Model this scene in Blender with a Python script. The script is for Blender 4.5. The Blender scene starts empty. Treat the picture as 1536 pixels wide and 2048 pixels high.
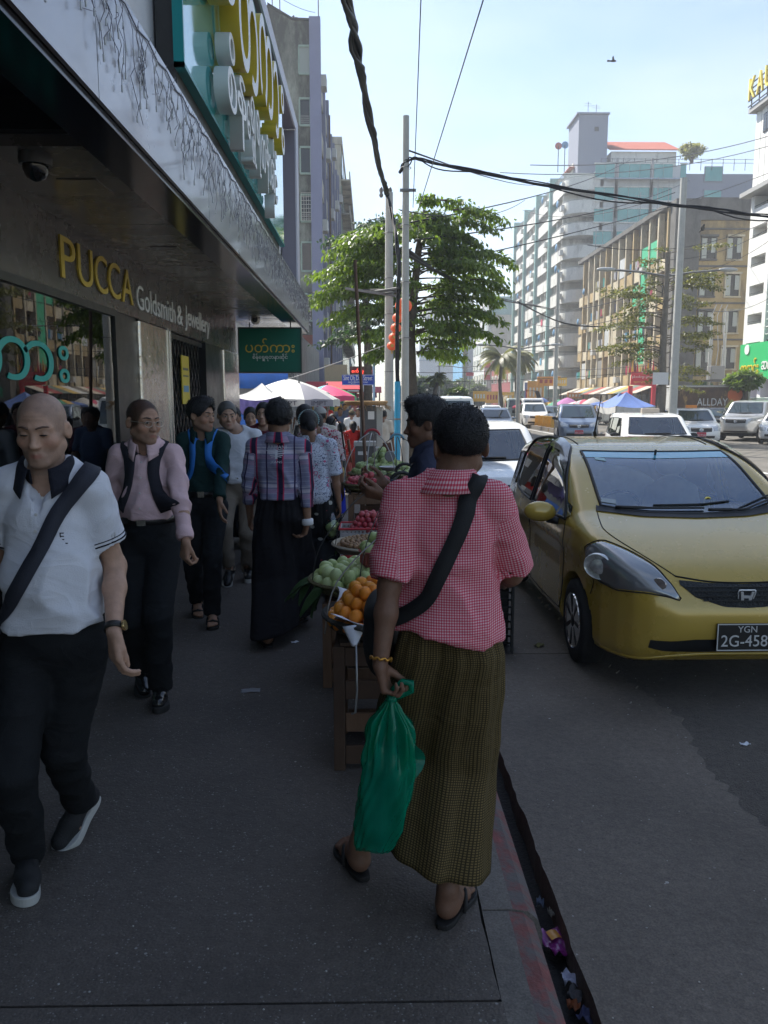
import bpy,bmesh,math,random
import numpy as np
from mathutils import Vector,Matrix,Euler
random.seed(7);RNG=np.random.default_rng(7)
S=bpy.context.scene
C=S.collection
R=math.radians
PI=math.pi
CAM=Vector((0,0,1.65));FPX=1597.0
PITCH=math.atan(224/FPX);YAW=math.atan(28/math.hypot(FPX,224))
cd=bpy.data.cameras.new('camera');cam=bpy.data.objects.new('camera',cd);C.objects.link(cam)
cam.location=CAM;cam.rotation_euler=(R(90)-PITCH,0,-YAW)
cd.sensor_fit='VERTICAL';cd.sensor_height=24;cd.lens=FPX/2048*24
cd.clip_start=0.05;cd.clip_end=3000
S.camera=cam
SUN_EL,SUN_AZ=R(49),R(-40)
w=bpy.data.worlds.new('World');S.world=w;w.use_nodes=True
nt=w.node_tree;nt.nodes.clear()
def wn(t,**k):
 n=nt.nodes.new(t)
 for a,b in k.items():setattr(n,a,b)
 return n
sky=wn('ShaderNodeTexSky',sky_type='NISHITA',sun_disc=False,sun_elevation=SUN_EL,sun_rotation=SUN_AZ,altitude=0,air_density=1.0,dust_density=.7,ozone_density=.8)
tc=wn('ShaderNodeTexCoord');mp=wn('ShaderNodeMapping');mp.inputs['Scale'].default_value=(1.2,1.2,4.0)
ns=wn('ShaderNodeTexNoise');ns.inputs['Scale'].default_value=1.3;ns.inputs['Detail'].default_value=5;ns.inputs['Roughness'].default_value=.5
rp=wn('ShaderNodeValToRGB');rp.color_ramp.elements[0].position=.46;rp.color_ramp.elements[1].position=.72
rp.color_ramp.elements[0].color=(0,0,0,1);rp.color_ramp.elements[1].color=(.34,.34,.34,1)
mx=wn('ShaderNodeMix',data_type='RGBA');mx.inputs['B'].default_value=(6.2,6.3,6.4,1)
bg=wn('ShaderNodeBackground');bg.inputs['Strength'].default_value=0.11
ow=wn('ShaderNodeOutputWorld')
for a,b in((tc.outputs['Generated'],mp.inputs[0]),(mp.outputs[0],ns.inputs['Vector']),(ns.outputs[0],rp.inputs[0]),(rp.outputs[0],mx.inputs['Factor']),(sky.outputs[0],mx.inputs['A']),(mx.outputs['Result'],bg.inputs[0]),(bg.outputs[0],ow.inputs[0])):
 nt.links.new(a,b)
sl=bpy.data.lights.new('sun','SUN');sl.energy=4.6;sl.angle=R(.53);sl.color=(1,.95,.86)
so=bpy.data.objects.new('sun',sl);C.objects.link(so)
_sd=Vector((math.sin(SUN_AZ)*math.cos(SUN_EL),math.cos(SUN_AZ)*math.cos(SUN_EL),math.sin(SUN_EL)))
so.rotation_euler=_sd.to_track_quat('Z','Y').to_euler();so.location=(0,0,60)
S.view_settings.view_transform='Standard';S.view_settings.look='None';S.view_settings.gamma=1
S.view_settings.use_curve_mapping=False;S.view_settings.exposure=1.05
S.cycles.max_bounces=6;S.cycles.diffuse_bounces=3;S.cycles.glossy_bounces=3;S.cycles.transmission_bounces=5;S.cycles.transparent_max_bounces=8
S.cycles.caustics_reflective=False;S.cycles.caustics_refractive=False
_f=Vector((math.sin(YAW)*math.cos(PITCH),math.cos(YAW)*math.cos(PITCH),-math.sin(PITCH)))
_r=Vector((math.cos(YAW),-math.sin(YAW),0));_u=_r.cross(_f)
def ray(px,py):return _f+_r*((px-768)/FPX)-_u*((py-1024)/FPX)
def at(px,py,Y):
 d=ray(px,py);return CAM+d*(Y/d.y)
def gnd(px,py,z=0.0):
 d=ray(px,py);return CAM+d*((z-CAM.z)/d.z)
def link(o,parent=None):
 C.objects.link(o)
 if parent is not None:o.parent=parent
 return o
def tag(o,label=None,cat=None,group=None,kind=None):
 if label:o['label']=label
 if cat:o['category']=cat
 if group:o['group']=group
 if kind:o['kind']=kind
 return o
def thing(name,label,cat,loc=(0,0,0),rotz=0,group=None):
 o=bpy.data.objects.new(name,None);o.empty_display_size=.2
 o.location=loc;o.rotation_euler=(0,0,rotz);link(o)
 return tag(o,label,cat,group)
def copy_tree(o,parent=None):
 c=o.copy();link(c)
 if parent is not None:c.parent=parent
 for ch in o.children:copy_tree(ch,c)
 return c
def inst(name,me,parent=None,loc=(0,0,0),rot=(0,0,0),scale=(1,1,1)):
 o=bpy.data.objects.new(name,me);o.location=loc;o.rotation_euler=rot;o.scale=scale
 return link(o,parent)
class MB:
 def __init__(s,w=(0,0,0)):s.v=[];s.f=[];s.mi=[];s.cur=0;s.o=Vector(w);s.uv=None
 def add(s,vs,fs):
  n=len(s.v);s.v+=[(v[0]-s.o.x,v[1]-s.o.y,v[2]-s.o.z)for v in vs]
  s.f+=[tuple(i+n for i in f)for f in fs];s.mi+=[s.cur]*len(fs);return s
 def box(s,x0,x1,y0,y1,z0,z1):
  if x0>x1:x0,x1=x1,x0
  if y0>y1:y0,y1=y1,y0
  if z0>z1:z0,z1=z1,z0
  return s.add([(x0,y0,z0),(x1,y0,z0),(x1,y1,z0),(x0,y1,z0),(x0,y0,z1),(x1,y0,z1),(x1,y1,z1),(x0,y1,z1)],[(3,2,1,0),(4,5,6,7),(0,1,5,4),(1,2,6,5),(2,3,7,6),(3,0,4,7)])
 def obox(s,c,ux,uy,uz):
  c,ux,uy,uz=map(Vector,(c,ux,uy,uz))
  return s.add([c-ux-uy-uz,c+ux-uy-uz,c+ux+uy-uz,c-ux+uy-uz,c-ux-uy+uz,c+ux-uy+uz,c+ux+uy+uz,c-ux+uy+uz],[(3,2,1,0),(4,5,6,7),(0,1,5,4),(1,2,6,5),(2,3,7,6),(3,0,4,7)])
 def bar(s,a,b,wd,h=None,up=(0,0,1)):
  a,b=Vector(a),Vector(b);d=(b-a);L=d.length;d.normalize();u=Vector(up)
  sd=d.cross(u)
  if sd.length<1e-4:sd=d.cross(Vector((1,0,0)))
  sd.normalize();u=sd.cross(d);h=h or wd
  return s.obox((a+b)/2,d*(L/2),sd*(wd/2),u*(h/2))
 def tube(s,pts,r,n=8,cap=True):
  pts=[Vector(p)for p in pts];m=len(pts)
  rs=list(r)if hasattr(r,'__len__')else[r]*m
  vs=[];fs=[];pu=None
  for i,p in enumerate(pts):
   d=(pts[min(i+1,m-1)]-pts[max(i-1,0)])
   if d.length<1e-9:d=Vector((0,0,1))
   d.normalize()
   if pu is None:
    pu=d.orthogonal().normalized()
   else:
    pu=pu-d*pu.dot(d)
    pu=pu.normalized()if pu.length>1e-6 else d.orthogonal().normalized()
   q=d.cross(pu)
   for k in range(n):
    a=2*PI*k/n;vs.append(p+pu*(math.cos(a)*rs[i])+q*(math.sin(a)*rs[i]))
  for i in range(m-1):
   for k in range(n):
    k2=(k+1)%n;fs.append((i*n+k,i*n+k2,(i+1)*n+k2,(i+1)*n+k))
  if cap:fs.append(tuple(range(n-1,-1,-1)));fs.append(tuple((m-1)*n+k for k in range(n)))
  return s.add(vs,fs)
 def lathe(s,prof,c=(0,0,0),n=24,ax='z',sx=1,sy=1):
  vs=[];fs=[];m=len(prof)
  for r,z in prof:
   for k in range(n):
    a=2*PI*k/n;x,y=math.cos(a)*r*sx,math.sin(a)*r*sy
    p=(x,y,z)if ax=='z' else((z,x,y)if ax=='x' else(y,z,x))
    vs.append((p[0]+c[0],p[1]+c[1],p[2]+c[2]))
  for i in range(m-1):
   for k in range(n):
    k2=(k+1)%n;fs.append((i*n+k,i*n+k2,(i+1)*n+k2,(i+1)*n+k))
  if prof[0][0]>1e-5:fs.append(tuple(range(n-1,-1,-1)))
  if prof[-1][0]>1e-5:fs.append(tuple((m-1)*n+k for k in range(n)))
  return s.add(vs,fs)
 def ball(s,c,r,nu=12,nv=8):
  rr=r if hasattr(r,'__len__')else(r,r,r);vs=[(c[0],c[1],c[2]-rr[2])];fs=[]
  for i in range(1,nv):
   t=-PI/2+PI*i/nv
   for k in range(nu):
    a=2*PI*k/nu;vs.append((c[0]+rr[0]*math.cos(t)*math.cos(a),c[1]+rr[1]*math.cos(t)*math.sin(a),c[2]+rr[2]*math.sin(t)))
  vs.append((c[0],c[1],c[2]+rr[2]));n=len(vs)-1
  for k in range(nu):
   k2=(k+1)%nu;fs.append((0,1+k2,1+k));fs.append((n,n-nu+k,n-nu+k2))
   for i in range(nv-2):fs.append((1+i*nu+k,1+i*nu+k2,1+(i+1)*nu+k2,1+(i+1)*nu+k))
  return s.add(vs,fs)
 def prism(s,poly,vec):
  vec=Vector(vec);P=[Vector(p)for p in poly];n=len(P)
  nrm=Vector((0,0,0))
  for i in range(n):nrm+=P[i].cross(P[(i+1)%n])
  if nrm.dot(vec)<0:P.reverse()
  return s.add(P+[p+vec for p in P],[tuple(range(n-1,-1,-1)),tuple(range(n,2*n))]+[(i,(i+1)%n,(i+1)%n+n,i+n)for i in range(n)])
 def quad(s,a,b,c,d):return s.add([a,b,c,d],[(0,1,2,3)])
 def grid(s,fn,nu,nv,wrap=False):
  vs=[fn(i/nu,j/nv)for j in range(nv+1)for i in range(nu+(0 if wrap else 1))];q=nu+(0 if wrap else 1)
  fs=[]
  for j in range(nv):
   for i in range(nu):
    i2=(i+1)%q;fs.append((j*q+i,j*q+i2,(j+1)*q+i2,(j+1)*q+i))
  return s.add(vs,fs)
 def mesh(s,name,mats,smooth=0):
  me=bpy.data.meshes.new(name);me.from_pydata([tuple(v)for v in s.v],[],s.f)
  ms=mats if isinstance(mats,(list,tuple))else[mats]
  for m in ms:me.materials.append(m)
  if len(ms)>1:me.polygons.foreach_set('material_index',s.mi)
  if smooth:
   me.polygons.foreach_set('use_smooth',[True]*len(me.polygons))
   if smooth<180:me.set_sharp_from_angle(angle=R(smooth))
  me.update();return me
 def build(s,name,mats,parent=None,smooth=0,bevel=0,loc=None,rot=None):
  o=bpy.data.objects.new(name,s.mesh(name,mats,smooth))
  if loc is not None:o.location=loc
  if rot is not None:o.rotation_euler=rot
  link(o,parent)
  if bevel:
   b=o.modifiers.new('edge','BEVEL');b.width=bevel;b.segments=2;b.limit_method='ANGLE';b.angle_limit=R(35)
  return o
def text_mesh(txt,size,depth=0.01,mats=None,name='lettering',align='CENTER',off=0.0,bev=0.0,xs=1.0):
 cu=bpy.data.curves.new('text','FONT');cu.body=txt;cu.size=size;cu.align_x=align;cu.align_y='CENTER'
 cu.extrude=depth/2;cu.offset=off;cu.bevel_depth=bev;cu.resolution_u=4;cu.fill_mode='BOTH'
 o=bpy.data.objects.new('text',cu);C.objects.link(o);dg=bpy.context.evaluated_depsgraph_get();dg.update()
 me=bpy.data.meshes.new_from_object(o.evaluated_get(dg));me.name=name
 C.objects.unlink(o);bpy.data.objects.remove(o);bpy.data.curves.remove(cu)
 me.materials.clear()
 for m in(mats if isinstance(mats,(list,tuple))else[mats]):me.materials.append(m)
 n=len(me.vertices);co=np.empty(n*3);me.vertices.foreach_get('co',co);co=co.reshape(-1,3);co[:,0]*=xs
 me.vertices.foreach_set('co',co.ravel());me.update()
 return me
MATS={}
def M(name,col=(.5,.5,.5),rough=.6,metal=0.,var=.0,scale=4.,bump=0.,bscale=30.,coat=0.,spec=.5,trans=0.,sheen=0.,alpha=1.,emit=None,estr=1.,sss=0.,detail=5,stain=None,sscale=1.5,squash=1.,ior=1.45,subs=None):
 if name in MATS:return MATS[name]
 m=bpy.data.materials.new(name);m.use_nodes=True;MATS[name]=m
 t=m.node_tree;b=t.nodes['Principled BSDF'];L=t.links.new
 b.inputs['Base Color'].default_value=(*col,1);b.inputs['Roughness'].default_value=rough;b.inputs['Metallic'].default_value=metal
 b.inputs['Coat Weight'].default_value=coat;b.inputs['Coat Roughness'].default_value=.05;b.inputs['Specular IOR Level'].default_value=spec
 b.inputs['Transmission Weight'].default_value=trans;b.inputs['IOR'].default_value=ior
 b.inputs['Sheen Weight'].default_value=sheen;b.inputs['Alpha'].default_value=alpha
 if sss:
  b.inputs['Subsurface Weight'].default_value=sss;b.inputs['Subsurface Scale'].default_value=.01;b.inputs['Subsurface Radius'].default_value=(1,.35,.2)
 if emit:b.inputs['Emission Color'].default_value=(*emit,1);b.inputs['Emission Strength'].default_value=estr
 def N(tp,**k):
  n=t.nodes.new(tp)
  for a,c in k.items():n.inputs[a].default_value=c
  return n
 co=None
 if var or bump or stain:
  tcn=t.nodes.new('ShaderNodeTexCoord');mpn=N('ShaderNodeMapping');L(tcn.outputs['Object'],mpn.inputs[0]);mpn.inputs['Scale'].default_value=(1,1,squash)
  co=mpn.outputs[0]
 last=None
 if var:
  n=N('ShaderNodeTexNoise',Scale=scale,Detail=detail,Roughness=.65);L(co,n.inputs['Vector'])
  rm=N('ShaderNodeMapRange');rm.inputs[1].default_value=.25;rm.inputs[2].default_value=.75;rm.inputs[3].default_value=1-var;rm.inputs[4].default_value=1+var
  L(n.outputs[0],rm.inputs[0])
  vm=t.nodes.new('ShaderNodeVectorMath');vm.operation='SCALE';vm.inputs[0].default_value=col;L(rm.outputs[0],vm.inputs['Scale'])
  last=vm.outputs[0];L(last,b.inputs['Base Color'])
  rr=N('ShaderNodeMapRange');rr.inputs[1].default_value=.3;rr.inputs[2].default_value=.7;rr.inputs[3].default_value=max(0,rough-.08);rr.inputs[4].default_value=min(1,rough+.08)
  L(n.outputs[0],rr.inputs[0]);L(rr.outputs[0],b.inputs['Roughness'])
 if stain:
  n=N('ShaderNodeTexNoise',Scale=sscale,Detail=8,Roughness=.7);
  mp2=N('ShaderNodeMapping');L(tcn.outputs['Object'],mp2.inputs[0]);mp2.inputs['Scale'].default_value=(1,1,.35 if squash==1 else squash);L(mp2.outputs[0],n.inputs['Vector'])
  rm=N('ShaderNodeMapRange');rm.inputs[1].default_value=stain[1];rm.inputs[2].default_value=stain[1]+.14;rm.inputs[3].default_value=0;rm.inputs[4].default_value=stain[2]
  L(n.outputs[0],rm.inputs[0]);mxn=t.nodes.new('ShaderNodeMix');mxn.data_type='RGBA';mxn.inputs['B'].default_value=(*stain[0],1)
  L(rm.outputs[0],mxn.inputs['Factor'])
  if last is not None:L(last,mxn.inputs['A'])
  else:mxn.inputs['A'].default_value=(*col,1)
  L(mxn.outputs['Result'],b.inputs['Base Color'])
 if bump:
  n=N('ShaderNodeTexNoise',Scale=bscale,Detail=4,Roughness=.6);L(co,n.inputs['Vector'])
  bn=N('ShaderNodeBump',Strength=bump,Distance=.02);L(n.outputs[0],bn.inputs['Height']);L(bn.outputs[0],b.inputs['Normal'])
 return m
class Field:
 def __init__(s,lo,hi,h):
  s.h=h;s.lo=np.array(lo,float);n=np.ceil((np.array(hi)-s.lo)/h).astype(int)+1
  s.n=n;s.ax=[s.lo[i]+h*np.arange(n[i])for i in range(3)];s.d=np.full(n,9.,np.float32)
 def sub(s,lo,hi):
  a=np.maximum(0,np.floor((np.array(lo)-s.lo)/s.h).astype(int));b=np.minimum(s.n,np.ceil((np.array(hi)-s.lo)/s.h).astype(int)+1)
  if np.any(b<=a):return None
  sl=tuple(slice(a[i],b[i])for i in range(3))
  X=s.ax[0][sl[0]].astype(np.float32)[:,None,None];Y=s.ax[1][sl[1]].astype(np.float32)[None,:,None];Z=s.ax[2][sl[2]].astype(np.float32)[None,None,:]
  return sl,X,Y,Z
 def put(s,lo,hi,fn,k=.0,op='u'):
  pad=k+2.5*s.h
  r=s.sub(np.array(lo)-pad,np.array(hi)+pad)
  if r is None:return s
  sl,X,Y,Z=r;b=fn(X,Y,Z);a=s.d[sl]
  if op=='u':
   if k>0:
    t=np.clip(.5+.5*(a-b)/k,0,1);o=a+(b-a)*t-k*t*(1-t)
    o=np.where(a>5,np.minimum(a,b),o)
   else:o=np.minimum(a,b)
  elif op=='s':
   b=-b
   if k>0:
    t=np.clip(.5-.5*(a-b)/k,0,1);o=a+(b-a)*t+k*t*(1-t)
   else:o=np.maximum(a,b)
  s.d[sl]=o;return s
 def cone(s,a,b,r1,r2=None,k=.02,op='u'):
  r2=r1 if r2 is None else r2;a=np.array(a,float);b=np.array(b,float);m=max(r1,r2)
  d=b-a;L2=max(float(d@d),1e-9)
  def fn(X,Y,Z):
   t=np.clip(((X-a[0])*d[0]+(Y-a[1])*d[1]+(Z-a[2])*d[2])/L2,0,1)
   return np.sqrt((X-a[0]-t*d[0])**2+(Y-a[1]-t*d[1])**2+(Z-a[2]-t*d[2])**2)-(r1+(r2-r1)*t)
  return s.put(np.minimum(a,b)-m,np.maximum(a,b)+m,fn,k,op)
 def ell(s,c,r,k=.02,op='u',rot=None):
  c=np.array(c,float);r=np.array(r if hasattr(r,'__len__')else(r,r,r),float)
  m=r.max()if rot is not None else r
  Rm=None if rot is None else np.array(rot,float)
  def fn(X,Y,Z):
   x,y,z=X-c[0],Y-c[1],Z-c[2]
   if Rm is not None:
    x,y,z=(Rm[0,i]*x+Rm[1,i]*y+Rm[2,i]*z for i in(0,1,2));
   k0=np.sqrt((x/r[0])**2+(y/r[1])**2+(z/r[2])**2);k1=np.sqrt((x/r[0]**2)**2+(y/r[1]**2)**2+(z/r[2]**2)**2)+1e-6
   return k0*(k0-1)/k1
  return s.put(c-m,c+m,fn,k,op)
 def cut(s,p,n,k=0.0):
  p=np.array(p,float);n=np.array(n,float);n/=np.linalg.norm(n)
  X,Y,Z=s.ax[0].astype(np.float32)[:,None,None],s.ax[1].astype(np.float32)[None,:,None],s.ax[2].astype(np.float32)[None,None,:]
  b=(X-p[0])*n[0]+(Y-p[1])*n[1]+(Z-p[2])*n[2];s.d=np.maximum(s.d,b);return s
 def capped(s,a,b,r1,r2,k,p,n):
  a,b,p,n=(np.array(q,float)for q in(a,b,p,n));m=max(r1,r2);d=b-a;L2=max(float(d@d),1e-9)
  def fn(X,Y,Z):
   t=np.clip(((X-a[0])*d[0]+(Y-a[1])*d[1]+(Z-a[2])*d[2])/L2,0,1)
   return np.maximum(np.sqrt((X-a[0]-t*d[0])**2+(Y-a[1]-t*d[1])**2+(Z-a[2]-t*d[2])**2)-(r1+(r2-r1)*t),(X-p[0])*n[0]+(Y-p[1])*n[1]+(Z-p[2])*n[2])
  return s.put(np.minimum(a,b)-m,np.maximum(a,b)+m,fn,k)
 def local_cut(s,lo,hi,p,n):
  r=s.sub(lo,hi)
  if r is None:return s
  sl,X,Y,Z=r;p=np.array(p,float);n=np.array(n,float);n/=np.linalg.norm(n)
  s.d[sl]=np.maximum(s.d[sl],(X-p[0])*n[0]+(Y-p[1])*n[1]+(Z-p[2])*n[2]);return s
 def warp(s,fn):
  X,Y,Z=s.ax[0].astype(np.float32)[:,None,None],s.ax[1].astype(np.float32)[None,:,None],s.ax[2].astype(np.float32)[None,None,:]
  s.d=np.where(s.d<3,s.d+fn(X,Y,Z),s.d);return s
 def nets(s):
  D=s.d;h=s.h;g=D<0
  D=D.copy()
  c=g[:-1,:-1,:-1].astype(np.int8)
  cnt=sum(g[i:i+D.shape[0]-1,j:j+D.shape[1]-1,k:k+D.shape[2]-1].astype(np.int8)for i in(0,1)for j in(0,1)for k in(0,1))
  I,J,K=np.nonzero((cnt>0)&(cnt<8))
  idx=np.full(cnt.shape,-1,np.int32);idx[I,J,K]=np.arange(len(I))
  acc=np.zeros((len(I),3));num=np.zeros(len(I))
  corners=[(i,j,k)for i in(0,1)for j in(0,1)for k in(0,1)]
  val={q:D[I+q[0],J+q[1],K+q[2]]for q in corners}
  for a in corners:
   for axn in range(3):
    if a[axn]==0:
     b=list(a);b[axn]=1;b=tuple(b);va,vb=val[a],val[b];x=(va<0)!=(vb<0)
     t=np.where(x,va/(va-vb+1e-12),0);p=np.zeros((len(I),3));p[:]=a;p[:,axn]=t
     t=np.clip(t,0,1);acc+=np.where(x[:,None],p,0);num+=x
  V=s.lo+h*(np.stack([I,J,K],1)+acc/num[:,None])
  F=[]
  for axn in range(3):
   o=[0,0,0];u,v=[(1,2),(2,0),(0,1)][axn]
   sa=[slice(None)]*3;sb=[slice(None)]*3;sa[axn]=slice(0,-1);sb[axn]=slice(1,None)
   A,B=g[tuple(sa)],g[tuple(sb)];x=A!=B
   i,j,k=np.nonzero(x);P=np.stack([i,j,k],1);ok=(P[:,u]>0)&(P[:,v]>0)&(P[:,u]<D.shape[u]-1)&(P[:,v]<D.shape[v]-1);P=P[ok]
   def cell(du,dv):
    q=P.copy();q[:,u]-=du;q[:,v]-=dv;return idx[q[:,0],q[:,1],q[:,2]]
   Q=np.stack([cell(1,1),cell(0,1),cell(0,0),cell(1,0)],1)
   fl=~A[tuple(P.T)]if len(P)else np.zeros(0,bool)
   Q[fl]=Q[fl][:,::-1];F.append(Q[(Q>=0).all(1)])
  return V,np.concatenate(F)
def np_mesh(name,V,F,mats,smooth=True,attrs=None,mi=None):
 me=bpy.data.meshes.new(name);V=np.asarray(V,np.float32);F=np.asarray(F,np.int32);nf,k=F.shape
 me.vertices.add(len(V));me.vertices.foreach_set('co',V.ravel());me.loops.add(nf*k);me.loops.foreach_set('vertex_index',F.ravel())
 me.polygons.add(nf);me.polygons.foreach_set('loop_start',np.arange(0,nf*k,k,dtype=np.int32))
 for m in(mats if isinstance(mats,(list,tuple))else[mats]):me.materials.append(m)
 if mi is not None:me.polygons.foreach_set('material_index',np.asarray(mi,np.int32))
 me.update(calc_edges=True)
 if smooth:me.polygons.foreach_set('use_smooth',np.ones(nf,bool))
 for nm,(tp,arr)in(attrs or{}).items():
  a=me.attributes.new(nm,tp,'POINT');a.data.foreach_set('color' if tp=='FLOAT_COLOR' else('vector' if tp=='FLOAT_VECTOR' else 'value'),np.asarray(arr,np.float32).ravel())
 me.validate();return me
def smooth_noise(X,Y,Z,f,seed=0):
 r=np.random.default_rng(seed);o=0
 for i in range(5):
  k=r.normal(size=3);k=k/np.linalg.norm(k)*f*r.uniform(.7,1.4);o=o+np.sin(X*k[0]+Y*k[1]+Z*k[2]+r.uniform(0,6.3))
 return o/5
def nrm(v):v=np.array(v,float);return v/np.linalg.norm(v)
def spline(pts,n=8):
 P=[np.array(p,float)for p in pts];out=[]
 for i in range(len(P)-1):
  p0,p1,p2,p3=P[max(i-1,0)],P[i],P[i+1],P[min(i+2,len(P)-1)]
  for k in range(n):
   t=k/n;out.append(.5*((2*p1)+(-p0+p2)*t+(2*p0-5*p1+4*p2-p3)*t*t+(-p0+3*p1-3*p2+p3)*t**3))
 out.append(P[-1]);return out
def gx(px,Y):return(px-740)/FPX*Y
def glassy(name,tint=(.8,.85,.85),ior=1.5,rough=.0,boost=0.,gloss=(1,1,1)):
 if name in MATS:return MATS[name]
 m=bpy.data.materials.new(name);m.use_nodes=True;MATS[name]=m;t=m.node_tree;t.nodes.clear()
 o=t.nodes.new('ShaderNodeOutputMaterial');mixn=t.nodes.new('ShaderNodeMixShader');tr=t.nodes.new('ShaderNodeBsdfTransparent');g=t.nodes.new('ShaderNodeBsdfGlossy')
 fr=t.nodes.new('ShaderNodeFresnel');fr.inputs[0].default_value=ior;tr.inputs[0].default_value=(*tint,1);g.inputs['Roughness'].default_value=rough;g.inputs[0].default_value=(*gloss,1)
 ad=t.nodes.new('ShaderNodeMath');ad.operation='ADD';ad.inputs[1].default_value=boost;ad.use_clamp=True
 t.links.new(fr.outputs[0],ad.inputs[0]);t.links.new(ad.outputs[0],mixn.inputs[0]);t.links.new(tr.outputs[0],mixn.inputs[1]);t.links.new(g.outputs[0],mixn.inputs[2]);t.links.new(mixn.outputs[0],o.inputs[0])
 return m
def speckled(name,col,speck=(.34,.33,.31),amt=.09,vscale=95,rough=.75,bump=.35,big=.25,crack=None):
 m=bpy.data.materials.new(name);m.use_nodes=True;MATS[name]=m;t=m.node_tree;b=t.nodes['Principled BSDF'];L=t.links.new
 tcn=t.nodes.new('ShaderNodeTexCoord');co=tcn.outputs['Object']
 def N(tp,**k):
  n=t.nodes.new(tp)
  for a,c in k.items():n.inputs[a].default_value=c
  return n
 n1=N('ShaderNodeTexNoise',Scale=.55,Detail=6,Roughness=.6);n2=N('ShaderNodeTexNoise',Scale=24,Detail=6,Roughness=.7);n3=N('ShaderNodeTexNoise',Scale=160,Detail=2)
 v=N('ShaderNodeTexVoronoi',Scale=vscale);v2=N('ShaderNodeTexVoronoi',Scale=vscale*.37);nm=N('ShaderNodeTexNoise',Scale=7,Detail=3)
 for n in(n1,n2,n3,v,v2,nm):L(co,n.inputs['Vector'])
 def rng(src,a,c,d,e):
  r=N('ShaderNodeMapRange');[setattr(r.inputs[i+1],'default_value',x)for i,x in enumerate((a,c,d,e))];L(src,r.inputs[0]);return r.outputs[0]
 def math2(op,a,c):
  k=t.nodes.new('ShaderNodeMath');k.operation=op
  for i,x in enumerate((a,c)):
   if isinstance(x,(int,float)):k.inputs[i].default_value=x
   else:L(x,k.inputs[i])
  return k.outputs[0]
 f=math2('MULTIPLY',rng(n1.outputs[0],.3,.7,1-big,1+big),rng(n2.outputs[0],.25,.75,.72,1.28))
 f=math2('MULTIPLY',f,rng(n3.outputs[0],.3,.7,.75,1.25))
 vm=t.nodes.new('ShaderNodeVectorMath');vm.operation='SCALE';vm.inputs[0].default_value=col;L(f,vm.inputs['Scale'])
 s1=math2('MULTIPLY',math2('LESS_THAN',v.outputs['Distance'],.22),math2('GREATER_THAN',rng(v.outputs['Color'],0,1,0,1),1-amt))
 s2=math2('MULTIPLY',math2('LESS_THAN',v2.outputs['Distance'],.16),math2('GREATER_THAN',rng(v2.outputs['Color'],0,1,0,1),1-amt*.9))
 sp=math2('MULTIPLY',math2('MAXIMUM',s1,s2),rng(nm.outputs[0],.35,.65,.25,1))
 mxn=t.nodes.new('ShaderNodeMix');mxn.data_type='RGBA';mxn.inputs['B'].default_value=(*speck,1);L(sp,mxn.inputs['Factor']);L(vm.outputs[0],mxn.inputs['A'])
 L(mxn.outputs['Result'],b.inputs['Base Color']);b.inputs['Roughness'].default_value=rough
 bn=N('ShaderNodeBump',Strength=bump,Distance=.006);L(math2('ADD',n2.outputs[0],math2('MULTIPLY',v.outputs['Distance'],.5)),bn.inputs['Height']);L(bn.outputs[0],b.inputs['Normal'])
 return m
walk_mat=speckled('sidewalk_asphalt',(.090,.075,.064),speck=(.25,.24,.225),amt=.42,vscale=88,big=.42,bump=.6)
kerb_mat=speckled('kerb_concrete',(.125,.110,.096),amt=.03,rough=.8,big=.3)
slab_mat=speckled('road_concrete',(.125,.104,.086),amt=.12,vscale=60,rough=.8,big=.4,bump=.6)
road_mat=speckled('road_asphalt',(.125,.115,.10),amt=.03,rough=.8,big=.3,bump=.5)
rough_mat=speckled('rough_asphalt',(.098,.084,.072),amt=.06,vscale=110,rough=.9,bump=2.5,big=.3)
red_mat=M('kerb_red_paint',(.17,.055,.05),.8,var=.45,scale=14,stain=((.10,.092,.088),.43,.95),sscale=9,bump=.4,bscale=60)
mud_mat=M('gutter_mud',(.012,.012,.013),.75,var=.4,scale=9,bump=.6,bscale=40)
g=MB();g.quad((-400,-60,-.32),(500,-60,-.32),(500,1500,-.32),(-400,1500,-.32));tag(g.build('ground',M('dirt_ground',(.13,.12,.10),.9,var=.3,scale=.3)),kind='structure')
KX=.555
rd=MB();rd.box(.70,26,-12,420,-.31,-.18);tag(rd.build('road',road_mat),kind='structure')
sd=MB();sd.box(-70,.699,17.3,26.5,-.31,-.178);tag(sd.build('side_road',road_mat),kind='structure')
edge=[gnd(x,y,-.176)for x,y in((1536,1660),(1490,1622),(1452,1580),(1420,1545),(1392,1500),(1374,1462),(1352,1432),(1318,1410),(1290,1390))]
apr=tag(bpy.data.objects.new('road_apron',None),kind='structure');link(apr)
ys=[-6,2.02,5.55,9.2,13.0,17.0]
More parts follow.
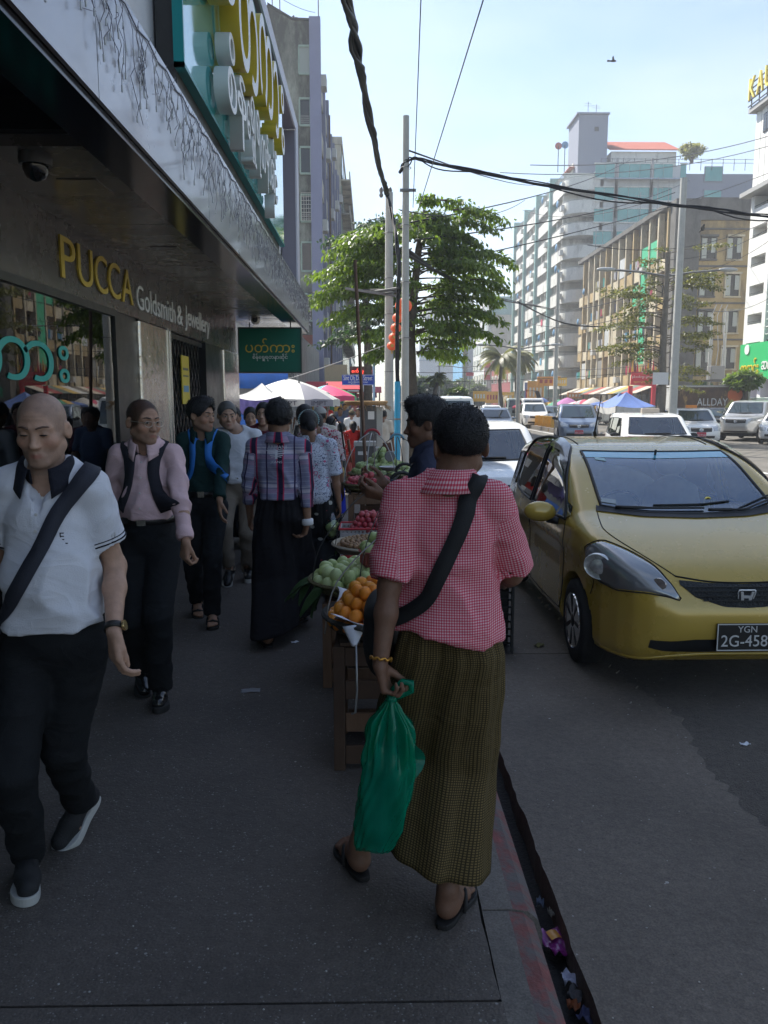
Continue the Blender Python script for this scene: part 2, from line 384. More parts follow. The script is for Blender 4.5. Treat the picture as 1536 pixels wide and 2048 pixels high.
for i in range(5):
 y0,y1=ys[i]+.008,ys[i+1]-.008;P=[]
 L=[(p.x,p.y)for p in edge if y0<p.y<y1]
 xe=lambda y:float(np.interp(y,[edge[0].y]+[p.y for p in edge]+[edge[-1].y+.8,7,17],[edge[0].x+.02]+[p.x for p in edge]+[edge[-1].x-.1,edge[-1].x-.15,1.75]))
 n=60
 R0=[(xe(y0+(y1-y0)*k/n)+.018*math.sin(k*2.7+i)+.012*RNG.normal(),y0+(y1-y0)*k/n)for k in range(n+1)]
 L0=[(.675+.002*math.sin(k*.7)+.0025*RNG.normal(),y0+(y1-y0)*k/n)for k in range(n+1)]
 mb=MB()
 for k in range(n):
  a,b_,c,d=L0[k],R0[k],R0[k+1],L0[k+1]
  mb.add([(a[0],a[1],-.165),(b_[0],b_[1],-.165),(c[0],c[1],-.165),(d[0],d[1],-.165)],[(0,1,2,3)])
  mb.add([(a[0],a[1],-.165),(d[0],d[1],-.165),(d[0],d[1],-.31),(a[0],a[1],-.31)],[(0,1,2,3)])
  mb.add([(b_[0],b_[1],-.165),(c[0],c[1],-.165),(c[0],c[1],-.185),(b_[0],b_[1],-.185)],[(3,2,1,0)])
 mb.quad((L0[0][0],y0,-.165),(R0[0][0],y0,-.165),(R0[0][0],y0,-.185),(L0[0][0],y0,-.185))
 mb.build('concrete_slab',slab_mat,apr)
rp_=MB();rp_.grid(lambda u,v:(1.3+u*6,.5+v*6,-.176+.004*math.sin(u*61)*math.sin(v*53)),40,40);tag(rp_.build('asphalt_patch',rough_mat),kind='structure')
gu=MB();gu.grid(lambda u,v:(KX-.02+u*.16,-6+v*22.8,-.285+.012*math.sin(v*90)+.01*math.sin(v*37+u*5)),3,240);tag(gu.build('gutter',mud_mat,smooth=180),kind='structure')
sw=tag(bpy.data.objects.new('sidewalk',None),kind='structure');link(sw)
for y0,y1 in((-8,1.995),(2.004,9.1),(9.106,12.7),(12.706,17.2)):
 mb=MB();n=max(6,int((y1-y0)*9))
 xl,ph=-2.75,y0
 xs_=[(.356+.006*math.sin(k*.9+ph)+.004*RNG.normal(),y0+(y1-y0)*k/n)for k in range(n+1)]
 for k in range(n):
  mb.add([(xl,xs_[k][1],0),(xs_[k][0],xs_[k][1],0),(xs_[k+1][0],xs_[k+1][1],0),(xl,xs_[k+1][1],0)],[(0,1,2,3)])
  mb.add([(xs_[k][0],xs_[k][1],0),(xs_[k+1][0],xs_[k+1][1],0),(xs_[k+1][0],xs_[k+1][1],-.08),(xs_[k][0],xs_[k][1],-.08)],[(3,2,1,0)])
 mb.quad((xl,y1,0),(.352,y1,0),(.352,y1,-.13),(xl,y1,-.13));mb.quad((xl,y0,0),(.352,y0,0),(.352,y0,-.13),(xl,y0,-.13))
 mb.build('paving_slab',walk_mat,sw)
mb=MB();mb.box(-2.75,.345,-8,17.15,-.3,-.014);mb.build('bedding',mud_mat,sw)
kb=tag(bpy.data.objects.new('kerb',None),kind='structure');link(kb)
y=-6.0;i=0
while y<17:
 L=1.05;a,b_=y+.002,y+L-.002;j=RNG.normal()*.006;mb=MB()
 top=-.002+RNG.normal()*.003
 prof=[(.362,-.3),(.362,top),(.455+j,top),(.505+j,top-.008),(.54+j,top-.04),(KX+j,top-.09),(KX+j,-.3)]
 nn=7
 for q in range(nn):
  ya,yb=a+(b_-a)*q/nn,a+(b_-a)*(q+1)/nn
  for k in range(6):
   p,r_=prof[k],prof[k+1];mb.cur=1 if k in(2,3,4,5)else 0
   w1=w2=0
   mb.add([(p[0]+(w1 if k>1 else 0),ya,p[1]),(r_[0]+(w1 if k>0 else 0),ya,r_[1]),(r_[0]+(w2 if k>0 else 0),yb,r_[1]),(p[0]+(w2 if k>1 else 0),yb,p[1])],[(3,2,1,0)])
 mb.cur=0
 mb.add([(p[0],a,p[1])for p in prof],[tuple(range(7))]);mb.add([(p[0],b_,p[1])for p in prof],[tuple(range(6,-1,-1))])
 mb.build('kerb_stone',[kerb_mat,red_mat],kb);y+=L
fp=MB();fp.box(-2.75,1.9,26.5,300,-.3,0);fp.box(1.9,2.1,26.6,300,-.3,-.01);tag(fp.build('far_pavement',kerb_mat),kind='structure')
me_=MB();me_.box(10.4,11.8,38,140,-.3,.05);tag(me_.build('median',kerb_mat),kind='structure')
rs=MB();rs.box(19.5,60,20,420,-.29,.02);tag(rs.build('right_pavement',kerb_mat),kind='structure')
lm=MB()
for k in range(14):lm.box(6.0,6.14,17+k*7,20+k*7,-.179,-.1765)
lm.box(9.9,10.05,14,130,-.179,-.1765)
tag(lm.build('lane_markings',M('road_paint',(.6,.6,.57),.7,var=.4,scale=6)),kind='structure')
th=tag(bpy.data.objects.new('shop_threshold',None),kind='structure');link(th)
mb=MB();mb.box(-2.5,-1.45,-6,3.05,-.02,.006);mb.build('concrete_strip',slab_mat,th)
mb=MB();mb.box(-2.5,-1.62,3.08,4.05,-.02,.008);mb.build('concrete_strip',slab_mat,th)
pale=M('pale_stone',(.32,.32,.31),.55,var=.15,scale=12)
for k in range(4):mb=MB();mb.box(-2.9+k*.34,-2.9+k*.34+.33,4.08,4.42,-.02,.012);mb.build('tile',pale,th)
mt=MB();mt.grid(lambda u,v:(-2.4+u*.82,3.08+v*.5,.012+.004*math.sin(u*20)*math.sin(v*9)),12,8);tag(mt.build('door_mat',M('mat_green',(.0,.16,.10),.9,var=.3,scale=60,bump=.6,bscale=200),smooth=180),'green doormat lying in front of the jewellery shop window','doormat')
WX,SZ=-2.3,2.985
_c,_s,_cp,_sp=math.cos(YAW),math.sin(YAW),math.cos(PITCH),math.sin(PITCH)
def Yd(px,X,z=2.5):k=(px-768)/FPX;return(X*_c-k*X*_s*_cp+k*(z-1.65)*_sp)/(_s+k*_c*_cp)
E0,E1,E2,E3,E4,E5=(Yd(q,WX)for q in(228,275,335,412,445,475))
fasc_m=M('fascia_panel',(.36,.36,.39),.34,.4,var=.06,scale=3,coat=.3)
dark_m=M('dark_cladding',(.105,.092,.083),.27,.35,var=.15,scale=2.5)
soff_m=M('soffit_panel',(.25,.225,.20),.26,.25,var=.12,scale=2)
blk_m=M('black_frame',(.012,.012,.013),.35,var=.2)
steel_m=M('steel_film',(.52,.48,.44),.2,.9,var=.15,scale=4,bump=.5,bscale=9)
white_m=M('white_render',(.62,.62,.64),.75,var=.1,scale=2,stain=((.3,.3,.3),.62,.5))
gold_m=M('gold_letters',(.62,.44,.06),.35,.35,var=.1)
wht_l=M('white_letters',(.72,.72,.70),.4)
teal_l=M('teal_letters',(.0,.36,.30),.4)
green_gl=M('green_glass_panel',(.10,.40,.40),.06,var=.05,coat=.6)
shop=thing('shop_building','jewellery shop with dark glossy canopy and green sign','shop',(WX,7,0))
W=shop.location
def sp_(name,mat,fn,**k):
 mb=MB(W);fn(mb);return mb.build(name,mat,shop,**k)
wall_m=M('dark_wall',(.05,.048,.046),.4,.2,var=.2)
sp_('wall',white_m,lambda b:b.box(-14,-2.72,-14,15.0,6.45,17.5))
sp_('wall',white_m,lambda b:(b.box(-14,-5.2,-14,15.0,0,6.44),b.box(-5.19,-2.45,14.2,15.0,0,6.44)))
sp_('wall',white_m,lambda b:b.box(-2.71,-1.52,-14,15.0,3.585,6.44))
sp_('floor',M('shop_floor',(.14,.14,.13),.2,var=.1),lambda b:b.box(-5.2,-2.5,-14,14.2,-.02,.02))
sp_('ceiling',wall_m,lambda b:b.box(-5.19,-2.46,-14,14.19,SZ+.005,3.3))
glass=glassy('shop_glass',(.66,.74,.68),1.33,.0,.015)
for y0,y1 in((-6,-1.2),(-1.15,3.0),(3.05,E0-.04)):
 sp_('window_glass',glass,lambda b:b.box(WX-.012,WX,y0,y1,.3,2.39))
fr=MB(W)
fr.box(WX-.06,WX+.02,-6,E0,.0,.3);fr.box(WX-.05,WX+.025,-6,E0,2.39,2.45)
for yy in(3.0,E0-.05):fr.box(WX-.06,WX+.02,yy,yy+.05,.3,2.39)
fr.build('window_frame',blk_m,shop)
shelf_m=M('display_teal',(.02,.13,.13),.2,var=.3,scale=3)
for k in range(5):
 o=sp_('display_cabinet',shelf_m,lambda b:b.box(-4.4,-3.5,-3+k*2.05,-1.1+k*2.05,.02,1.02))
 m_=MB(W);m_.box(-4.36,-3.52,-2.95+k*2.05,-1.15+k*2.05,1.02,1.3);g_=m_.build('case_glass',glass,o)
sp_('partition',M('partition_pale',(.45,.47,.42),.6,var=.1),lambda b:b.box(-3.0,-2.95,5.6,7.1,.02,3.0))
sp_('back_panel',M('back_panel',(.42,.45,.38),.5,var=.2,scale=1.5),lambda b:b.box(-5.19,-5.1,-14,14.1,.02,3.0))
for k,(y0,y1)in enumerate(((-6,-1),(-.99,4.0),(4.01,9.0),(9.01,14.0))):
 sp_('sign_band',dark_m,lambda b:b.box(WX-.15,WX,y0,y1,2.45,SZ))
def wall_text(name,txt,y0,y1,z,mat,x,depth,size,parent,zs=1.0):
 me=text_mesh(txt,size,depth,mat,name);n=len(me.vertices);co=np.empty(n*3);me.vertices.foreach_get('co',co);co=co.reshape(-1,3)
 lo,hi=co.min(0),co.max(0);k=(y1-y0)/(hi[0]-lo[0]);co[:,0]=(co[:,0]-lo[0])*k;co[:,1]=(co[:,1]-(lo[1]+hi[1])/2)*zs
 me.vertices.foreach_set('co',co.ravel());me.update()
 return inst(name,me,parent,(x-parent.location.x,y0-parent.location.y,z-parent.location.z),(R(90),0,R(90)))
for ch,a,b_ in zip('PUCCA',(118,153,187,214,241),(148,183,212,238,263)):
 wall_text('lettering',ch,Yd(a,WX,2.7),Yd(b_,WX,2.7),2.71,gold_m,WX+.008,.014,.45,shop)
for tx,a,b_ in(('Goldsmith',272,349),('&',353,364),('Jewellery',369,418)):
 wall_text('lettering',tx,Yd(a,WX,2.6),Yd(b_,WX,2.6),2.66,wht_l,WX+.007,.012,.34,shop)
wall_text('window_lettering','ပတ်ကား',3.0,Yd(128,WX),2.03,teal_l,WX+.006,.004,.5,shop)
sp_('pillar',blk_m,lambda b:b.box(WX-.3,WX-.02,E0,E1,0,2.45))
sp_('steel_column',steel_m,lambda b:b.box(WX-.3,WX+.02,E1,E2,0,2.445),bevel=.02)
sp_('pillar',blk_m,lambda b:b.box(WX-.3,WX-.01,E3,E4,0,2.45))
sp_('steel_column',steel_m,lambda b:b.box(WX-.3,WX+.02,E4,E5,0,2.445),bevel=.02)
fl=MB(W);fl.box(WX-.02,WX+.03,E2,E2+.03,0,2.45);fl.box(WX-.02,WX+.03,E2-.12,E2-.08,0,2.45);fl.build('column_edge',M('bright_steel',(.6,.6,.58),.25,.9),shop)
gate=sp_('folding_gate',blk_m,lambda b:(b.box(WX-.1,WX-.06,E2+.04,E3,2.38,2.44),b.box(WX-.1,WX-.06,E2+.04,E3,.02,.06)))
gl=W
for k in range(11):
 yy=E2+.06+k*.185;m_=MB(gl);m_.box(WX-.09,WX-.07,yy,yy+.022,.06,2.38);m_.build('upright',blk_m,gate)
for k in range(10):
 yy=E2+.07+k*.185;m_=MB(gl)
 for j in range(8):
  z0=.1+j*.285;m_.bar((WX-.066,yy,z0),(WX-.066,yy+.185,z0+.285),.014);m_.bar((WX-.062,yy,z0+.285),(WX-.062,yy+.185,z0),.014)
 m_.build('lattice',blk_m,gate)
sp_('back_wall',M('gate_back',(.30,.30,.28),.5,var=.2),lambda b:b.box(WX-.7,WX-.65,E2,E3,0,2.45))
nt_=thing('notice_sheet','yellow printed notice fixed to the folding shop gate','notice',(WX-.04,E2+.95,1.9))
m_=MB();m_.box(0,.012,-.2,.2,-.3,.3);m_.build('sheet',M('yellow_sheet',(.55,.42,.03),.5,var=.06),nt_)
for q,(z,h_)in enumerate(((.12,.03),(.04,.02),(-.15,.08))):
 m_=MB();m_.box(.0125,.015,-.14,.14,z,z+h_);m_.build('print',M('print_grey' if q<2 else 'print_blue',(.1,.1,.08)if q<2 else(.1,.25,.4),.5),nt_)
for k,(y0,y1)in enumerate(((4.5,6.4),(6.41,8.3),(8.31,10.2),(10.21,12.1),(12.11,14.9))):
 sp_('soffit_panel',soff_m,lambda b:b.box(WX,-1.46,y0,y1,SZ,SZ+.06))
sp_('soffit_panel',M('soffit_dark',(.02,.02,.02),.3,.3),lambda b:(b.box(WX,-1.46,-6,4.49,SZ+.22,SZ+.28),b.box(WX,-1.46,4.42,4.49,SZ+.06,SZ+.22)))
sp_('canopy_edge',M('canopy_black',(.012,.012,.014),.15,.4),lambda b:b.box(-1.455,-1.215,-6,15.9,SZ-.06,SZ+.3))
for k in range(9):
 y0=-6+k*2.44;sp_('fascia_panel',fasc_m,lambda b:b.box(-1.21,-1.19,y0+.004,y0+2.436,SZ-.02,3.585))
sp_('canopy_top',M('canopy_top',(.3,.3,.3),.7),lambda b:b.box(-1.515,-1.215,-6,15.9,3.535,3.575))
sp_('canopy_end',fasc_m,lambda b:b.box(WX,-1.22,15.9,15.96,SZ-.04,3.55))
sp_('canopy_end',soff_m,lambda b:b.box(WX,-1.47,14.92,15.88,SZ+.01,SZ+.06))
for px,py in((172,372),(337,500)):
 p=gnd(px,py,SZ);m_=MB(W);m_.box(p.x-.12,p.x+.12,p.y-.17,p.y+.17,SZ-.006,SZ+.02);m_.build('access_panel',soff_m,shop)
SX=-1.3
gs=thing('wall_sign','large blue green glass sign with raised gold and white letters above the canopy','sign',(SX,9.2,3.97))
G=gs.location
def gp(name,mat,fn,**k):
 mb=MB(G);fn(mb);return mb.build(name,mat,gs,**k)
gp('sign_panel',green_gl,lambda b:b.box(SX-.05,SX,5.99,8.2,3.985,6.1));gp('sign_panel',green_gl,lambda b:b.box(SX-.05,SX,8.205,10.4,3.985,6.1));gp('sign_panel',green_gl,lambda b:b.box(SX-.05,SX,10.405,12.6,3.985,6.1))
gp('sign_edge',M('teal_edge',(.0,.22,.22),.3),lambda b:(b.box(SX-.06,SX+.012,5.96,5.988,3.955,6.1),b.box(SX-.06,SX+.012,5.96,12.61,3.955,3.983)))
gp('backing',wall_m,lambda b:b.box(SX-.2,SX-.062,6.05,12.5,3.75,6.1))
gold_s=M('gold_return',(.62,.45,.05),.35,.1);
def raised(txt,y0,y1,z,size,side,zs=1.0,depth=.17,face=wht_l):
 me=text_mesh(txt,size,depth,[side,face],'raised_letter');n=len(me.vertices);co=np.empty(n*3);me.vertices.foreach_get('co',co);co=co.reshape(-1,3)
 lo,hi=co.min(0),co.max(0);k=(y1-y0)/(hi[0]-lo[0]);co[:,0]=(co[:,0]-lo[0])*k;co[:,1]=(co[:,1]-(lo[1]+hi[1])/2)*zs;me.vertices.foreach_set('co',co.ravel())
 me.update();mi=[1 if p.normal.z>.7 else 0 for p in me.polygons];me.polygons.foreach_set('material_index',mi)
 return inst('raised_letter',me,gs,(SX+depth/2+.03-G.x,y0-G.y,z-G.z),(R(90),0,R(90)))
for tx,a,b_ in(('ပ',6.3,7.2),('တ်',7.3,8.5),('က',8.6,9.75),('ာ',9.8,10.35),('း',10.6,10.95)):
 raised(tx,a,b_,5.17 if tx!='တ်' else 5.32,1.5,gold_s)
sil=M('white_return',(.62,.63,.62),.45)
for tx,a,b_ in(('စိ',6.95,7.4),('န်',7.45,7.95),('ေ',8.0,8.2),('ရွှ',8.24,8.6),('ရ',8.65,8.95),('တ',9.0,9.35),('န',9.4,9.65),('ာ',9.68,9.85),('ဆို',9.88,10.2),('င်',10.23,10.5)):
 raised(tx,a,b_,4.3 if tx not in('န်','င်','စိ')else 4.37,.62,sil,depth=.12)
frm=M('frame_lilac',(.50,.50,.56),.5,var=.05);frd=M('frame_grey',(.20,.19,.23),.5,var=.05)
gp('frame_leg',frd,lambda b:b.box(-1.50,-1.262,14.2,14.6,3.60,6.14));gp('frame_leg',frm,lambda b:b.box(-1.26,-1.235,14.2,14.62,3.60,6.36))
gp('frame_beam',frd,lambda b:b.box(-1.51,-1.262,-6,14.19,6.15,6.36));gp('frame_beam',frm,lambda b:b.box(-1.26,-1.235,-6,14.19,6.15,6.36))
sl_=thing('string_lights','curtain of tangled fairy light wires hanging over the canopy edge','fairy lights',(-1.19,6,3.6))
wire_m=M('wire_dark',(.17,.16,.185),.6);bulb_m=M('bulb_pale',(.5,.5,.5),.3)
y=2.2;rr=random.Random(3)
for seg in range(15):
 mb=MB(sl_.location);mbb=MB(sl_.location);cnt=int(11)
 for k in range(cnt):
  y+=.085;top=3.56-rr.uniform(0,.05);L_=rr.uniform(.2,.48);pts=[]
  yy=y;x=-1.184;n=7
  for q in range(n):
   pts.append((x+rr.uniform(0,.03),yy,top-L_*q/(n-1)));yy+=rr.uniform(-.04,.04)
  mb.tube(pts,.0019,4,False)
  if rr.random()<.6:
   q=rr.randint(1,4);p=pts[q];mb.tube([p,(p[0]+.01,p[1]+rr.uniform(-.12,.12),p[2]-.08),(p[0],p[1]+rr.uniform(-.2,.2),p[2]-rr.uniform(.1,.25))],.0018,4,False)
  for q in(2,4,6):p=pts[q];mbb.tube([p,(p[0],p[1]+rr.uniform(-.01,.01),p[2]-.03)],.005,5)
 if seg==0:mb.tube([(-1.184,2.2+i*.2,3.555-.03*(i%2))for i in range(69)],.004,4)
 o=mb.build('light_strand',wire_m,sl_);tag(mbb.build('bulbs',bulb_m,o),kind='stuff')
p=gnd(70,308,SZ)
dc=thing('dome_camera','dark dome security camera under the canopy above the shop window','camera',p)
m_=MB();m_.lathe([(.085,0),(.09,-.03),(.085,-.06)],n=20);m_.build('base',M('cam_grey',(.16,.16,.16),.4),dc,smooth=40)
m_=MB();m_.lathe([(.07,-.06),(.068,-.09),(.05,-.125),(.02,-.142),(0,-.146)],n=20);m_.build('dome',M('cam_black',(.01,.01,.01),.08,coat=.6),dc,smooth=60)
p=at(511,640,13.6)
bc=thing('bullet_camera','small white security camera above the green hanging sign','camera',p)
m_=MB();m_.ball((0,0,0),.075,14,10);m_.build('housing',M('cam_white',(.6,.6,.58),.4),bc,smooth=180)
m_=MB();m_.lathe([(.045,-.078),(.04,-.082),(0,-.085)],(0,0,-.0),n=14,ax='y');m_.build('lens',MATS['cam_black'],bc,smooth=60)
m_=MB();m_.tube([(0,0,.05),(0,0,SZ-p.z)],.02);m_.build('bracket',MATS['cam_white'],bc,smooth=60)
hs=thing('hanging_sign','green shop sign with yellow and white lettering hanging from the canopy end','sign',(at(541,701,14).x,14,at(541,701,14).z))
gm=M('sign_green',(.0,.115,.075),.45,var=.05)
m_=MB();m_.box(-.52,.52,-.07,.07,-.36,.36);m_.build('board',gm,hs)
m_=MB();[m_.box(*q)for q in((-.54,.54,-.085,.085,.36,.385),(-.54,.54,-.085,.085,-.385,-.36),(-.54,-.52,-.085,.085,-.36,.36),(.52,.54,-.085,.085,-.36,.36))];m_.build('rim',M('rim_dark',(.03,.05,.045),.4),hs)
def flat_text(txt,w_,zc,mat,parent,size=.25,y=-.072,depth=.004,xc=0,zs=None,name='lettering',rz=0):
 me=text_mesh(txt,size,depth,mat,name);n=len(me.vertices);co=np.empty(n*3);me.vertices.foreach_get('co',co);co=co.reshape(-1,3)
 lo,hi=co.min(0),co.max(0);k=w_/(hi[0]-lo[0]);k2=k if zs is None else zs/(hi[1]-lo[1]);co[:,0]=(co[:,0]-(lo[0]+hi[0])/2)*k;co[:,1]=(co[:,1]-(lo[1]+hi[1])/2)*k2
 me.vertices.foreach_set('co',co.ravel());me.update()
 return inst(name,me,parent,(xc,y,zc),(R(90),0,rz))
flat_text('ပတ်ကား',.84,.08,gold_m,hs);flat_text('စိန်ေရွှရတနာဆိုင်',.6,-.12,wht_l,hs)
for xx in(-.35,.35):m_=MB();m_.tube([(xx,0,.385),(xx,0,.47)],.01);m_.build('hanger',blk_m,hs)
conc_m=M('old_render',(.28,.29,.24),.9,var=.22,scale=.7,stain=((.06,.06,.052),.39,.95),sscale=.45,bump=.3,bscale=8)
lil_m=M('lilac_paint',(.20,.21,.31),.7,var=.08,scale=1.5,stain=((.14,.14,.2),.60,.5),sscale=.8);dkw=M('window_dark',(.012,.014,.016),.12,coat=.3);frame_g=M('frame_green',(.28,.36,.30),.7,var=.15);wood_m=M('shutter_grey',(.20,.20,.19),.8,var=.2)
tan_m=M('old_tan',(.40,.37,.30),.9,var=.2,scale=.6,stain=((.10,.10,.09),.48,.8),sscale=.5);rustw=M('rust_iron',(.12,.08,.06),.8,var=.3)
def tree_of(name,label,cat,loc):t=thing(name,label,cat,loc);return t
FX,BY=-3.1,45.0
ob_=thing('apartment_building','mould stained old apartment block with lilac fins past the side street','building',(FX,BY,0));Wb=ob_.location
def bp(name,mat,fn,parent=None,W_=None,**k):
 mb=MB(W_ or Wb);fn(mb);return mb.build(name,mat,parent or ob_,**k)
ztop=at(640,42,BY).z
bp('wall',conc_m,lambda b:b.prism([(FX,BY,0),(-9,BY,0),(-9,BY,ztop+1.1),(-5.3,BY,ztop+.75),(FX-.9,BY,ztop+.02),(FX,BY,ztop)],(0,31,0)))
bp('roof_edge',M('mould_dark',(.05,.05,.047),.9,var=.3,scale=2),lambda b:b.prism([(FX,BY-.06,ztop-.0),(FX,BY-.06,ztop+.12),(FX-.9,BY-.06,ztop+.14),(-5.3,BY-.06,ztop+.87),(-5.3,BY-.06,ztop+.75),(FX-.9,BY-.06,ztop+.02)],(0,30.8,0)))
rows=[(95,147),(200,250),(297,346),(392,442),(487,541),(590,640)]
for i,(a,b_)in enumerate(rows):
 z1,z0=at(618,a,BY).z,at(618,b_,BY).z
 for x0,x1 in((-3.66,-3.14),(-6.4,-5.6)):
  w_=bp('window',frame_g,lambda b:(b.box(x0-.05,x1+.02,BY-.1,BY+.02,z1,z1+.1),b.box(x0-.05,x1+.02,BY-.12,BY+.02,z0-.1,z0),b.box(x0-.08,x0,BY-.08,BY+.02,z0,z1),b.box(x1-.03,x1+.02,BY-.08,BY+.02,z0,z1)))
  bp('pane',(dkw,dkw,dkw)[i%3]if i else MATS.get('pane_pale')or M('pane_pale',(.30,.33,.30),.5),lambda b:b.box(x0,x1-.03,BY-.03,BY-.01,z0,z1),w_)
  if i in(1,3):bp('shutter',wood_m,lambda b:[b.box(x0+.01,x1-.04,BY-.05,BY-.03,z0+.1*k,z0+.1*k+.06)for k in range(int((z1-z0)*.45/.1))],w_)
  if i==3:bp('grille',M('grille_cream',(.5,.47,.4),.6),lambda b:([b.box(x0+k*.13,x0+k*.13+.02,BY-.22,BY-.2,z0-.05,z1+.05)for k in range(5)],[b.box(x0-.02,x1,BY-.22,BY-.2,z0+k*.2,z0+k*.2+.02)for k in range(8)]),w_)
fl_h=(at(618,95,BY).z-at(618,487,BY).z)/4
for k in range(8):
 y0=BY-.42+k*4.2;zt=ztop+.05 if k==0 else ztop-1.1-(.7 if k%2 else 0)
 bp('fin',lil_m,lambda b:b.box(-3.12,-2.54,y0,y0+.4,0,zt))
 if k<7:
  for q in range(7):
   zz=3.2+q*fl_h
   if zz+1>ztop-1:continue
   bl=bp('balcony',tan_m,lambda b:(b.box(-3.1,-2.66,y0+.42,y0+4.18,zz-.12,zz),b.box(-2.74,-2.66,y0+.42,y0+4.18,zz,zz+.85)))
   bp('opening',dkw,lambda b:b.box(-3.098,-3.06,y0+.8,y0+3.6,zz+.05,zz+2.3),bl)
   if(k+q)%3==0:bp('ac_unit',M('ac_white',(.5,.5,.48),.5),lambda b:b.box(-2.65,-2.3,y0+1.0,y0+1.9,zz+.2,zz+.8),bl)
   if(k*q)%4==1:bp('cloth',(M('cloth_red',(.45,.03,.04),.9),M('cloth_pale',(.5,.5,.52),.9))[q%2],lambda b:b.box(-2.6,-2.57,y0+1.4,y0+2.1,zz+.3,zz+1.3),bl)
bp('drain_pipe',rustw,lambda b:b.tube([(-2.5,BY+8,2),(-2.5,BY+8,ztop-2)],.06,6));bp('brick_patch',M('brick_red',(.22,.07,.05),.9,var=.4,scale=7),lambda b:b.box(-3.7,-3.15,BY-.05,BY+.01,3.5,5.2));bp('shop_front',M('shop_grey',(.10,.10,.11),.7,var=.2),lambda b:b.box(-8.9,-3.3,BY-.3,BY-.02,0,3.2))
brk=M('brick_single',(.27,.09,.065),.9,var=.25,scale=3)
bmesh_b=MB();bmesh_b.box(-.085,.085,-.025,.012,-.03,.03);bme=bmesh_b.mesh('brick',brk);bp_o=[o for o in ob_.children if o.name.startswith('brick_patch')][0]
for r_ in range(21):
 for c_ in range(3):inst('brick',bme,bp_o,(-3.6-Wb.x+c_*.18+(.05 if r_%2 else 0),BY-.05-Wb.y,3.55+r_*.079))
for i,(px,h_)in enumerate(((637,24),(545,3),(560,2.4))):
 p=at(px,41 if i==0 else 30,BY+3);bp('aerial',rustw,lambda b:b.tube([(p.x,p.y,ztop-.6),(p.x,p.y,ztop+2.4)],.03,5))
pg=at(592,36,BY);pj=thing('pigeon','grey pigeon perched on the roof edge of the old block','bird',(pg.x,BY+.1,pg.z-.12))
mb=MB();mb.ball((0,0,.12),(.16,.09,.09),10,7);mb.ball((-.14,0,.24),(.06,.05,.06),8,6);mb.tube([(.1,0,.11),(.32,0,.04)],[.06,.03],6);mb.tube([(-.19,0,.24),(-.25,0,.22)],[.02,.005],5);mb.build('body',M('pigeon_grey',(.08,.085,.10),.7),pj,smooth=180);mb=MB();[mb.tube([(-.02,s_*.03,.05),(-.02,s_*.03,-.02)],.01,5)for s_ in(-1,1)];mb.build('leg',rustw,pj)
def block(label,X,y0,y1,h_,mat,depth=12,floors=6,cat='building',name='apartment_building',dirx=1,acc=None,bays=6,bal=True,top=None):
 t=thing(name,label,cat,(X,y0,0));W_=t.location
 bp('wall',mat,lambda b:b.box(X,X-dirx*depth,y0,y1,0,h_),t,W_);bp('parapet',acc or mat,lambda b:b.box(X+dirx*.15,X-dirx*depth,y0-.1,y1,h_+.01,h_+.7),t,W_)
 fh=(h_-4)/floors;bw=(y1-y0)/bays
 for f in range(floors):
  z=4+f*fh
  for k in range(bays):
   ya=y0+k*bw
   w_=bp('window',acc or frame_g,lambda b:b.box(X+dirx*.02,X+dirx*.1,ya+bw*.18,ya+bw*.82,z+.7,z+fh-.4),t,W_);bp('pane',dkw,lambda b:b.box(X+dirx*.101,X+dirx*.115,ya+bw*.22,ya+bw*.78,z+.78,z+fh-.48),w_,W_)
  if bal:bp('balcony',mat,lambda b:(b.box(X+dirx*.02,X+dirx*.9,y0+.1,y1-.1,z-.12,z),b.box(X+dirx*.8,X+dirx*.9,y0+.1,y1-.1,z,z+.7)),t,W_)
 return t
b2=block('tan old apartment block further along the left side',-2.75,80,104,at(680,296,81).z,tan_m,floors=7,bays=5)
for k in range(6):bp('net',M('net_green',(.02,.30,.22),.9),lambda b:b.box(-1.9,-1.88,84+k*2.5,85.5+k*2.5,15-k,17.5-k*.5),b2,b2.location)if k<3 else None
block('glassy grey block at the far end of the left side',-2.6,112,140,at(693,395,112).z,M('blue_glass',(.20,.26,.33),.2,.2),floors=8,bays=6,bal=False)
mk=thing('market_building','low market house with blue tarpaulin front behind the hanging sign','building',(-6,27,0));Wm=mk.location
bp('wall',M('grey_render',(.26,.26,.25),.9,var=.25,scale=1.2,stain=((.1,.1,.1),.55,.6)),lambda b:b.box(-9,-2.75,27.2,44,0,4.2),mk,Wm)
bp('tarpaulin',M('tarp_blue',(.02,.13,.50),.6,var=.15,scale=3,bump=.3,bscale=6),lambda b:b.grid(lambda u,v:(-5.6+u*2.9,26.9-.12*math.sin(v*3)+.05*math.sin(u*17),2.05+v*.62+.02*math.sin(u*9)),24,6),mk,Wm,smooth=180)
bp('tarpaulin',MATS['tarp_blue'],lambda b:b.grid(lambda u,v:(-5.4+u*2.2,25.6+.05*math.sin(u*13),.3+v*1.0),16,6),mk,Wm,smooth=180)
bp('corrugated_sheet',M('zinc',(.30,.31,.32),.5,.5,var=.2),lambda b:b.grid(lambda u,v:(-3.5+u*1.1,27.05+.03*math.sin(u*90),1.6+v*1.3),90,1),mk,Wm)
cb_=thing('signboard','plain cream signboard above the market stalls','sign',(at(672,752,36).x,36,0));p=at(672,752,36)
bp('board',M('cream_board',(.55,.48,.33),.7,var=.06),lambda b:b.box(p.x-.5,p.x+.5,35.95,36.05,p.z-.5,p.z+.5),cb_,cb_.location);bp('post',rustw,lambda b:[b.box(p.x+s_*.4-.04,p.x+s_*.4+.04,36.06,36.12,0,p.z)for s_ in(-1,1)],cb_,cb_.location)
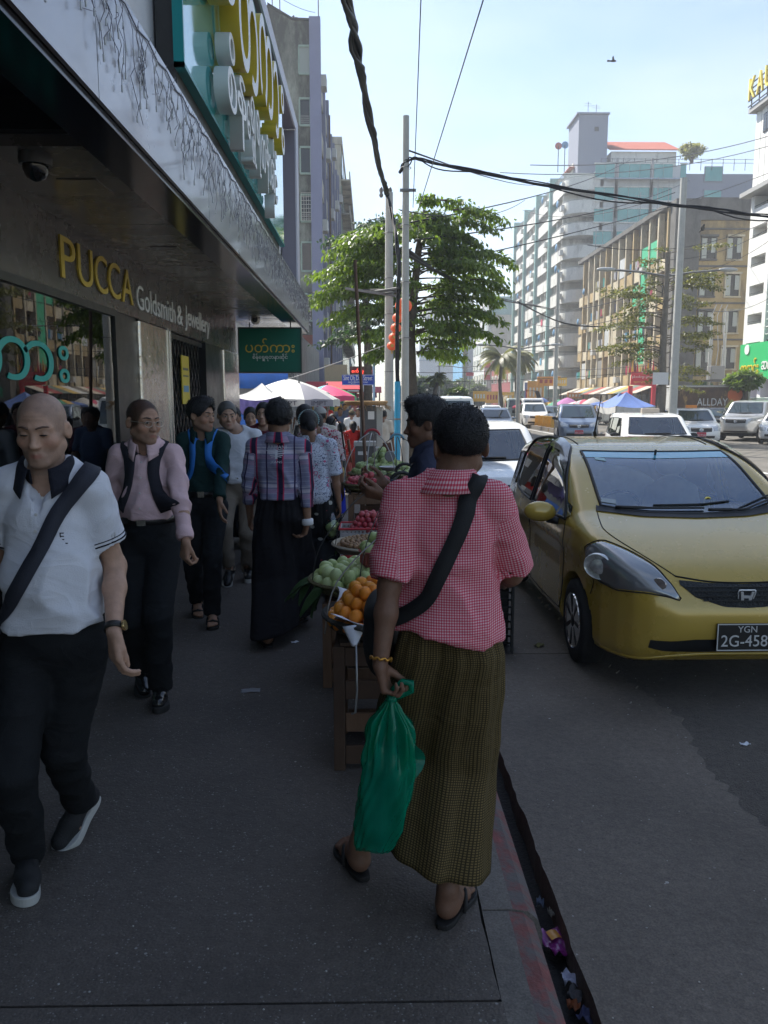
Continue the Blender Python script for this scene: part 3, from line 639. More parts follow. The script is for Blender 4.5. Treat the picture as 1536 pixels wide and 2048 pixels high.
ns_=thing('neon_sign','glowing red lettered shop sign behind the street name plate','sign',at(724,745,40));flat_text('စက်ပစ္စည်း',1.0,.05,M('neon_red',(.6,.03,.02),.5,emit=(1,.06,.03),estr=1.6),ns_,y=0,zs=.28)
mb=MB();mb.box(-.6,.6,.03,.08,-.45,.3);mb.build('board',M('sign_maroon',(.12,.02,.02),.6),ns_);flat_text('ဆိုင်',.6,-.25,M('neon_amber',(.6,.3,.02),.5),ns_,y=0,zs=.18)
goods=[M('goods_%d'%i,c,.6)for i,c in enumerate(((.5,.03,.05),(.45,.10,.12),(.55,.35,.05),(.06,.1,.35),(.5,.48,.45),(.04,.2,.1),(.35,.05,.25),(.03,.03,.04)))]
for i,(px,Y,wd)in enumerate(((668,31,2.0),(690,38,2.4),(718,43,2.2),(640,34,2.2))):
 p=at(px,850,Y);t=thing('market_stall',('stall hung with red and coloured goods below the rainbow umbrella','stall with red goods near the cream signboard','stall with red shelves past the grey cabinet','stall of bright packets behind the pale umbrella')[i],'market stall',(p.x,Y,-.178));r_=random.Random(i)
 bp('frame',rustw,lambda b:[b.box(x-.03,x+.03,y-.03,y+.03,0,2.3)for x in(-wd/2,wd/2)for y in(-.5,.5)],t,Vector((0,0,0)));bp('counter',MATS['shop_grey'],lambda b:b.box(-wd/2,wd/2,-.55,.5,.7,.78),t,Vector((0,0,0)));bp('roof_sheet',goods[0]if i!=1 else goods[4],lambda b:b.prism([(-wd/2-.1,-.75,2.2),(wd/2+.1,-.75,2.2),(wd/2+.1,.6,2.5),(-wd/2-.1,.6,2.5)],(0,0,.04)),t,Vector((0,0,0)))
 for k in range(46):
  x,z,s_=r_.uniform(-wd/2,wd/2-.2),r_.choice([.79,1.1,1.4,1.7,1.95]),r_.uniform(.08,.2);bp('packet',r_.choice(goods),lambda b:b.box(x,x+s_,-.5+r_.uniform(0,.3),-.4+r_.uniform(.31,.5),z,z+r_.uniform(.12,.28)),t,Vector((0,0,0)))
Xf=24.0
def P3(name,mat,fn,t,**k):
 r=t
 while r.parent:r=r.parent
 mb=MB(r.location);fn(mb);return mb.build(name,mat,t,**k)
kw=M('kaung_white',(.74,.74,.70),.6,var=.05,scale=1,stain=((.5,.5,.46),.6,.5));tealg=M('teal_glass',(.10,.33,.31),.14,var=.2,scale=.6,coat=.4);bluep=M('blue_panel',(.06,.20,.55),.4);greyw=M('tower_grey',(.46,.48,.48),.8,var=.1,scale=.5,stain=((.24,.25,.25),.52,.6),sscale=.4);balw=M('balcony_white',(.62,.62,.58),.8,var=.1,scale=.8,stain=((.22,.22,.20),.52,.75),sscale=.6);slate=M('slate_blue',(.22,.24,.30),.8,var=.08)
ochre=M('ochre_render',(.40,.30,.15),.9,var=.15,scale=.8,stain=((.15,.12,.08),.49,.8),sscale=.5);dkc=M('dark_concrete',(.13,.125,.115),.95,var=.35,scale=.8,stain=((.035,.035,.033),.5,.7),sscale=.4);cream=M('cream_pier',(.52,.46,.33),.9,var=.2,scale=.9,stain=((.14,.12,.09),.50,.8),sscale=.6)
roof_r=M('red_roof',(.42,.13,.09),.7,var=.15,scale=3);steel_d=M('dark_steel',(.06,.06,.06),.6)
kb_=thing('office_building','white corner block with yellow roof letters and green shop sign','building',(Xf,52,0));y1=52.0
zr=at(1475,225,y1).z;zl=at(1472,385,y1).z
P3('wall',kw,lambda b:b.box(Xf,Xf+16,26,y1,zl,zr),kb_);P3('wall',kw,lambda b:b.box(Xf+1.2,Xf+16,26,y1,0,zl-.3),kb_)
P3('cornice',M('cornice_grey',(.35,.35,.34),.7),lambda b:(b.box(Xf-.6,Xf+16,26,y1+.4,zl-.28,zl-.02),b.box(Xf-.4,Xf+16,26,y1+.3,zr+.01,zr+.3)),kb_)
for k in range(38):P3('cladding_joint',MATS['cornice_grey'],lambda b:b.box(Xf-.012,Xf,51.3-k*.7,51.33-k*.7,zl,zr),kb_)
for k,(yy,z0)in enumerate(((50.6,at(1500,262,50.6).z),(47.8,zl+3.4),(48.6,zl+.6),(45,zl+3.4),(42,zl+.6))):
 w_=P3('window',steel_d if k==0 else kw,lambda b:b.box(Xf-.06,Xf-.013,yy-.55,yy+.35,z0,z0+1.1),kb_);P3('pane',dkw,lambda b:(b.box(Xf-.075,Xf-.061,yy-.5,yy-.13,z0+.06,z0+1.04),b.box(Xf-.075,Xf-.061,yy-.07,yy+.3,z0+.06,z0+1.04)),w_)
nf=5;fh=(zl-.3-5.4)/nf
for q in range(7):
 ya=y1-q*4.2
 P3('pier',kw,lambda b:b.box(Xf,Xf+1.19,ya-.45,ya,0,zl-.3),kb_)
 for f in range(nf):
  z=5.4+f*fh;bl=P3('balcony',kw,lambda b:(b.box(Xf,Xf+1.19,ya-2.3,ya-.46,z-.18,z),b.box(Xf,Xf+.12,ya-2.3,ya-.46,z,z+.95)),kb_);P3('doorway',dkw if f%2 else greyw,lambda b:b.box(Xf+1.16,Xf+1.199,ya-2.1,ya-.8,z+.02,z+fh-.5),bl);P3('rail',steel_d,lambda b:[b.box(Xf+.02,Xf+.05,ya-2.3,ya-.46,z+1.1+j*.35,z+1.13+j*.35)for j in range(int((fh-1.4)/.35))],bl)
 P3('pier',kw,lambda b:b.box(Xf,Xf+1.19,ya-2.75,ya-2.31,0,zl-.3),kb_)
 P3('curtain_wall',(M('green_panel',(.03,.30,.20),.4),tealg,bluep)[q%3],lambda b:b.box(Xf+.3,Xf+.4,ya-4.19,ya-2.76,5.4,zl-.3),kb_);P3('blue_strip',bluep,lambda b:b.box(Xf+.27,Xf+.299,ya-3.7,ya-3.2,8.5,zl-1.2),kb_)if q==0 else None
 for j in range(22):P3('louvre',kw,lambda b:b.box(Xf+.05,Xf+.12,ya-4.19,ya-2.76,5.6+j*.44,5.65+j*.44),kb_)
P3('dark_band',steel_d,lambda b:b.box(Xf+.2,Xf+1.19,26,y1-.5,3.9,5.3),kb_)
sg=thing('shop_sign','bright green shop sign with yellow letters on the white corner block','sign',(Xf-.35,50.2,4.1));P3('board',M('sign_bright_green',(.02,.42,.13),.5),lambda b:b.box(Xf-.5,Xf-.2,42,51.2,2.9,5.1),sg)
for tx,ya,yb,m_,z_,zs_ in(('ကောင်း',50.9,48.6,M('yellow_face',(.7,.52,.03),.5),3.75,.9),('ဆက်',48.2,46.8,kw,3.9,.9),('၅၇',50.2,49.2,MATS['yellow_face'],3.15,.4)):
 o=flat_text(tx,ya-yb,0,m_,sg,y=0,zs=zs_,depth=.05);o.location=(-.19,(ya+yb)/2-50.2,z_-4.1);o.rotation_euler=(R(90),0,R(-90))
 o.location.x=-.19
disc=P3('emblem',kw,lambda b:b.lathe([(.3,Xf-.56),(.3,Xf-.51),(0,Xf-.51)],(0,50.2,4.75),20,ax='x'),sg)
rs_=thing('roof_sign','yellow capital letters on a steel frame along the white roof edge','sign',(Xf,50,zr+.3));yel_l=M('yellow_letters',(.75,.60,.12),.5)
me_t=0
for i,ch in enumerate('KAUNG SI'):
 if ch==' ':continue
 o=flat_text(ch,.80 if ch!='I' else .2,0,yel_l,rs_,size=1,y=0,depth=.12,zs=1.25,name='roof_letter');o.location=(-.55,51.6-50-i*1.02,1.0);o.rotation_euler=(R(90),0,R(-90))
P3('frame',steel_d,lambda b:([b.box(Xf-.5,Xf-.44,27,52.2,zr+.35+j*.32,zr+.4+j*.32)for j in range(5)],[b.box(Xf-.43,Xf-.37,51.9-k*1.0,51.95-k*1.0,zr+.3,zr+1.7)for k in range(24)]),rs_)
yb0,yb1=65.0,93.5;zo=at(1331,398,yb0).z
oc=thing('apartment_building','ochre walled old apartment block with rows of piers and laundry','building',(Xf,yb0,0))
P3('wall',ochre,lambda b:b.box(Xf+1.4,Xf+15,yb0+.02,yb1,0,zo-.4),oc);P3('end_column',dkc,lambda b:b.box(Xf,Xf+2.0,yb0-.25,yb0+.9,0,zo),oc);P3('end_band',dkc,lambda b:b.box(Xf+2.01,Xf+15,yb0-.2,yb0+.01,zo-1.6,zo+.1),oc);P3('roof_slab',dkc,lambda b:b.box(Xf-.3,Xf+15,yb0+.91,yb1,zo-.38,zo),oc)
for f in range(6):
 z=1.3+f*2.85
 if z+1.9>zo-1.5:break
 for xx in(Xf+2.25,Xf+4.3,Xf+7.5,Xf+10):
  w_=P3('window',cream if xx>Xf+4 else dkc,lambda b:(b.box(xx-.08,xx,yb0-.1,yb0+.01,z,z+1.7),b.box(xx+1.1,xx+1.2,yb0-.1,yb0+.01,z,z+1.7),b.box(xx-.12,xx+1.25,yb0-.28,yb0+.01,z+1.7,z+1.85),b.box(xx-.12,xx+1.25,yb0-.15,yb0+.01,z-.12,z)),oc);P3('pane',dkw,lambda b:b.box(xx+.01,xx+1.09,yb0-.01,yb0+.015,z+.01,z+1.69),w_);P3('shutter',M('shutter_pale',(.40,.42,.38),.7),lambda b:(b.box(xx+.0,xx+.4,yb0-.06,yb0-.02,z+.05,z+1.6),b.box(xx+.75,xx+1.09,yb0-.06,yb0-.02,z+.5,z+1.6)),w_)
 P3('string_course',dkc,lambda b:b.box(Xf+2.01,Xf+15,yb0-.12,yb0+.015,z+2.25,z+2.37),oc)
nb_=13;bw=(yb1-yb0-1)/nb_;r_=random.Random(5);laundry=[M('laundry_%d'%i,c,.9)for i,c in enumerate(((.55,.55,.55),(.5,.06,.12),(.1,.3,.45),(.5,.3,.35),(.05,.35,.3),(.06,.06,.09),(.45,.4,.2)))];dish_m=M('dish_blue',(.10,.25,.42),.5);gsheet=M('green_sheet',(.05,.42,.22),.8);fbal=3.05
for k in range(nb_):
 ya=yb0+1+k*bw
 P3('pier',cream if k%4 else ochre,lambda b:b.box(Xf-.12,Xf+.35,ya,ya+.28,0,zo-.4),oc)
 if k in(2,):P3('green_screen',gsheet,lambda b:b.box(Xf-.05,Xf-.01,ya+.3,ya+bw-.02,3.4,zo-2.5),oc)
 for f in range(5):
  z=3.1+f*fbal
  if z>zo-2:break
  bl=P3('balcony',ochre if(k+f)%3 else cream,lambda b:(b.box(Xf+.0,Xf+1.39,ya+.29,ya+bw-.01,z-.14,z),b.box(Xf+.0,Xf+.1,ya+.29,ya+bw-.01,z,z+.85)),oc);P3('opening',dkw,lambda b:b.box(Xf+1.36,Xf+1.395,ya+.5,ya+bw-.5,z+.05,z+2.3),bl)
  u=r_.random()
  if u<.35:
   for j in range(r_.randint(1,3)):yy=ya+.4+j*.55;P3('laundry',r_.choice(laundry),lambda b:b.grid(lambda p_,q_:(Xf-.12+.05*math.sin(p_*6+j),yy+p_*.45,z+1.7-q_*r_.uniform(.5,.9)),4,3),bl)
  elif u<.45:P3('dish',dish_m,lambda b:b.lathe([(0,.0),(.2,.03),(.38,.12)],(Xf-.55,ya+.8,z+1.2),12,ax='x'),bl)
  elif u<.6:P3('board',r_.choice([cream,greyw,gsheet,wood_m]),lambda b:b.box(Xf-.04,Xf-.005,ya+.3,ya+bw-.05,z+.86,z+2.6),bl)
  elif u<.7:P3('ac_unit',MATS['ac_white'],lambda b:b.box(Xf-.5,Xf-.03,ya+.5,ya+1.3,z+.2,z+.75),bl)
def aerials(t,pts,base):
 for(x,y,z,h_)in pts:
  mb=MB(base);mb.tube([(x,y,z),(x,y,z+h_)],.035,5);[mb.bar((x-.5,y,z+h_*q),(x+.5,y+.2,z+h_*q),.03)for q in(.75,.9)];mb.build('aerial',M('aerial_grey',(.3,.3,.3),.5),t)
aerials(oc,[(Xf+.5,68,zo,2.2),(Xf+.5,75,zo,3.0),(Xf+.3,83,zo,2.0),(Xf+1,72,zo,3.5),(Xf+.4,89,zo,2.6)],oc.location)
yt,yt1=97.0,131.0;zt=at(1190,330,yt).z;tw=thing('apartment_tower','tall white tower with rounded balconies and teal windows behind the ochre block','building',(Xf+3,yt,0));xe=Xf+2.9
P3('wall',greyw,lambda b:b.box(xe,Xf+12.5,yt,yt1,0,zt),tw);P3('wall',slate,lambda b:b.box(Xf+12.51,Xf+30,yt+1.2,yt1-8,0,zt-.6),tw)
P3('roof_rail',steel_d,lambda b:([b.box(xe,Xf+30,yt+.1,yt+.14,zt+.3+j*.4,zt+.34+j*.4)for j in range(2)],[b.box(xe+k*1.3,xe+k*1.3+.05,yt+.1,yt+.15,zt-.5,zt+.8)for k in range(20)]),tw)
P3('canopy_strip',M('zinc_blue',(.30,.36,.45),.5),lambda b:b.prism([(Xf+3.4,yt-.9,zt-1.75),(Xf+12.2,yt-.9,zt-1.75),(Xf+12.2,yt-.01,zt-1.45),(Xf+3.4,yt-.01,zt-1.45)],(0,0,.06)),tw)
rows_t=[(328,356),(375,401),(418,444),(463,489),(508,533),(553,577),(598,622),(640,664)]
cols_t=[(1190,1229),(1237,1300),(1307,1345),(1360,1372)]
for i,(a,b_)in enumerate(rows_t):
 z1,z0=at(1250,a,yt).z,at(1250,b_,yt).z
 for c0,c1 in cols_t[:4 if i==0 else 3]:
  x0,x1=at(c0,350,yt).x,at(c1,350,yt).x;w_=P3('window',balw,lambda b:(b.box(x0-.1,x1+.1,yt-.1,yt+.01,z1,z1+.12),b.box(x0-.1,x1+.1,yt-.14,yt+.01,z0-.14,z0)),tw);n=max(1,int((x1-x0)/1.1));
  for k in range(n):P3('pane',tealg,lambda b:b.box(x0+(x1-x0)*k/n+.04,x0+(x1-x0)*(k+1)/n-.02,yt-.06,yt+.01,z0+.02,z1-.02),w_)
 P3('column',M('pier_grey',(.30,.30,.30),.8),lambda b:[b.box(at(c,350,yt).x-.12,at(c,350,yt).x+.12,yt-.25,yt-.005,z0-2.0,z1+.6)for c in(1233,1303)],tw)
 w_=P3('window',slate,lambda b:b.box(at(1418,350,yt).x-.1,at(1452,350,yt).x+.1,yt+1.1,yt+1.19,z0-.1,z1+.1),tw);P3('pane',tealg,lambda b:b.box(at(1418,350,yt).x,at(1452,350,yt).x,yt+1.06,yt+1.099,z0,z1),w_)
nfl=10;fht=(zt-3.2)/nfl;xb=Xf-.9
for f in range(nfl):
 z=3.2+f*fht
 for seg in range(4):
  ya,yb_=yt+(-.0 if seg==0 else .4)+seg*8.4,yt+8.0+seg*8.4
  def rim(o_):
   pts=[]
   rc=2.3
   if seg==0:pts=[(xe+.4,ya-.0-o_*0)]+[(xb+rc-math.sin(a)*(rc),ya+rc-math.cos(a)*(rc)-.0)for a in np.linspace(.0,PI/2,9)]
   else:pts=[(xe,ya),(xb,ya)]
   return pts+[(xb,yb_),(xe,yb_)]
  poly=rim(0)
  bl=P3('balcony',balw,lambda b:b.prism([(x,y,z-.18)for x,y in poly],(0,0,.2)),tw)
  inner=[(x+(.12 if x<xe-.3 else 0),y+(.10 if y<ya+1 and x>xb+.2 else 0))for x,y in poly]
  mb=MB(tw.location);n=len(poly)
  for i in range(n-1):
   (x0,y0),(x1,y1_)=poly[i],poly[i+1];(u0,v0),(u1,v1)=inner[i],inner[i+1];mb.add([(x0,y0,z+.02),(x1,y1_,z+.02),(x1,y1_,z+1.25),(x0,y0,z+1.25),(u0,v0,z+1.25),(u1,v1,z+1.25),(u1,v1,z+.02),(u0,v0,z+.02)],[(0,1,2,3),(3,2,5,4),(4,5,6,7)])
  mb.build('parapet',balw,bl,smooth=40)
  P3('handrail',M('rail_grey',(.35,.35,.34),.5),lambda b:b.tube([(x,y,z+1.36)for x,y in poly],.04,4),bl)
  P3('opening',dkw if(f+seg)%3 else MATS['pane_pale'],lambda b:b.box(xe-.04,xe-.01,ya+1.2,yb_-1.2,z+.1,z+fht-.7),bl)
  for q in(2.6,5.4):P3('divider',balw,lambda b:b.box(xb+.1,xe-.05,ya+q,ya+q+.15,z+.03,z+fht-.2),bl);P3('window',MATS['pane_pale']if(f+q)%2>1 else wood_m,lambda b:(b.box(xe-.08,xe-.045,ya+q-1.3,ya+q-.2,z+1.0,z+2.2),b.box(xe-.08,xe-.045,ya+q+.5,ya+q+1.2,z+.1,z+2.2)),bl)
  if r_.random()<.5:P3('ac_unit',MATS['ac_white'],lambda b:b.box(xb-.42,xb-.03,ya+1.2,ya+2.0,z+.3,z+.9),bl)
  if r_.random()<.55:P3('window_grille',wood_m,lambda b:[b.box(xb+.05,xb+.08,ya+2.5+j*.3,ya+2.54+j*.3,z+1.3,z+fht-.2)for j in range(16)],bl)
  if r_.random()<.3:P3('dish',dish_m,lambda b:b.lathe([(0,.0),(.25,.04),(.5,.16)],(xb-.4,ya+4,z+1.6),12,ax='x'),bl)
  if r_.random()<.35:P3('laundry',r_.choice(laundry),lambda b:b.box(xb-.06,xb-.03,ya+3,ya+4,z+.6,z+1.5),bl)
for seg in range(4):ya=yt+8.02+seg*8.4;P3('teal_fin',M('teal_fin',(.26,.44,.41),.5,var=.15),lambda b:b.box(xb-.35,xe,ya,ya+.36,2,zt+.6),tw)
P3('corner_glass',tealg,lambda b:b.box(xe-1.6,xe-.01,yt+.05,yt+.3,3,16),tw)
x0,x1=at(1152,280,yt+4).x,at(1215,280,yt+4).x;z1=at(1180,229,yt+4).z;P3('stair_block',slate,lambda b:(b.box(x0+.3,x1,yt+4,yt+9,zt+.01,z1),b.box(x0,x1+.15,yt+3.8,yt+9.2,z1+.005,z1+.2)),tw);w_=P3('window',steel_d,lambda b:b.box(x0+2.2,x0+2.7,yt+3.95,yt+3.995,z1-1.9,z1-1.4),tw)
x2,x3=at(1213,300,yt+6).x,at(1352,300,yt+6).x;z2,z3=at(1250,303,yt+5).z,at(1250,281,yt+9).z;P3('red_roof',roof_r,lambda b:b.prism([(x2,yt+4.5,z2),(x3,yt+4.5,z2),(x3,yt+10,z3),(x2,yt+10,z3)],(0,0,.12)),tw)
for k in range(40):P3('roof_rib',roof_r,lambda b:b.bar((x2+.1+k*(x3-x2-.2)/39,yt+4.5,z2+.14),(x2+.1+k*(x3-x2-.2)/39,yt+10,z3+.14),.05),tw)
P3('roof_house',balw,lambda b:(b.box(x2+.3,x3-.3,yt+5,yt+9.5,zt+.01,z2),b.box(xe-1.8,xe+1.8,yt+6,yt+9,zt+.01,zt+1.9)),tw);P3('red_roof',roof_r,lambda b:b.box(xe-2.4,xe+.6,yt+5.4,yt+9,zt+1.2,zt+1.32),tw)
for q,(px,py,m_)in enumerate(((1117,292,M('dish_red',(.4,.10,.08),.6)),(1130,290,dish_m))):
 p=at(px,py,yt+3);P3('dish',m_,lambda b:b.lathe([(0,.16),(.25,.1),(.42,0)],p,14,ax='y'),tw)
 P3('dish_stand',steel_d,lambda b:b.tube([(p.x,p.y,zt),(p.x,p.y,p.z)],.05,5),tw)
aerials(tw,[(x0+1.6,yt+5,z1,1.8),(x0+2.6,yt+5,z1,1.5),(xe-.5,yt+7,zt+1.9,1.6),(xe-1.4,118,zt,2.0)],tw.location)
nbk=block('concrete block topped with green netting down the avenue',at(975,700,160).x,160,182,at(975,607,160).z,M('white_facade',(.55,.55,.53),.8,var=.1,scale=.5,stain=((.3,.3,.3),.6,.5)),depth=16,floors=5,bays=5,dirx=-1,bal=False)
P3('end_wall',M('end_concrete',(.36,.34,.29),.9,var=.2,scale=.3,stain=((.16,.15,.13),.5,.7),sscale=.12),lambda b:b.box(nbk.location.x+.6,nbk.location.x+15.9,159.4,159.98,0,at(975,607,160).z),nbk);P3('netting',M('net_teal',(.16,.28,.28),.9,var=.2,scale=.6),lambda b:b.box(nbk.location.x+.7,nbk.location.x+16,159.2,159.38,at(975,630,160).z,at(975,600,160).z+.6),nbk);P3('stair_block',MATS['net_teal'],lambda b:b.box(nbk.location.x+8,nbk.location.x+16,160,168,at(975,607,160).z+.01,at(975,592,160).z),nbk)
aerials(nbk,[(nbk.location.x+1+k*1.1,160,at(975,600,160).z,1.6)for k in range(8)],nbk.location)
sc_=block('building wrapped in blue scaffolding sheets beyond the netted block',at(936,700,205).x,205,232,at(936,628,205).z,M('sheet_slate',(.22,.26,.31),.8,var=.2,scale=.5),depth=20,floors=6,bays=4,dirx=-1,bal=False)
P3('scaffold_sheet',M('sheet_blue',(.13,.33,.52),.8,var=.25,scale=.4),lambda b:b.box(sc_.location.x-1.6,sc_.location.x-1.5,203,226,3,at(936,636,205).z),sc_)
fw=block('tall pale tower block closing the far end of the avenue',at(925,700,300).x-14,300,330,at(900,600,300).z,M('far_white',(.55,.55,.50),.85,var=.06),depth=18,floors=10,bays=4,dirx=-1,bal=False)
for i in range(10):
 for k in range(6):w_=P3('window',dkw,lambda b:b.box(fw.location.x+1+k*2.6,fw.location.x+2.4+k*2.6,299.9,299.98,6+i*3.1,7.6+i*3.1),fw)
wh=thing('warehouse','long windowless pale building low in the far gap of the avenue','building',(at(895,720,260).x,260,0));P3('wall',M('pale_blue_wall',(.5,.53,.56),.8,var=.04),lambda b:b.box(wh.location.x-9,wh.location.x+6,260,285,0,at(895,688,260).z),wh);P3('eave',M('eave_blue',(.3,.36,.45),.7),lambda b:b.box(wh.location.x-9.2,wh.location.x+6.2,259.7,259.98,at(895,722,260).z,at(895,720,260).z),wh)
red_b=block('dark red shop house with white arches under the palms',Xf-.5,134,156,9.0,M('red_render',(.28,.06,.06),.8,var=.1),depth=14,floors=2,bays=6,dirx=-1,bal=False,acc=M('trim_white',(.6,.58,.55),.7))
P3('arch',MATS['trim_white'],lambda b:[b.tube([(Xf+2+k*3.4+1.2*math.cos(a),133.9,6.4+1.3*math.sin(a))for a in np.linspace(0,PI,12)],.14,5)for k in range(4)],red_b);P3('end_wall',M('red_end',(.32,.08,.07),.8,var=.15),lambda b:b.box(Xf-.4,Xf+13,133.8,133.99,0,5.5),red_b)
signs=[(960,1,782,803,118,(.75,.42,.02)),(985,1,783,806,119,(.70,.38,.03)),(1010,1.4,784,806,121,(.75,.45,.04)),(1061,.7,765,812,100,(.08,.16,.5)),(1072,1.0,762,806,98,(.70,.35,.04)),(1098,1.3,753,772,90,(.70,.33,.05)),(1123,.6,755,772,89,(.75,.5,.05)),(940,.6,745,752,130,(.5,.05,.10)),(1150,.8,785,797,84,(.6,.25,.08)),(1390,1.6,775,795,64,(.02,.25,.15)),(975,.5,725,760,132,(.5,.06,.08))]
for i,(px,hw,a,b_,Y,c)in enumerate(signs):
 z1,z0=at(px,a,Y).z,at(px,b_,Y).z;x=at(px,a,Y).x;t=thing('shop_sign','small %s shop board %s'%(('amber','amber','amber','blue','orange','orange','yellow','crimson','red','dark green','red')[i],('furthest left in the yellow row under the palms','between two others in the yellow row under the palms','widest of the yellow row under the palms','standing upright left of the tall orange one','standing tall by the rounded balconies','fixed to the lamp post side at first floor height','beside the first floor orange one','sticking out high over the far road','on the ochre block ground floor','behind the painted truck','hung vertically on the far white facade')[i]),'sign',(x,Y,z0))
 mb=MB();mb.box(-hw,hw,-.06,.06,0,z1-z0);mb.build('board',M('board_%d'%i,c,.5,var=.1,scale=2),t);mb=MB();[mb.box(-hw*.8+k*hw*.42,-hw*.8+k*hw*.42+hw*.25,-.075,-.061,(z1-z0)*.3,(z1-z0)*.7)for k in range(4)];mb.build('characters',M('board_ink',(.35,.02,.02),.5)if i%2 else M('board_pale',(.7,.68,.6),.5),t);mb=MB();mb.tube([(0,.1,-z0),(0,.1,(z1-z0)*.5)],.06,6);mb.build('post',steel_d,t)
awn=[M('awning_%d'%i,c,.8,var=.1)for i,c in enumerate(((.45,.40,.33),(.30,.05,.05),(.10,.14,.12),(.45,.30,.08),(.5,.5,.5),(.12,.10,.08)))]
for k in range(13):
 ya=66+k*2.1;t=thing('street_shop',['open shop with a tan awning','open shop with a dark red awning','open shop with a murky green awning','open shop with a mustard awning','open shop with a pale grey awning','open shop with a brown awning'][k%6]+' in bay %s of the ochre block'%['one','two','three','four','five','six','seven','eight','nine','ten','eleven','twelve','thirteen'][k],'shop',(Xf-.2,ya,0));r_=random.Random(k)
 mb=MB();mb.prism([(-1.9,0,2.2),(-1.9,2.05,2.2),(0,2.05,2.9),(0,0,2.9)],(0,0,.05));mb.build('awning',awn[k%6],t);mb=MB();mb.box(-.05,-.02,.1,2.0,0,2.7);mb.build('dark_opening',dkw,t)
 for j in range(7):mb=MB();x,y,z=r_.uniform(-1.6,-.3),r_.uniform(.1,1.7),r_.choice([0,.4,.8]);mb.box(x,x+.3,y,y+.3,z,z+.35);mb.build('goods_box',r_.choice(goods),t)
 mb=MB();[mb.box(-1.85,-1.8,y,y+.05,0,2.2)for y in(.05,1.95)];mb.build('awning_post',steel_d,t)
rb=thing('banner_arch','red banner with white lettering and pennants over a stall entrance','banner',at(1283,800,62));Wp=rb.location
mb=MB();mb.box(-1.0,1.0,-.05,.05,1.1,2.1);mb.build('banner',M('banner_red',(.55,.02,.04),.6),rb,rot=(0,R(4),0));flat_text('နှစ်သစ်ကူး ပွဲတော်',1.7,1.75,kw,rb,y=-.06,zs=.26);flat_text('ဈေးပွဲေတာ်',1.4,1.38,M('banner_gold',(.7,.5,.1),.5),rb,y=-.06,zs=.22)
mb=MB();[mb.box(x-.15,x+.15,-.1,.1,-Wp.z,1.08)for x in(-.9,.9)];mb.build('post',MATS['banner_red'],rb)
for k in range(11):mb=MB();x=-1.0+k*.2;mb.prism([(x-.1,0,2.1),(x+.1,0,2.1),(x+.02*(k%3),0,2.75+.25*(k%2)+.2*math.sin(k))],(0,.03,0));mb.build('pennant',(MATS['banner_red'],MATS['board_4'],M('pennant_dark',(.15,.02,.03),.7))[k%3],rb)
def leaf_mat(name,col,trans,rough=.45,var=.35):
 if name in MATS:return MATS[name]
 m=bpy.data.materials.new(name);m.use_nodes=True;MATS[name]=m;t=m.node_tree;b=t.nodes['Principled BSDF'];o=t.nodes['Material Output'];L=t.links.new
 at_=t.nodes.new('ShaderNodeAttribute');at_.attribute_name='hue';mx_=t.nodes.new('ShaderNodeMix');mx_.data_type='RGBA';mx_.inputs['A'].default_value=(*[c*(1-var)for c in col],1);mx_.inputs['B'].default_value=(col[0]*(1+var*1.6),col[1]*(1+var),col[2]*(1+var*.4),1);L(at_.outputs['Fac'],mx_.inputs['Factor'])
 L(mx_.outputs['Result'],b.inputs['Base Color']);b.inputs['Roughness'].default_value=rough;b.inputs['Specular IOR Level'].default_value=.6
 tr=t.nodes.new('ShaderNodeBsdfTranslucent');vm=t.nodes.new('ShaderNodeVectorMath');vm.operation='MULTIPLY';vm.inputs[1].default_value=trans;L(mx_.outputs['Result'],vm.inputs[0]);L(vm.outputs[0],tr.inputs[0])
 ms=t.nodes.new('ShaderNodeMixShader');ms.inputs[0].default_value=.42;L(b.outputs[0],ms.inputs[1]);L(tr.outputs[0],ms.inputs[2]);L(ms.outputs[0],o.inputs[0]);return m
bark=M('bark',(.085,.07,.055),.95,var=.4,scale=9,bump=.8,bscale=14);bark2=M('bark_pale',(.16,.14,.115),.95,var=.35,scale=6,bump=.6,bscale=10)
def leaves(P,D,n,ln,wd,rng,droop=.5,spread=.35):
 """n leaf blades scattered about each twig point P, pointing along D and hanging"""
 q=np.repeat(np.arange(len(P)),n);m=len(q);p=P[q]+rng.normal(size=(m,3))*spread*np.array((1,1,.45));d=D[q]*.8+rng.normal(size=(m,3))*.55;d[:,2]-=droop*rng.uniform(.3,1.5,m);d/=np.linalg.norm(d,axis=1)[:,None]
 up=rng.normal(size=(m,3))*.45+np.array((0,0,1));s=np.cross(d,up);s/=np.linalg.norm(s,axis=1)[:,None];nn=np.cross(s,d);L=ln*rng.uniform(.6,1.25,m)[:,None];w=wd*rng.uniform(.7,1.2,m)[:,None]
 a=p;b=p+d*L*.45+s*w*.5-nn*w*.12;c=p+d*L-nn*L*.10;e=p+d*L*.45-s*w*.5-nn*w*.12;V=np.stack([a,b,c,e],1).reshape(-1,3);F=np.arange(4*m).reshape(-1,4);return V,F,np.repeat(np.clip(rng.normal(.45,.28,m),0,1),4)
def boughs(specs,rng,step=.16):
 """each bough: (root, heading, length, rise, droop) -> list of polylines"""
 out=[]
 for root,a,L,rise,dr in specs:
  n=max(4,int(L/step));p=np.array(root,float);pts=[p.copy()];ang=a
  for i in range(n):
   t=(i+1)/n;ang+=rng.normal()*.07;p=p+np.array((math.cos(ang)*L/n,math.sin(ang)*L/n,(rise*(1-t)-dr*t*t)*L/n));pts.append(p.copy())
  out.append(np.array(pts))
 return out
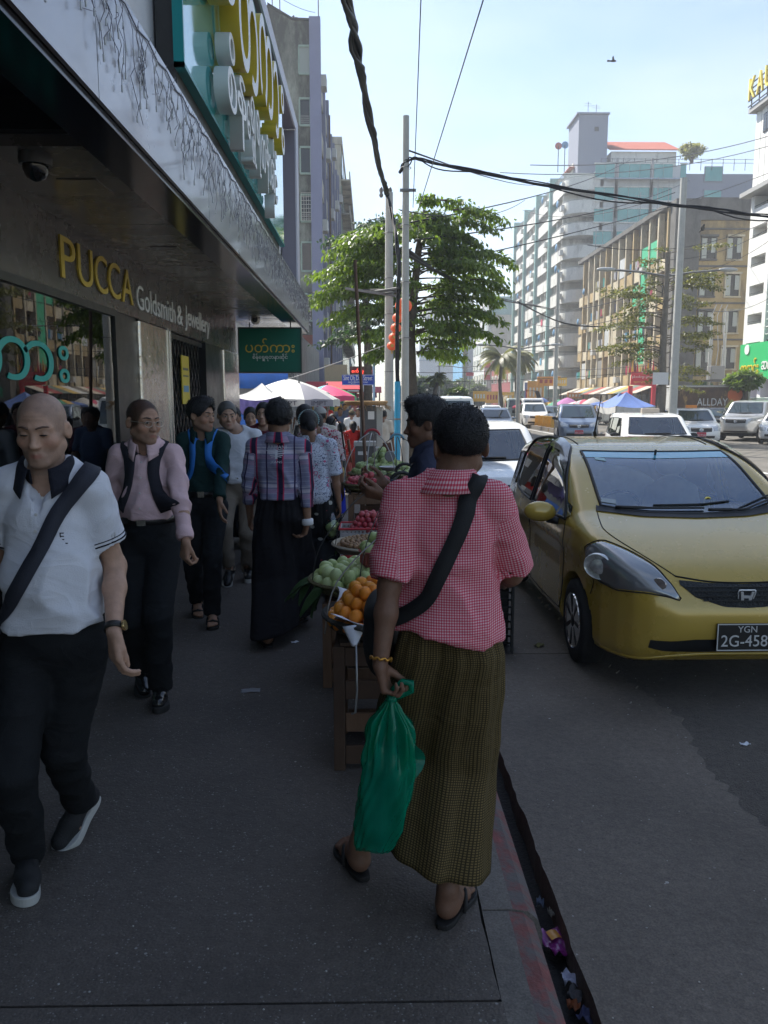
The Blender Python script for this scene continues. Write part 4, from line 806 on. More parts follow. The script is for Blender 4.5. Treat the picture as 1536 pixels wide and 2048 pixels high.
def make_tree(name,label,base,trunk,specs,lm,nleaf,ln,wd,bk,seed=1,side=.42,droop=.6,spread=.16,group=None,start=.25,trunk_r=(.2,.12),crown_name='crown'):
 rng=np.random.default_rng(seed);t=thing(name,label,'tree',base,0,group);B=np.array(base,float)
 mb=MB(base);n=len(trunk);mb.tube(trunk,[trunk_r[0]+(trunk_r[1]-trunk_r[0])*i/(n-1)for i in range(n)],10);tr=mb.build('trunk',bk,t,smooth=180)
 bs=boughs(specs,rng);mb=MB(base);P,D=[],[]
 for b in bs:
  k=len(b);mb.tube([tuple(x)for x in b[::2]]+([]if k%2 else[tuple(b[-1])]),[max(.006,.024*(1-i/(k/2+1)))for i in range(len(b[::2])+(0 if k%2 else 1))],5)
  for i in range(int(k*start),k):
   d=b[min(i+1,k-1)]-b[max(i-1,0)];d/=np.linalg.norm(d);P.append(b[i]);D.append(d)
   for sx in(-1,1):
    sd_=np.array((-d[1]*sx,d[0]*sx,-.12));l_=side*rng.uniform(.4,1.1)*(1.15-.75*i/k)
    for q in(.5,1.0):P.append(b[i]+(sd_*.9+d*.35)*l_*q);D.append(nrm(sd_+d*.6))
 mb.build('limb',bk,t,smooth=180)
 V,F,H=leaves(np.array(P),np.array(D),nleaf,ln,wd,rng,droop,spread);inst(crown_name,np_mesh('crown',V-B,F,lm,smooth=False,attrs={'hue':('FLOAT',H)}),t);return t
LG=leaf_mat('leaf_green',(.085,.145,.030),(2.4,2.4,1.0));LD=leaf_mat('leaf_dark',(.032,.07,.028),(1.2,1.5,.8));LY=leaf_mat('leaf_olive',(.13,.15,.06),(1.5,1.5,.8));LF=leaf_mat('leaf_far',(.07,.11,.04),(1.5,1.6,.8))
Yt=22.0;tb=at(826,900,Yt);bx=tb.x;rng_=np.random.default_rng(11);sp=[]
zz=lambda py:at(826,py,Yt).z
trunk=[(bx,Yt,-.1),(bx+.03,Yt,1.0),(bx-.03,Yt+.1,2.2),(bx-.08,Yt,3.4),(bx+.02,Yt,4.6),(bx+.12,Yt,5.6),(bx+.3,Yt,6.6)]
tiers=[(690,90,95),(655,125,130),(615,165,150),(575,205,165),(535,205,185),(500,185,165),(470,165,120),(450,110,90)]
for py,l_,r_2 in tiers:
 for sx,reach in((-1,l_),(1,r_2)):
  L=reach/FPX*Yt
  for k in range(4):
   a=(PI if sx<0 else 0)+rng_.normal()*.25+(k-1.5)*.22;sp.append(((bx+sx*.08,Yt+rng_.normal()*.15,zz(py)+rng_.normal()*.12-.15),a,L*rng_.uniform(.75,1.02),rng_.uniform(.12,.32),rng_.uniform(.35,.7)))
 for a in np.linspace(0,2*PI,4)[:-1]:sp.append(((bx,Yt,zz(py)+rng_.normal()*.15),a+rng_.normal()*.4,rng_.uniform(.8,1.5),.3,.6))
for px,py,a,L in((890,440,-.1,1.3),(880,400,.3,1.1),(905,420,-.15,1.35),(850,430,1.4,.8),(930,505,-.2,1.3),(940,560,-.15,1.0),(900,620,-.3,1.4),(915,660,-.4,1.1),(870,390,2.0,.4),(720,470,PI,.5),(905,470,0,.7)):
 p=at(px,py,Yt);sp.append((tuple(p),a,L,.15,.75));sp.append((tuple(p),a+.35,L*.8,.2,.6));trunk_to=p
 sp.append(((bx+.1,Yt,p.z-.6),math.atan2(0.001,p.x-bx),max(.3,abs(p.x-bx)),.7,.1))
make_tree('street_tree','bushy green street tree with drooping tiers behind the two poles',(bx,Yt,0),trunk,sp,LG,5,.17,.075,bark,3,.38,.85,.085,start=.30,trunk_r=(.16,.08))
p=at(735,440,34);make_tree('street_tree','small dark tree showing between the old block and the first pole',(p.x,34,0),[(p.x,34,0),(p.x,34,4),(p.x-.2,34,p.z-.5)],[((p.x,34,p.z-rng_.uniform(0,5)),rng_.uniform(0,6.3),rng_.uniform(.8,2.2),.3,.5)for _ in range(46)],LD,5,.22,.10,bark,8,.4,.5,.14)
Y2=35.0;b2x=at(1322,800,Y2).x;sp=[];z2=lambda py:at(1322,py,Y2).z
for py,l_,r_2,dn in((505,40,80,2),(535,60,120,4),(560,110,110,4),(585,130,60,4),(640,80,90,3),(672,150,110,6),(690,110,90,4),(735,30,85,4),(600,100,95,3)):
 for sx,reach in((-1,l_),(1,r_2)):
  for k in range(dn):sp.append(((b2x+sx*.05,Y2+rng_.normal()*.2,z2(py)-.35+rng_.normal()*.42),(PI if sx<0 else 0)+rng_.normal()*.42,reach/FPX*Y2*rng_.uniform(.75,1.0),rng_.uniform(.05,.55),rng_.uniform(-.1,.5)))
make_tree('street_tree','olive leaved tree with flat open tiers around the cable covered lamp post',(b2x,Y2,0),[(b2x,Y2,0),(b2x+.05,Y2,2),(b2x-.03,Y2,4),(b2x,Y2,6),(b2x,Y2,7.2)],sp,LY,4,.13,.075,bark2,5,.36,.15,.10,start=.40,trunk_r=(.19,.09))
def round_tree(label,px,py0,py1,Y,w_px,lm,seed,base=.05,name='tree',n=90,nl=7,dense=1.,leaf=.3):
 rng=np.random.default_rng(seed);p1,p0=at(px,py0,Y),at(px,py1,Y);h_=p1.z-p0.z;rx=w_px/2/FPX*Y;c=np.array((p1.x,Y,(p1.z+p0.z)/2));sp=[]
 for _ in range(n):
  v=rng.normal(size=3);v/=np.linalg.norm(v);r=c+v*np.array((rx*.55,rx*.55,h_*.32));sp.append((tuple(r),rng.uniform(0,6.3),rx*rng.uniform(.25,.55),.35,.3))
 return make_tree(name,label,(p1.x,Y,base),[(p1.x,Y,base),(p1.x+.1,Y,(base+p0.z)/2+.5),(p1.x,Y,c[2])],sp,lm,nl,leaf,leaf*.5,bark,seed,rx*.22,.4,rx*.14,start=.1,trunk_r=(.22,.10))
round_tree('clipped cone shaped green tree beside the far road',912,768,822,95,46,LG,21,leaf=.42)
round_tree('small bright green tree before the green sign of the white corner block',1492,735,782,46,60,LG,22,n=60,nl=5,leaf=.26)
round_tree('feathery pale tree growing on the tower roof',1385,283,316,99,46,leaf_mat('leaf_pale',(.22,.25,.09),(1.7,1.6,.8)),23,base=at(1385,326,99).z,n=40,nl=3,leaf=.4)
for i,(px,a,b_,Y,w_)in enumerate(((850,745,812,150,60),(880,752,815,165,60),(930,752,812,175,50),(955,765,812,150,40),(820,760,830,120,45))):round_tree(('light green park tree straight above the vendor','park tree just left of the clipped cone tree','hazy park tree just right of the clipped cone tree','low tree before the white facades','park tree showing beside the big trunk')[i],px,a,b_,Y,w_,LF,30+i,n=60,nl=6,leaf=.8)
for i,(px,a,b_,Y,w_)in enumerate(((1440,700,760,70,90),(1405,765,790,60,30))):round_tree(('dark leafy tree in the gap beside the white corner block','low shrub behind the painted truck')[i],px,a,b_,Y,w_,LD,40+i,n=50,leaf=.4)
def palm(label,px,py,Y,r_px,seed,grp=None):
 rng=np.random.default_rng(seed);p=at(px,py,Y);t=thing('palm_tree',label,'palm',(p.x,Y,0),0,grp);B=t.location;mb=MB(B);mb.tube([(p.x+.1*math.sin(k),Y,p.z*k/8)for k in range(9)],[.22,.19,.17,.16,.15,.15,.15,.16,.14],9);mb.build('trunk',bark2,t,smooth=180)
 V,H,Q=[],[],[];L=r_px/FPX*Y
 for f in range(24):
  a=rng.uniform(0,6.3);el=rng.uniform(-.5,1.1);pts=[];q=np.array((p.x,Y,p.z));d=np.array((math.cos(a)*math.cos(el),math.sin(a)*math.cos(el),math.sin(el)))
  for k in range(14):pts.append(q.copy());q=q+d*L/13;d=nrm(d+np.array((0,0,-.13)))
  for k in range(1,14):
   dd=nrm(pts[k]-pts[k-1]);s=nrm(np.cross(dd,(0,0,1)))
   for sx in(-1,1):
    for j in range(2):
     o=pts[k-1]+(pts[k]-pts[k-1])*j/2;tip=o+(s*sx*.8+dd*.6+np.array((0,0,-.55)))*L*.20*(1.1-abs(k/13-.45));w_=dd*.06;n=len(V);V+=[o-w_,o+w_,tip+w_*.3,tip-w_*.3];Q.append((n,n+1,n+2,n+3));H+=[rng.uniform(.1,.9)]*4
 inst('crown',np_mesh('crown',np.array(V)-np.array(B),Q,LY,smooth=False,attrs={'hue':('FLOAT',H)}),t);return t
palm('tall palm with hanging fronds left of the median lamp post',1003,715,70,55,2);palm('second palm with a darker crown just behind the median lamp post',1035,712,78,48,3);palm('short palm half hidden by the street tree on the left',872,360+395,58,25,4)
pole_m=M('pole_concrete',(.42,.42,.39),.85,var=.12,scale=5,stain=((.16,.15,.13),.58,.6),bump=.25);cab_m=M('cable_black',(.012,.012,.014),.55);iron_m=M('iron_grey',(.20,.20,.20),.6,.4)
def pole(name,label,px,Y,ytop,r0,r1,gz=-.18,lean=0,n=14,mat=None):
 p=at(px,800,Y);top=at(px,ytop,Y).z;t=thing(name,label,'pole',(p.x,Y,gz));h_=top-gz;mb=MB();mb.tube([(lean*k/6,0,h_*k/6)for k in range(7)],[r0+(r1-r0)*k/6 for k in range(7)],n);mb.build('shaft',mat or pole_m,t,smooth=60)
 mb=MB();mb.lathe([(r0*1.9,0),(r0*1.8,.14),(r0*1.05,.18)],n=16);mb.build('footing',kerb_mat,t);return t,p,top
tB,pB,zB=pole('utility_pole','taller slim concrete pole nearer the kerb beside the blue pipe',810,16.6,232,.088,.062)
tA,pA,zA=pole('utility_pole','pale concrete pole left of the blue pipe with lanterns tied to it',778,18.8,385,.115,.085)
for t,p,Y,zs_ in((tB,pB,16.6,(1.6,2.9,4.0,5.1,6.2)),(tA,pA,18.8,(1.2,2.3,3.6,4.4,5.4))):
 for z in zs_:mb=MB();r=.094;mb.tube([(r*1.12*math.cos(a),r*1.12*math.sin(a),z+.18)for a in np.linspace(0,2*PI,14)],.008,5);mb.build('band',iron_m,t)
MB().box(-.12,.2,-.09,-.03,5.92,5.97).build('crossarm',iron_m,tB);mb=MB();mb.bar((-1.0,-.06,4.35),(.18,-.06,4.18),.07,.05);mb.build('crossarm',iron_m,tA)
for x in(-.18,.02):mb=MB();mb.lathe([(.03,6.35),(.05,6.4),(.03,6.45),(.05,6.5),(.03,6.56),(0,6.58)],(x,0,0),8);mb.build('insulator',M('insulator',(.16,.15,.14),.3),tA,smooth=40)
bp_t,bpp,bpz=pole('conduit_pipe','bright blue plastic pipe standing between the two concrete poles',795,17.4,763,.065,.065,mat=M('pipe_blue',(.02,.30,.52),.35,var=.12,scale=6))
bp_t['category']='pipe';sx_=gx(748,23)if 'gx' in globals()else(748-740)/FPX*23
for z in(.5,1.4):mb=MB();mb.lathe([(.068,z),(.07,z+.02),(.068,z+.04)],n=14);mb.build('pipe_band',iron_m,bp_t)
def cable(label,pts,r,n=6,name='cable',mat=None,sag=0,seg=14,group=None,strands=1,tw=.5,cat='cable',parent=None):
 P=[Vector(p)for p in pts];C_=[]
 if len(P)==2:
  for i in range(seg+1):f=i/seg;q=P[0].lerp(P[1],f);q.z-=sag*4*f*(1-f);C_.append(q)
 else:C_=[Vector(q)for q in spline([tuple(p)for p in P],seg//2)]
 t=thing(name,label,cat,tuple(C_[0]),0,group)if parent is None else parent;B=t.location;rr_=random.Random(len(label))
 for s_ in range(strands):
  mb=MB(B);ph,am,fq=rr_.uniform(0,6.3),(r*2.2*rr_.uniform(.5,1)if strands>1 else 0),rr_.uniform(.6,1.6)*tw;loose=rr_.random()<.3 and strands>3
  pts_=[]
  for i,q in enumerate(C_):f=i/(len(C_)-1);a_=am*(2.2*math.sin(PI*((f*4)%1))if loose else 1);pts_.append(q+Vector((a_*math.cos(ph+fq*i),0,a_*math.sin(ph+fq*i)-(a_*.8 if loose else 0))))
  mb.tube(pts_,r*rr_.uniform(.8,1.25)if strands>1 else r,n,True);mb.build('strand',mat or cab_m,t,smooth=180)
 return t
hb=Vector((pA.x+.02,18.7,6.75))
cable('thick black bundle of cables swooping overhead along the pavement to the poles',[at(690,-160,6.2),at(700,20,8.2),at(716,110,10),at(738,230,12.8),at(762,345,16.5),at(776,392,18.7)],.021,7,'cable_bundle',strands=11,seg=16)
cable('black cable bundle drooping from the slim pole across the road to the right',[at(800,345,16.6),at(812,322,16.55),at(835,318,16.5),at(900,332,16.3),at(1050,362,16),at(1250,396,15.7),at(1400,415,15.5),at(1540,432,15.3),at(1800,440,15)],.014,7,'cable_bundle',strands=6,seg=14)
cable('tangle of cables hanging down between the two concrete poles',[at(776,392,18.5),at(786,440,18),at(797,520,17.4),at(795,640,17.3),at(795,765,17.4)],.016,6,'cable_bundle',strands=9,seg=12)
cable('slack black cables running left from the poles to the old block',[at(800,578,17.2),at(720,582,22),at(650,583,30),at(615,585,44)],.02,6,'cable_bundle',strands=4,seg=10)
cable('black cable slanting down right from the poles behind the tree to the median post',[at(815,505,17),at(900,555,23),at(970,590,30),at(1035,605,47),at(1100,618,58)],.028,6,'cable_bundle',strands=3,seg=10)
cable('cable run continuing along the far ochre facade',[at(1035,605,47),at(1130,645,50),at(1230,655,50),at(1330,655,36)],.03,6,'cable_bundle',strands=3,seg=10)
wires=[('straight grey wire climbing right above the tree',(968,-5,9),(835,425,16.6),.008,.0),('looping lighting wire hanging straight down above the slim pole',(842,-5,10),(826,415,16),.007,.05),('upper thin wire crossing to the white corner block',(1060,330,40),(1545,270,46),.022,.5),('second thin wire crossing towards the white corner block',(1000,345,40),(1545,290,46),.02,.6),('thin wire rising from the street tree across the tower',(820,445,20),(1260,320,60),.02,.4),('thin wire from the street tree across the balconies',(830,480,20),(1380,360,60),.02,.5),('thin wire low across the ochre block roof',(840,535,22),(1540,345,48),.018,.3),('wire before the ochre end wall',(1175,490,40),(1540,440,48),.018,.8),('wire running to the sparrow',(1330,520,36),(1540,455,44),.014,.4),('lower wire beside the sparrow wire',(1330,545,36),(1540,480,44),.014,.5),('white wavy wire across the olive tree',(1350,600,34),(1540,595,44),.016,.6),('thin wire above the red banner',(1040,700,60),(1330,690,60),.02,.3),('thin wire above the shop awnings',(960,735,90),(1330,728,62),.025,.4),('thin wire low across the far avenue',(830,764,60),(1330,740,60),.02,.2),('thin wire over the far road from the trunk',(835,745,60),(1040,735,90),.022,.2),('pale rope slanting from the pole down to the umbrellas',(772,690,18.8),(570,760,20),.010,.02),('thin wire sloping off the old block roof',(560,-5,40),(630,25,44),.012,.1),('wire from the slim pole top across the sky to the tower',(815,300,16.6),(1105,360,90),.018,.6),('wire from the slim pole over the tree to the right',(800,420,17),(1050,400,40),.014,.4),('wire along the balcony tower to the lamp post',(1045,420,60),(1350,385,34),.016,.7),('second wire along the tower to the lamp post',(1045,600,60),(1340,560,34),.018,.9),('wire dropping from the tower corner',(1040,640,60),(1340,600,34),.018,.8)]
for lb,a,b_,r,sg_ in wires:cable(lb,[at(*a),at(*b_)],r,5,'wire',sag=sg_,cat='wire',mat=iron_m if 'pale' in lb or 'white' in lb or 'grey' in lb else None)
bird=thing('bird','dark bird gliding in the open sky above the tower','bird',at(1226,122,45));mb=MB();mb.ball((0,0,0),(.19,.06,.055),10,6);mb.add([(-.05,0,.02),(.1,0,.02),(.02,.1,.12),(-.1,.42,.10),(-.12,.25,.09)],[(0,1,2,4),(4,2,3)]);mb.add([(-.05,0,.02),(.1,0,.02),(.02,-.1,.12),(-.1,-.42,.10),(-.12,-.25,.09)],[(0,4,2,1),(4,3,2)]);mb.tube([(-.15,0,0),(-.3,0,.01)],[.04,.06],5);mb.build('body',M('bird_dark',(.04,.035,.03),.8),bird,smooth=180)
sw_=thing('sparrow','small dark bird perched on the wire before the ochre end wall','bird',at(1405,461,38));mb=MB();mb.ball((0,0,.1),(.1,.08,.13),10,7);mb.ball((.05,0,.24),.06,8,6);mb.tube([(-.06,0,.03),(-.16,0,-.1)],[.04,.02],5);mb.build('body',MATS['bird_dark'],sw_,smooth=180)
lan_m=M('lantern_red',(.62,.10,.035),.55,emit=(.9,.15,.05),estr=.10);trim_m=M('lantern_gold',(.55,.35,.08),.5);rib_m=M('lantern_rib',(.45,.05,.02),.6)
def lantern(label,px,py,Y,r):
 t=thing('paper_lantern',label,'lantern',at(px,py,Y),0,'red lanterns strung between the poles');n=24;mb=MB();prof=[(r*math.cos(a)*(1+.0),r*.86*math.sin(a))for a in np.linspace(-1.25,1.25,13)];vs=[]
 mb.grid(lambda u,v:((1-.035*abs(math.sin(u*PI*n/2)))*np.interp(v*12,range(13),[q[0]for q in prof])*math.cos(2*PI*u),(1-.035*abs(math.sin(u*PI*n/2)))*np.interp(v*12,range(13),[q[0]for q in prof])*math.sin(2*PI*u),np.interp(v*12,range(13),[q[1]for q in prof])),96,12,True);mb.build('shade',lan_m,t,smooth=180)
 for s_ in(-1,1):mb=MB();mb.lathe([(r*.33,s_*r*.80),(r*.34,s_*r*.86),(r*.3,s_*r*.90)],n=16);mb.build('cap',trim_m,t,smooth=40)
 mb=MB();mb.box(-r*.28,r*.28,-r*1.01,-r*.95,-r*.25,r*.25);mb.build('emblem',trim_m,t)
 mb=MB();[mb.tube([(r*.1*math.cos(a),r*.1*math.sin(a),-r*.88),(r*.14*math.cos(a),r*.14*math.sin(a),-r*1.5)],.006,4)for a in np.linspace(0,6.28,7)[:-1]];mb.build('tassel',trim_m,t);mb=MB();mb.tube([(0,0,r*.9),(0,0,r*1.3)],.006,4);mb.build('hook',iron_m,t)
for lb,px,py,r in(('largest red lantern, topmost of the string and partly behind the slim pole',807,612,.185),('second red lantern down the string between the poles',796,636,.125),('middle red lantern of the string between the poles',792,656,.118),('fourth red lantern down the string, just above the lowest',788,675,.118),('lowest red lantern of the string between the poles',784,692,.112)):lantern(lb,px,py,17.8,r)
ps=at(748,800,22.5);nm=thing('street_sign','blue street name plate reading Sint Oh Dan Street on a pale blue post','street sign',(ps.x,22.5,-.178));zc=at(716,760,22.5).z+.178;xc=at(716,760,22.5).x-ps.x
mb=MB();mb.tube([(0,0,0),(0,0,at(748,706,22.5).z+.178)],.035,10);mb.build('post',M('post_blue',(.30,.45,.62),.5,var=.15),nm,smooth=60);mb=MB();mb.box(xc-.44,xc+.44,-.09,-.06,zc-.145,zc+.145);pl_=mb.build('plate',M('plate_blue',(.015,.06,.42),.4),nm);mb=MB();[mb.box(*q)for q in((xc-.43,xc+.43,-.094,-.0905,zc+.128,zc+.138),(xc-.43,xc+.43,-.094,-.0905,zc-.138,zc-.128))];mb.build('rim',wht_l,nm)
o=flat_text('Sint Oh Dan Street',.80,zc+.055,wht_l,nm,y=-.092,xc=xc,zs=.13,depth=.004);o=flat_text('ဆဉ့်အိုးတန်းလမ်း',.55,zc-.065,wht_l,nm,y=-.092,xc=xc,zs=.10,depth=.004)
bam=thing('bamboo_pole','thin brown bamboo pole leaning upright behind the fruit stall','pole',at(728,880,13));a=at(710,520,13)-bam.location;mb=MB();mb.tube([tuple(a*(k/10)+Vector((0,0,0)))for k in range(-3,11)],[.026+.003*(k%2)for k in range(14)],8);mb.build('cane',M('bamboo',(.13,.075,.05),.7,var=.25,scale=14),bam,smooth=60)
def umbrella(label,px,py_top,py_rim,Y,r,mats,n=8,post=True,txt=None,name='market_umbrella',rot=0.,gz=-.178):
 p=at(px,py_top,Y);zt,zr_=p.z,at(px,py_rim,Y).z;t=thing(name,label,'umbrella',(p.x,Y,gz),rot)
 for k in range(n):
  mb=MB();a0,a1=2*PI*k/n,2*PI*(k+1)/n
  def panel(u,v):r_=r*v;a=a0+(a1-a0)*u;ch=1-.10*(1-math.cos((u-.5)*2*PI))*0-(.08*v*math.sin(PI*u));return(r_*math.cos(a)*ch,r_*math.sin(a)*ch,zt-gz-(zt-zr_)*(v**1.35)+.03*math.sin(PI*u)*0-.05*v*math.sin(PI*u)*-.4)
  mb.grid(panel,5,7);pn=mb.build('panel',mats[k%len(mats)],t,smooth=180)
  mb=MB();mb.grid(lambda u,v:(r*math.cos(a0+(a1-a0)*u)*(1-.08*math.sin(PI*u)),r*math.sin(a0+(a1-a0)*u)*(1-.08*math.sin(PI*u)),zr_-gz+.02*math.sin(PI*u)-v*.16-.012*math.sin(u*12)),6,1);mb.build('valance',mats[k%len(mats)],pn)
  if txt and k in txt:tx=flat_text('IMPT',.42,0,M('umbrella_ink',(.06,.06,.09),.7),pn,y=0,zs=.10,depth=.003);am=(a0+a1)/2;tx.location=(r*.945*math.cos(am),r*.945*math.sin(am),zr_-gz-.07);tx.rotation_euler=(R(90),0,am+PI/2)
 for k in range(n):a0=2*PI*k/n;mb=MB();mb.tube([(r*v*math.cos(a0),r*v*math.sin(a0),zt-gz-(zt-zr_)*(v**1.35)-.015)for v in(0,.3,.6,1)],.008,4);mb.build('rib',iron_m,t)
 mb=MB();mb.tube([(0,0,0),(0,0,zt-gz+.06)],.022,8);mb.build('mast',iron_m,t);return t
uw=M('umbrella_white',(.55,.55,.53),.8,var=.05,scale=2);ul=M('umbrella_lilac',(.24,.20,.46),.8);ug=M('umbrella_grey',(.24,.24,.28),.8)
umbrella('large white and lilac umbrella with a lettered rim over the crowd',598,766,800,19.5,1.0,[ul,uw,uw,ul,uw,uw,ug,uw],txt=(4,5,6),rot=R(12))
umbrella('plain white umbrella behind the lilac printed one',578,758,786,23,1.15,[uw])
umbrella('rainbow umbrella in cyan, pink and orange beside the street name plate',655,770,793,25.5,.95,[M('um_cyan',(.03,.40,.55),.7),M('um_pink',(.60,.06,.17),.7),M('um_pink',(.60,.06,.17),.7),M('um_green',(.05,.35,.12),.7),M('um_orange',(.60,.25,.04),.7),M('um_blue',(.04,.12,.45),.7),M('um_cyan',(.03,.40,.55),.7),M('um_orange',(.60,.25,.04),.7)],rot=R(200))
def tent(label,px0,px1,py_top,py_eave,Y,depth,top,val,name='canopy_tent',gz=-.178,vh=.35):
 a,b_=at(px0,py_eave,Y),at(px1,py_eave,Y);pk=at((px0+px1)/2,py_top,Y).z;t=thing(name,label,'tent',((a.x+b_.x)/2,Y,gz));hw=(b_.x-a.x)/2;ze=a.z-gz;zp=pk-gz;mb=MB()
 ap=(0,depth/2,zp);cs=[(-hw,0,ze),(hw,0,ze),(hw,depth,ze),(-hw,depth,ze)]
 for k in range(4):
  c0,c1=Vector(cs[k]),Vector(cs[(k+1)%4]);mb=MB();mb.grid(lambda u,v:tuple((c0.lerp(c1,u)).lerp(Vector(ap),v)+Vector((0,0,-.10*math.sin(PI*u)*(1-v)-.08*math.sin(PI*v)))),8,6);mb.build('panel',top,t,smooth=180)
  mb=MB();mb.grid(lambda u,v:tuple(c0.lerp(c1,u)+Vector((.01*math.sin(u*30),.02*math.sin(u*40),-.10*math.sin(PI*u)-v*vh*(1+.12*math.sin(u*50))))),24,3);mb.build('valance',val,t,smooth=180)
 for c in cs:mb=MB();mb.tube([(c[0],c[1],0),c],.025,6);mb.build('leg',iron_m,t)
 return t
pur=M('valance_purple',(.12,.10,.30),.8,var=.2,scale=4);blt=M('tent_blue',(.10,.17,.42),.7,var=.1,scale=2);gryt=M('tent_grey',(.5,.5,.52),.7)
tent('white topped market canopy with a dark purple valance at the left',462,560,764,792,18,2.2,uw,pur)
tent('blue canopy tent with a white skirt nearest the lamp post',1232,1312,783,812,42,3.4,blt,uw);tent('second blue canopy tent left of the larger one',1222,1288,785,810,46,3,blt,M('skirt_print',(.32,.34,.5),.8,var=.5,scale=5));tent('low grey canopy among the parked cars',1135,1208,800,812,60,3,gryt,M('skirt_tan',(.35,.3,.25),.8));tent('purple canopy at the far right edge behind the parked cars',1500,1560,796,812,48,3,M('tent_purple',(.22,.18,.42),.7),M('tent_purple',(.22,.18,.42),.7));tent('sky blue canopy peeking over the purple one',1515,1560,786,800,54,3,M('tent_sky',(.15,.35,.55),.7),M('tent_sky',(.15,.35,.55),.7))
ucols=[M('uc_%d'%i,c,.8)for i,c in enumerate(((.5,.06,.12),(.45,.42,.38),(.08,.14,.35),(.5,.30,.08),(.05,.25,.15),(.4,.15,.35),(.55,.5,.45)))]
unames=['crimson','cream','navy','mustard','bottle green','mauve','ivory']
for i in range(14):
 px=1050+i*17;umbrella('%s street stall umbrella %s'%(unames[i%7],'towards the barriers' if i<7 else 'towards the red banner'),px,803-(i%3)*4,813-(i%2)*3,70-i*1.2,1.1,[ucols[i%7]],n=8)
def lamp_post(label,px,Y,ytop,arm_y,arms,r=.12,mat=None,gz=.05):
 t,p,top=pole('lamp_post',label,px,Y,ytop,r,r*.72,gz,mat=mat);t['category']='lamp post'
 za=at(px,arm_y,Y).z-gz
 for dx in arms:mb=MB();mb.tube([(0,0,za-.25),(dx*.5,0,za-.08),(dx,0,za)],.045,6);a_=mb.build('arm',iron_m,t,smooth=60);mb=MB();mb.ball((dx+(.35 if dx>0 else-.35),0,za+.02),(.42,.14,.09),12,6);mb.build('lamp_head',M('lamp_head',(.42,.43,.42),.4),a_,smooth=180)
 return t
lamp_post('thick pale concrete lamp post rising before the ochre end wall',1346,27.8,356,536,(),.15);lamp_post('cable covered lamp post with two arms inside the olive tree',1322,34,505,540,(-2.2,2.2),.14,bark2)
lamp_post('slim grey lamp post on the median with a tall bare shaft',1110,57,545,640,(),.16);lamp_post('median lamp post at the left with long arms near the palms',1036,50,600,690,(-1.9,1.9),.14);lamp_post('far lamp post with a curved arm beyond the street tree',929,95,672,732,(-2.6,1.6),.14);lamp_post('thin far post right of the trunk',878,85,720,760,(),.09);lamp_post('pale thin post by the red shop house',998,110,770,775,(),.12)
lamp_post('concrete pole by the ochre end wall carrying the transformer',1415,58,630,650,(),.14,gz=0);lamp_post('second concrete pole of the transformer pair',1443,58,622,650,(),.13,gz=0)
tf=thing('transformer','grey transformer on a platform between two concrete poles','transformer',at(1430,760,57.9));mb=MB();mb.box(-.5,.5,-.4,.4,0,1.0);mb.build('tank',iron_m,tf,bevel=.05);mb=MB();mb.box(-1.0,1.0,-.5,.5,-.12,-.01);mb.build('platform',steel_d,tf);mb=MB();[mb.tube([(x,0,1),(x+.1,0,2.2),(x-.1,0,4.5),(x+.2,0,5.3)],.03,5)for x in(-.4,0,.4)];mb.build('lead',M('lead_pale',(.4,.4,.4),.6),tf)
wbd=thing('road_sign','blank white board on the cable covered lamp post','sign',at(1321,757,33.7));mb=MB();mb.box(-.32,.32,-.03,.03,-.25,.25);mb.build('board',M('board_white',(.6,.6,.6),.5),wbd);mb=MB();mb.box(-.04,.04,.03,.2,-.05,.05);mb.build('clamp',steel_d,wbd)
bar_m=M('barrier_yellow',(.60,.33,.04),.7,var=.2,scale=4,stain=((.25,.22,.16),.58,.6))
bmb=MB();pr=[(-.28,0),(-.28,.12),(-.12,.3),(-.09,.85),(.09,.85),(.12,.3),(.28,.12),(.28,0)];bmb.prism([(0,y,z)for y,z in pr],(.95,0,0));bme2=bmb.mesh('barrier',bar_m)
for k in range(9):
 f=k/8;p=at(1040+66*f,850,56-9.5*f);o=inst('road_barrier',bme2,None,(p.x,56-9.5*f,-.178),(0,0,R(70)));tag(o,'squat yellow concrete barrier in the slanting row below the median lamp posts','barrier','yellow barriers on the median');o.scale=(1,1,1.0)
cabm=M('cabinet_grey',(.105,.105,.105),.6,var=.15,scale=3,stain=((.35,.35,.33),.64,.5),sscale=3)
g1=thing('street_cabinet','lower dark grey street cabinet with a pale top and chalk scribbles','cabinet',(at(730,900,13.6).x,13.6,0));mb=MB();h_=at(730,884,13.6).z;mb.box(-.17,.17,0,.4,0,h_-.07);mb.build('case',cabm,g1);mb=MB();mb.box(-.19,.19,-.02,.42,h_-.069,h_);mb.build('lid',M('cabinet_lid',(.45,.45,.43),.6),g1);mb=MB();mb.box(-.12,.04,-.012,-.001,h_-.22,h_-.16);mb.build('sticker',wht_l,g1);mb=MB();[mb.bar((-.1+.05*k,-.004,.45+.03*k),(-.02+.04*k,-.004,.25+.05*(k%3)),.008,.006)for k in range(5)];mb.build('scribble',wht_l,g1)
mb=MB();mb.box(.18,.25,.0,.4,0,h_-.1);mb.build('side',M('cabinet_side',(.40,.40,.38),.7),g1)
g2=thing('street_cabinet','taller dark grey cabinet under the round straw tray','cabinet',(at(738,850,15.2).x,15.2,0));h2=at(738,812,15.2).z;mb=MB();mb.box(-.17,.14,0,.4,0,h2);mb.build('case',cabm,g2);mb=MB();mb.box(-.02,.1,-.012,-.001,h2-.25,h2-.1);mb.build('sticker',wht_l,g2)
pp_=thing('stone_post','rough pale concrete post beside the taller grey cabinet','post',(at(759,850,15.3).x,15.3,0));mb=MB();mb.box(-.06,.06,0,.13,0,h2-.02);mb.build('post',pole_m,pp_,bevel=.01)
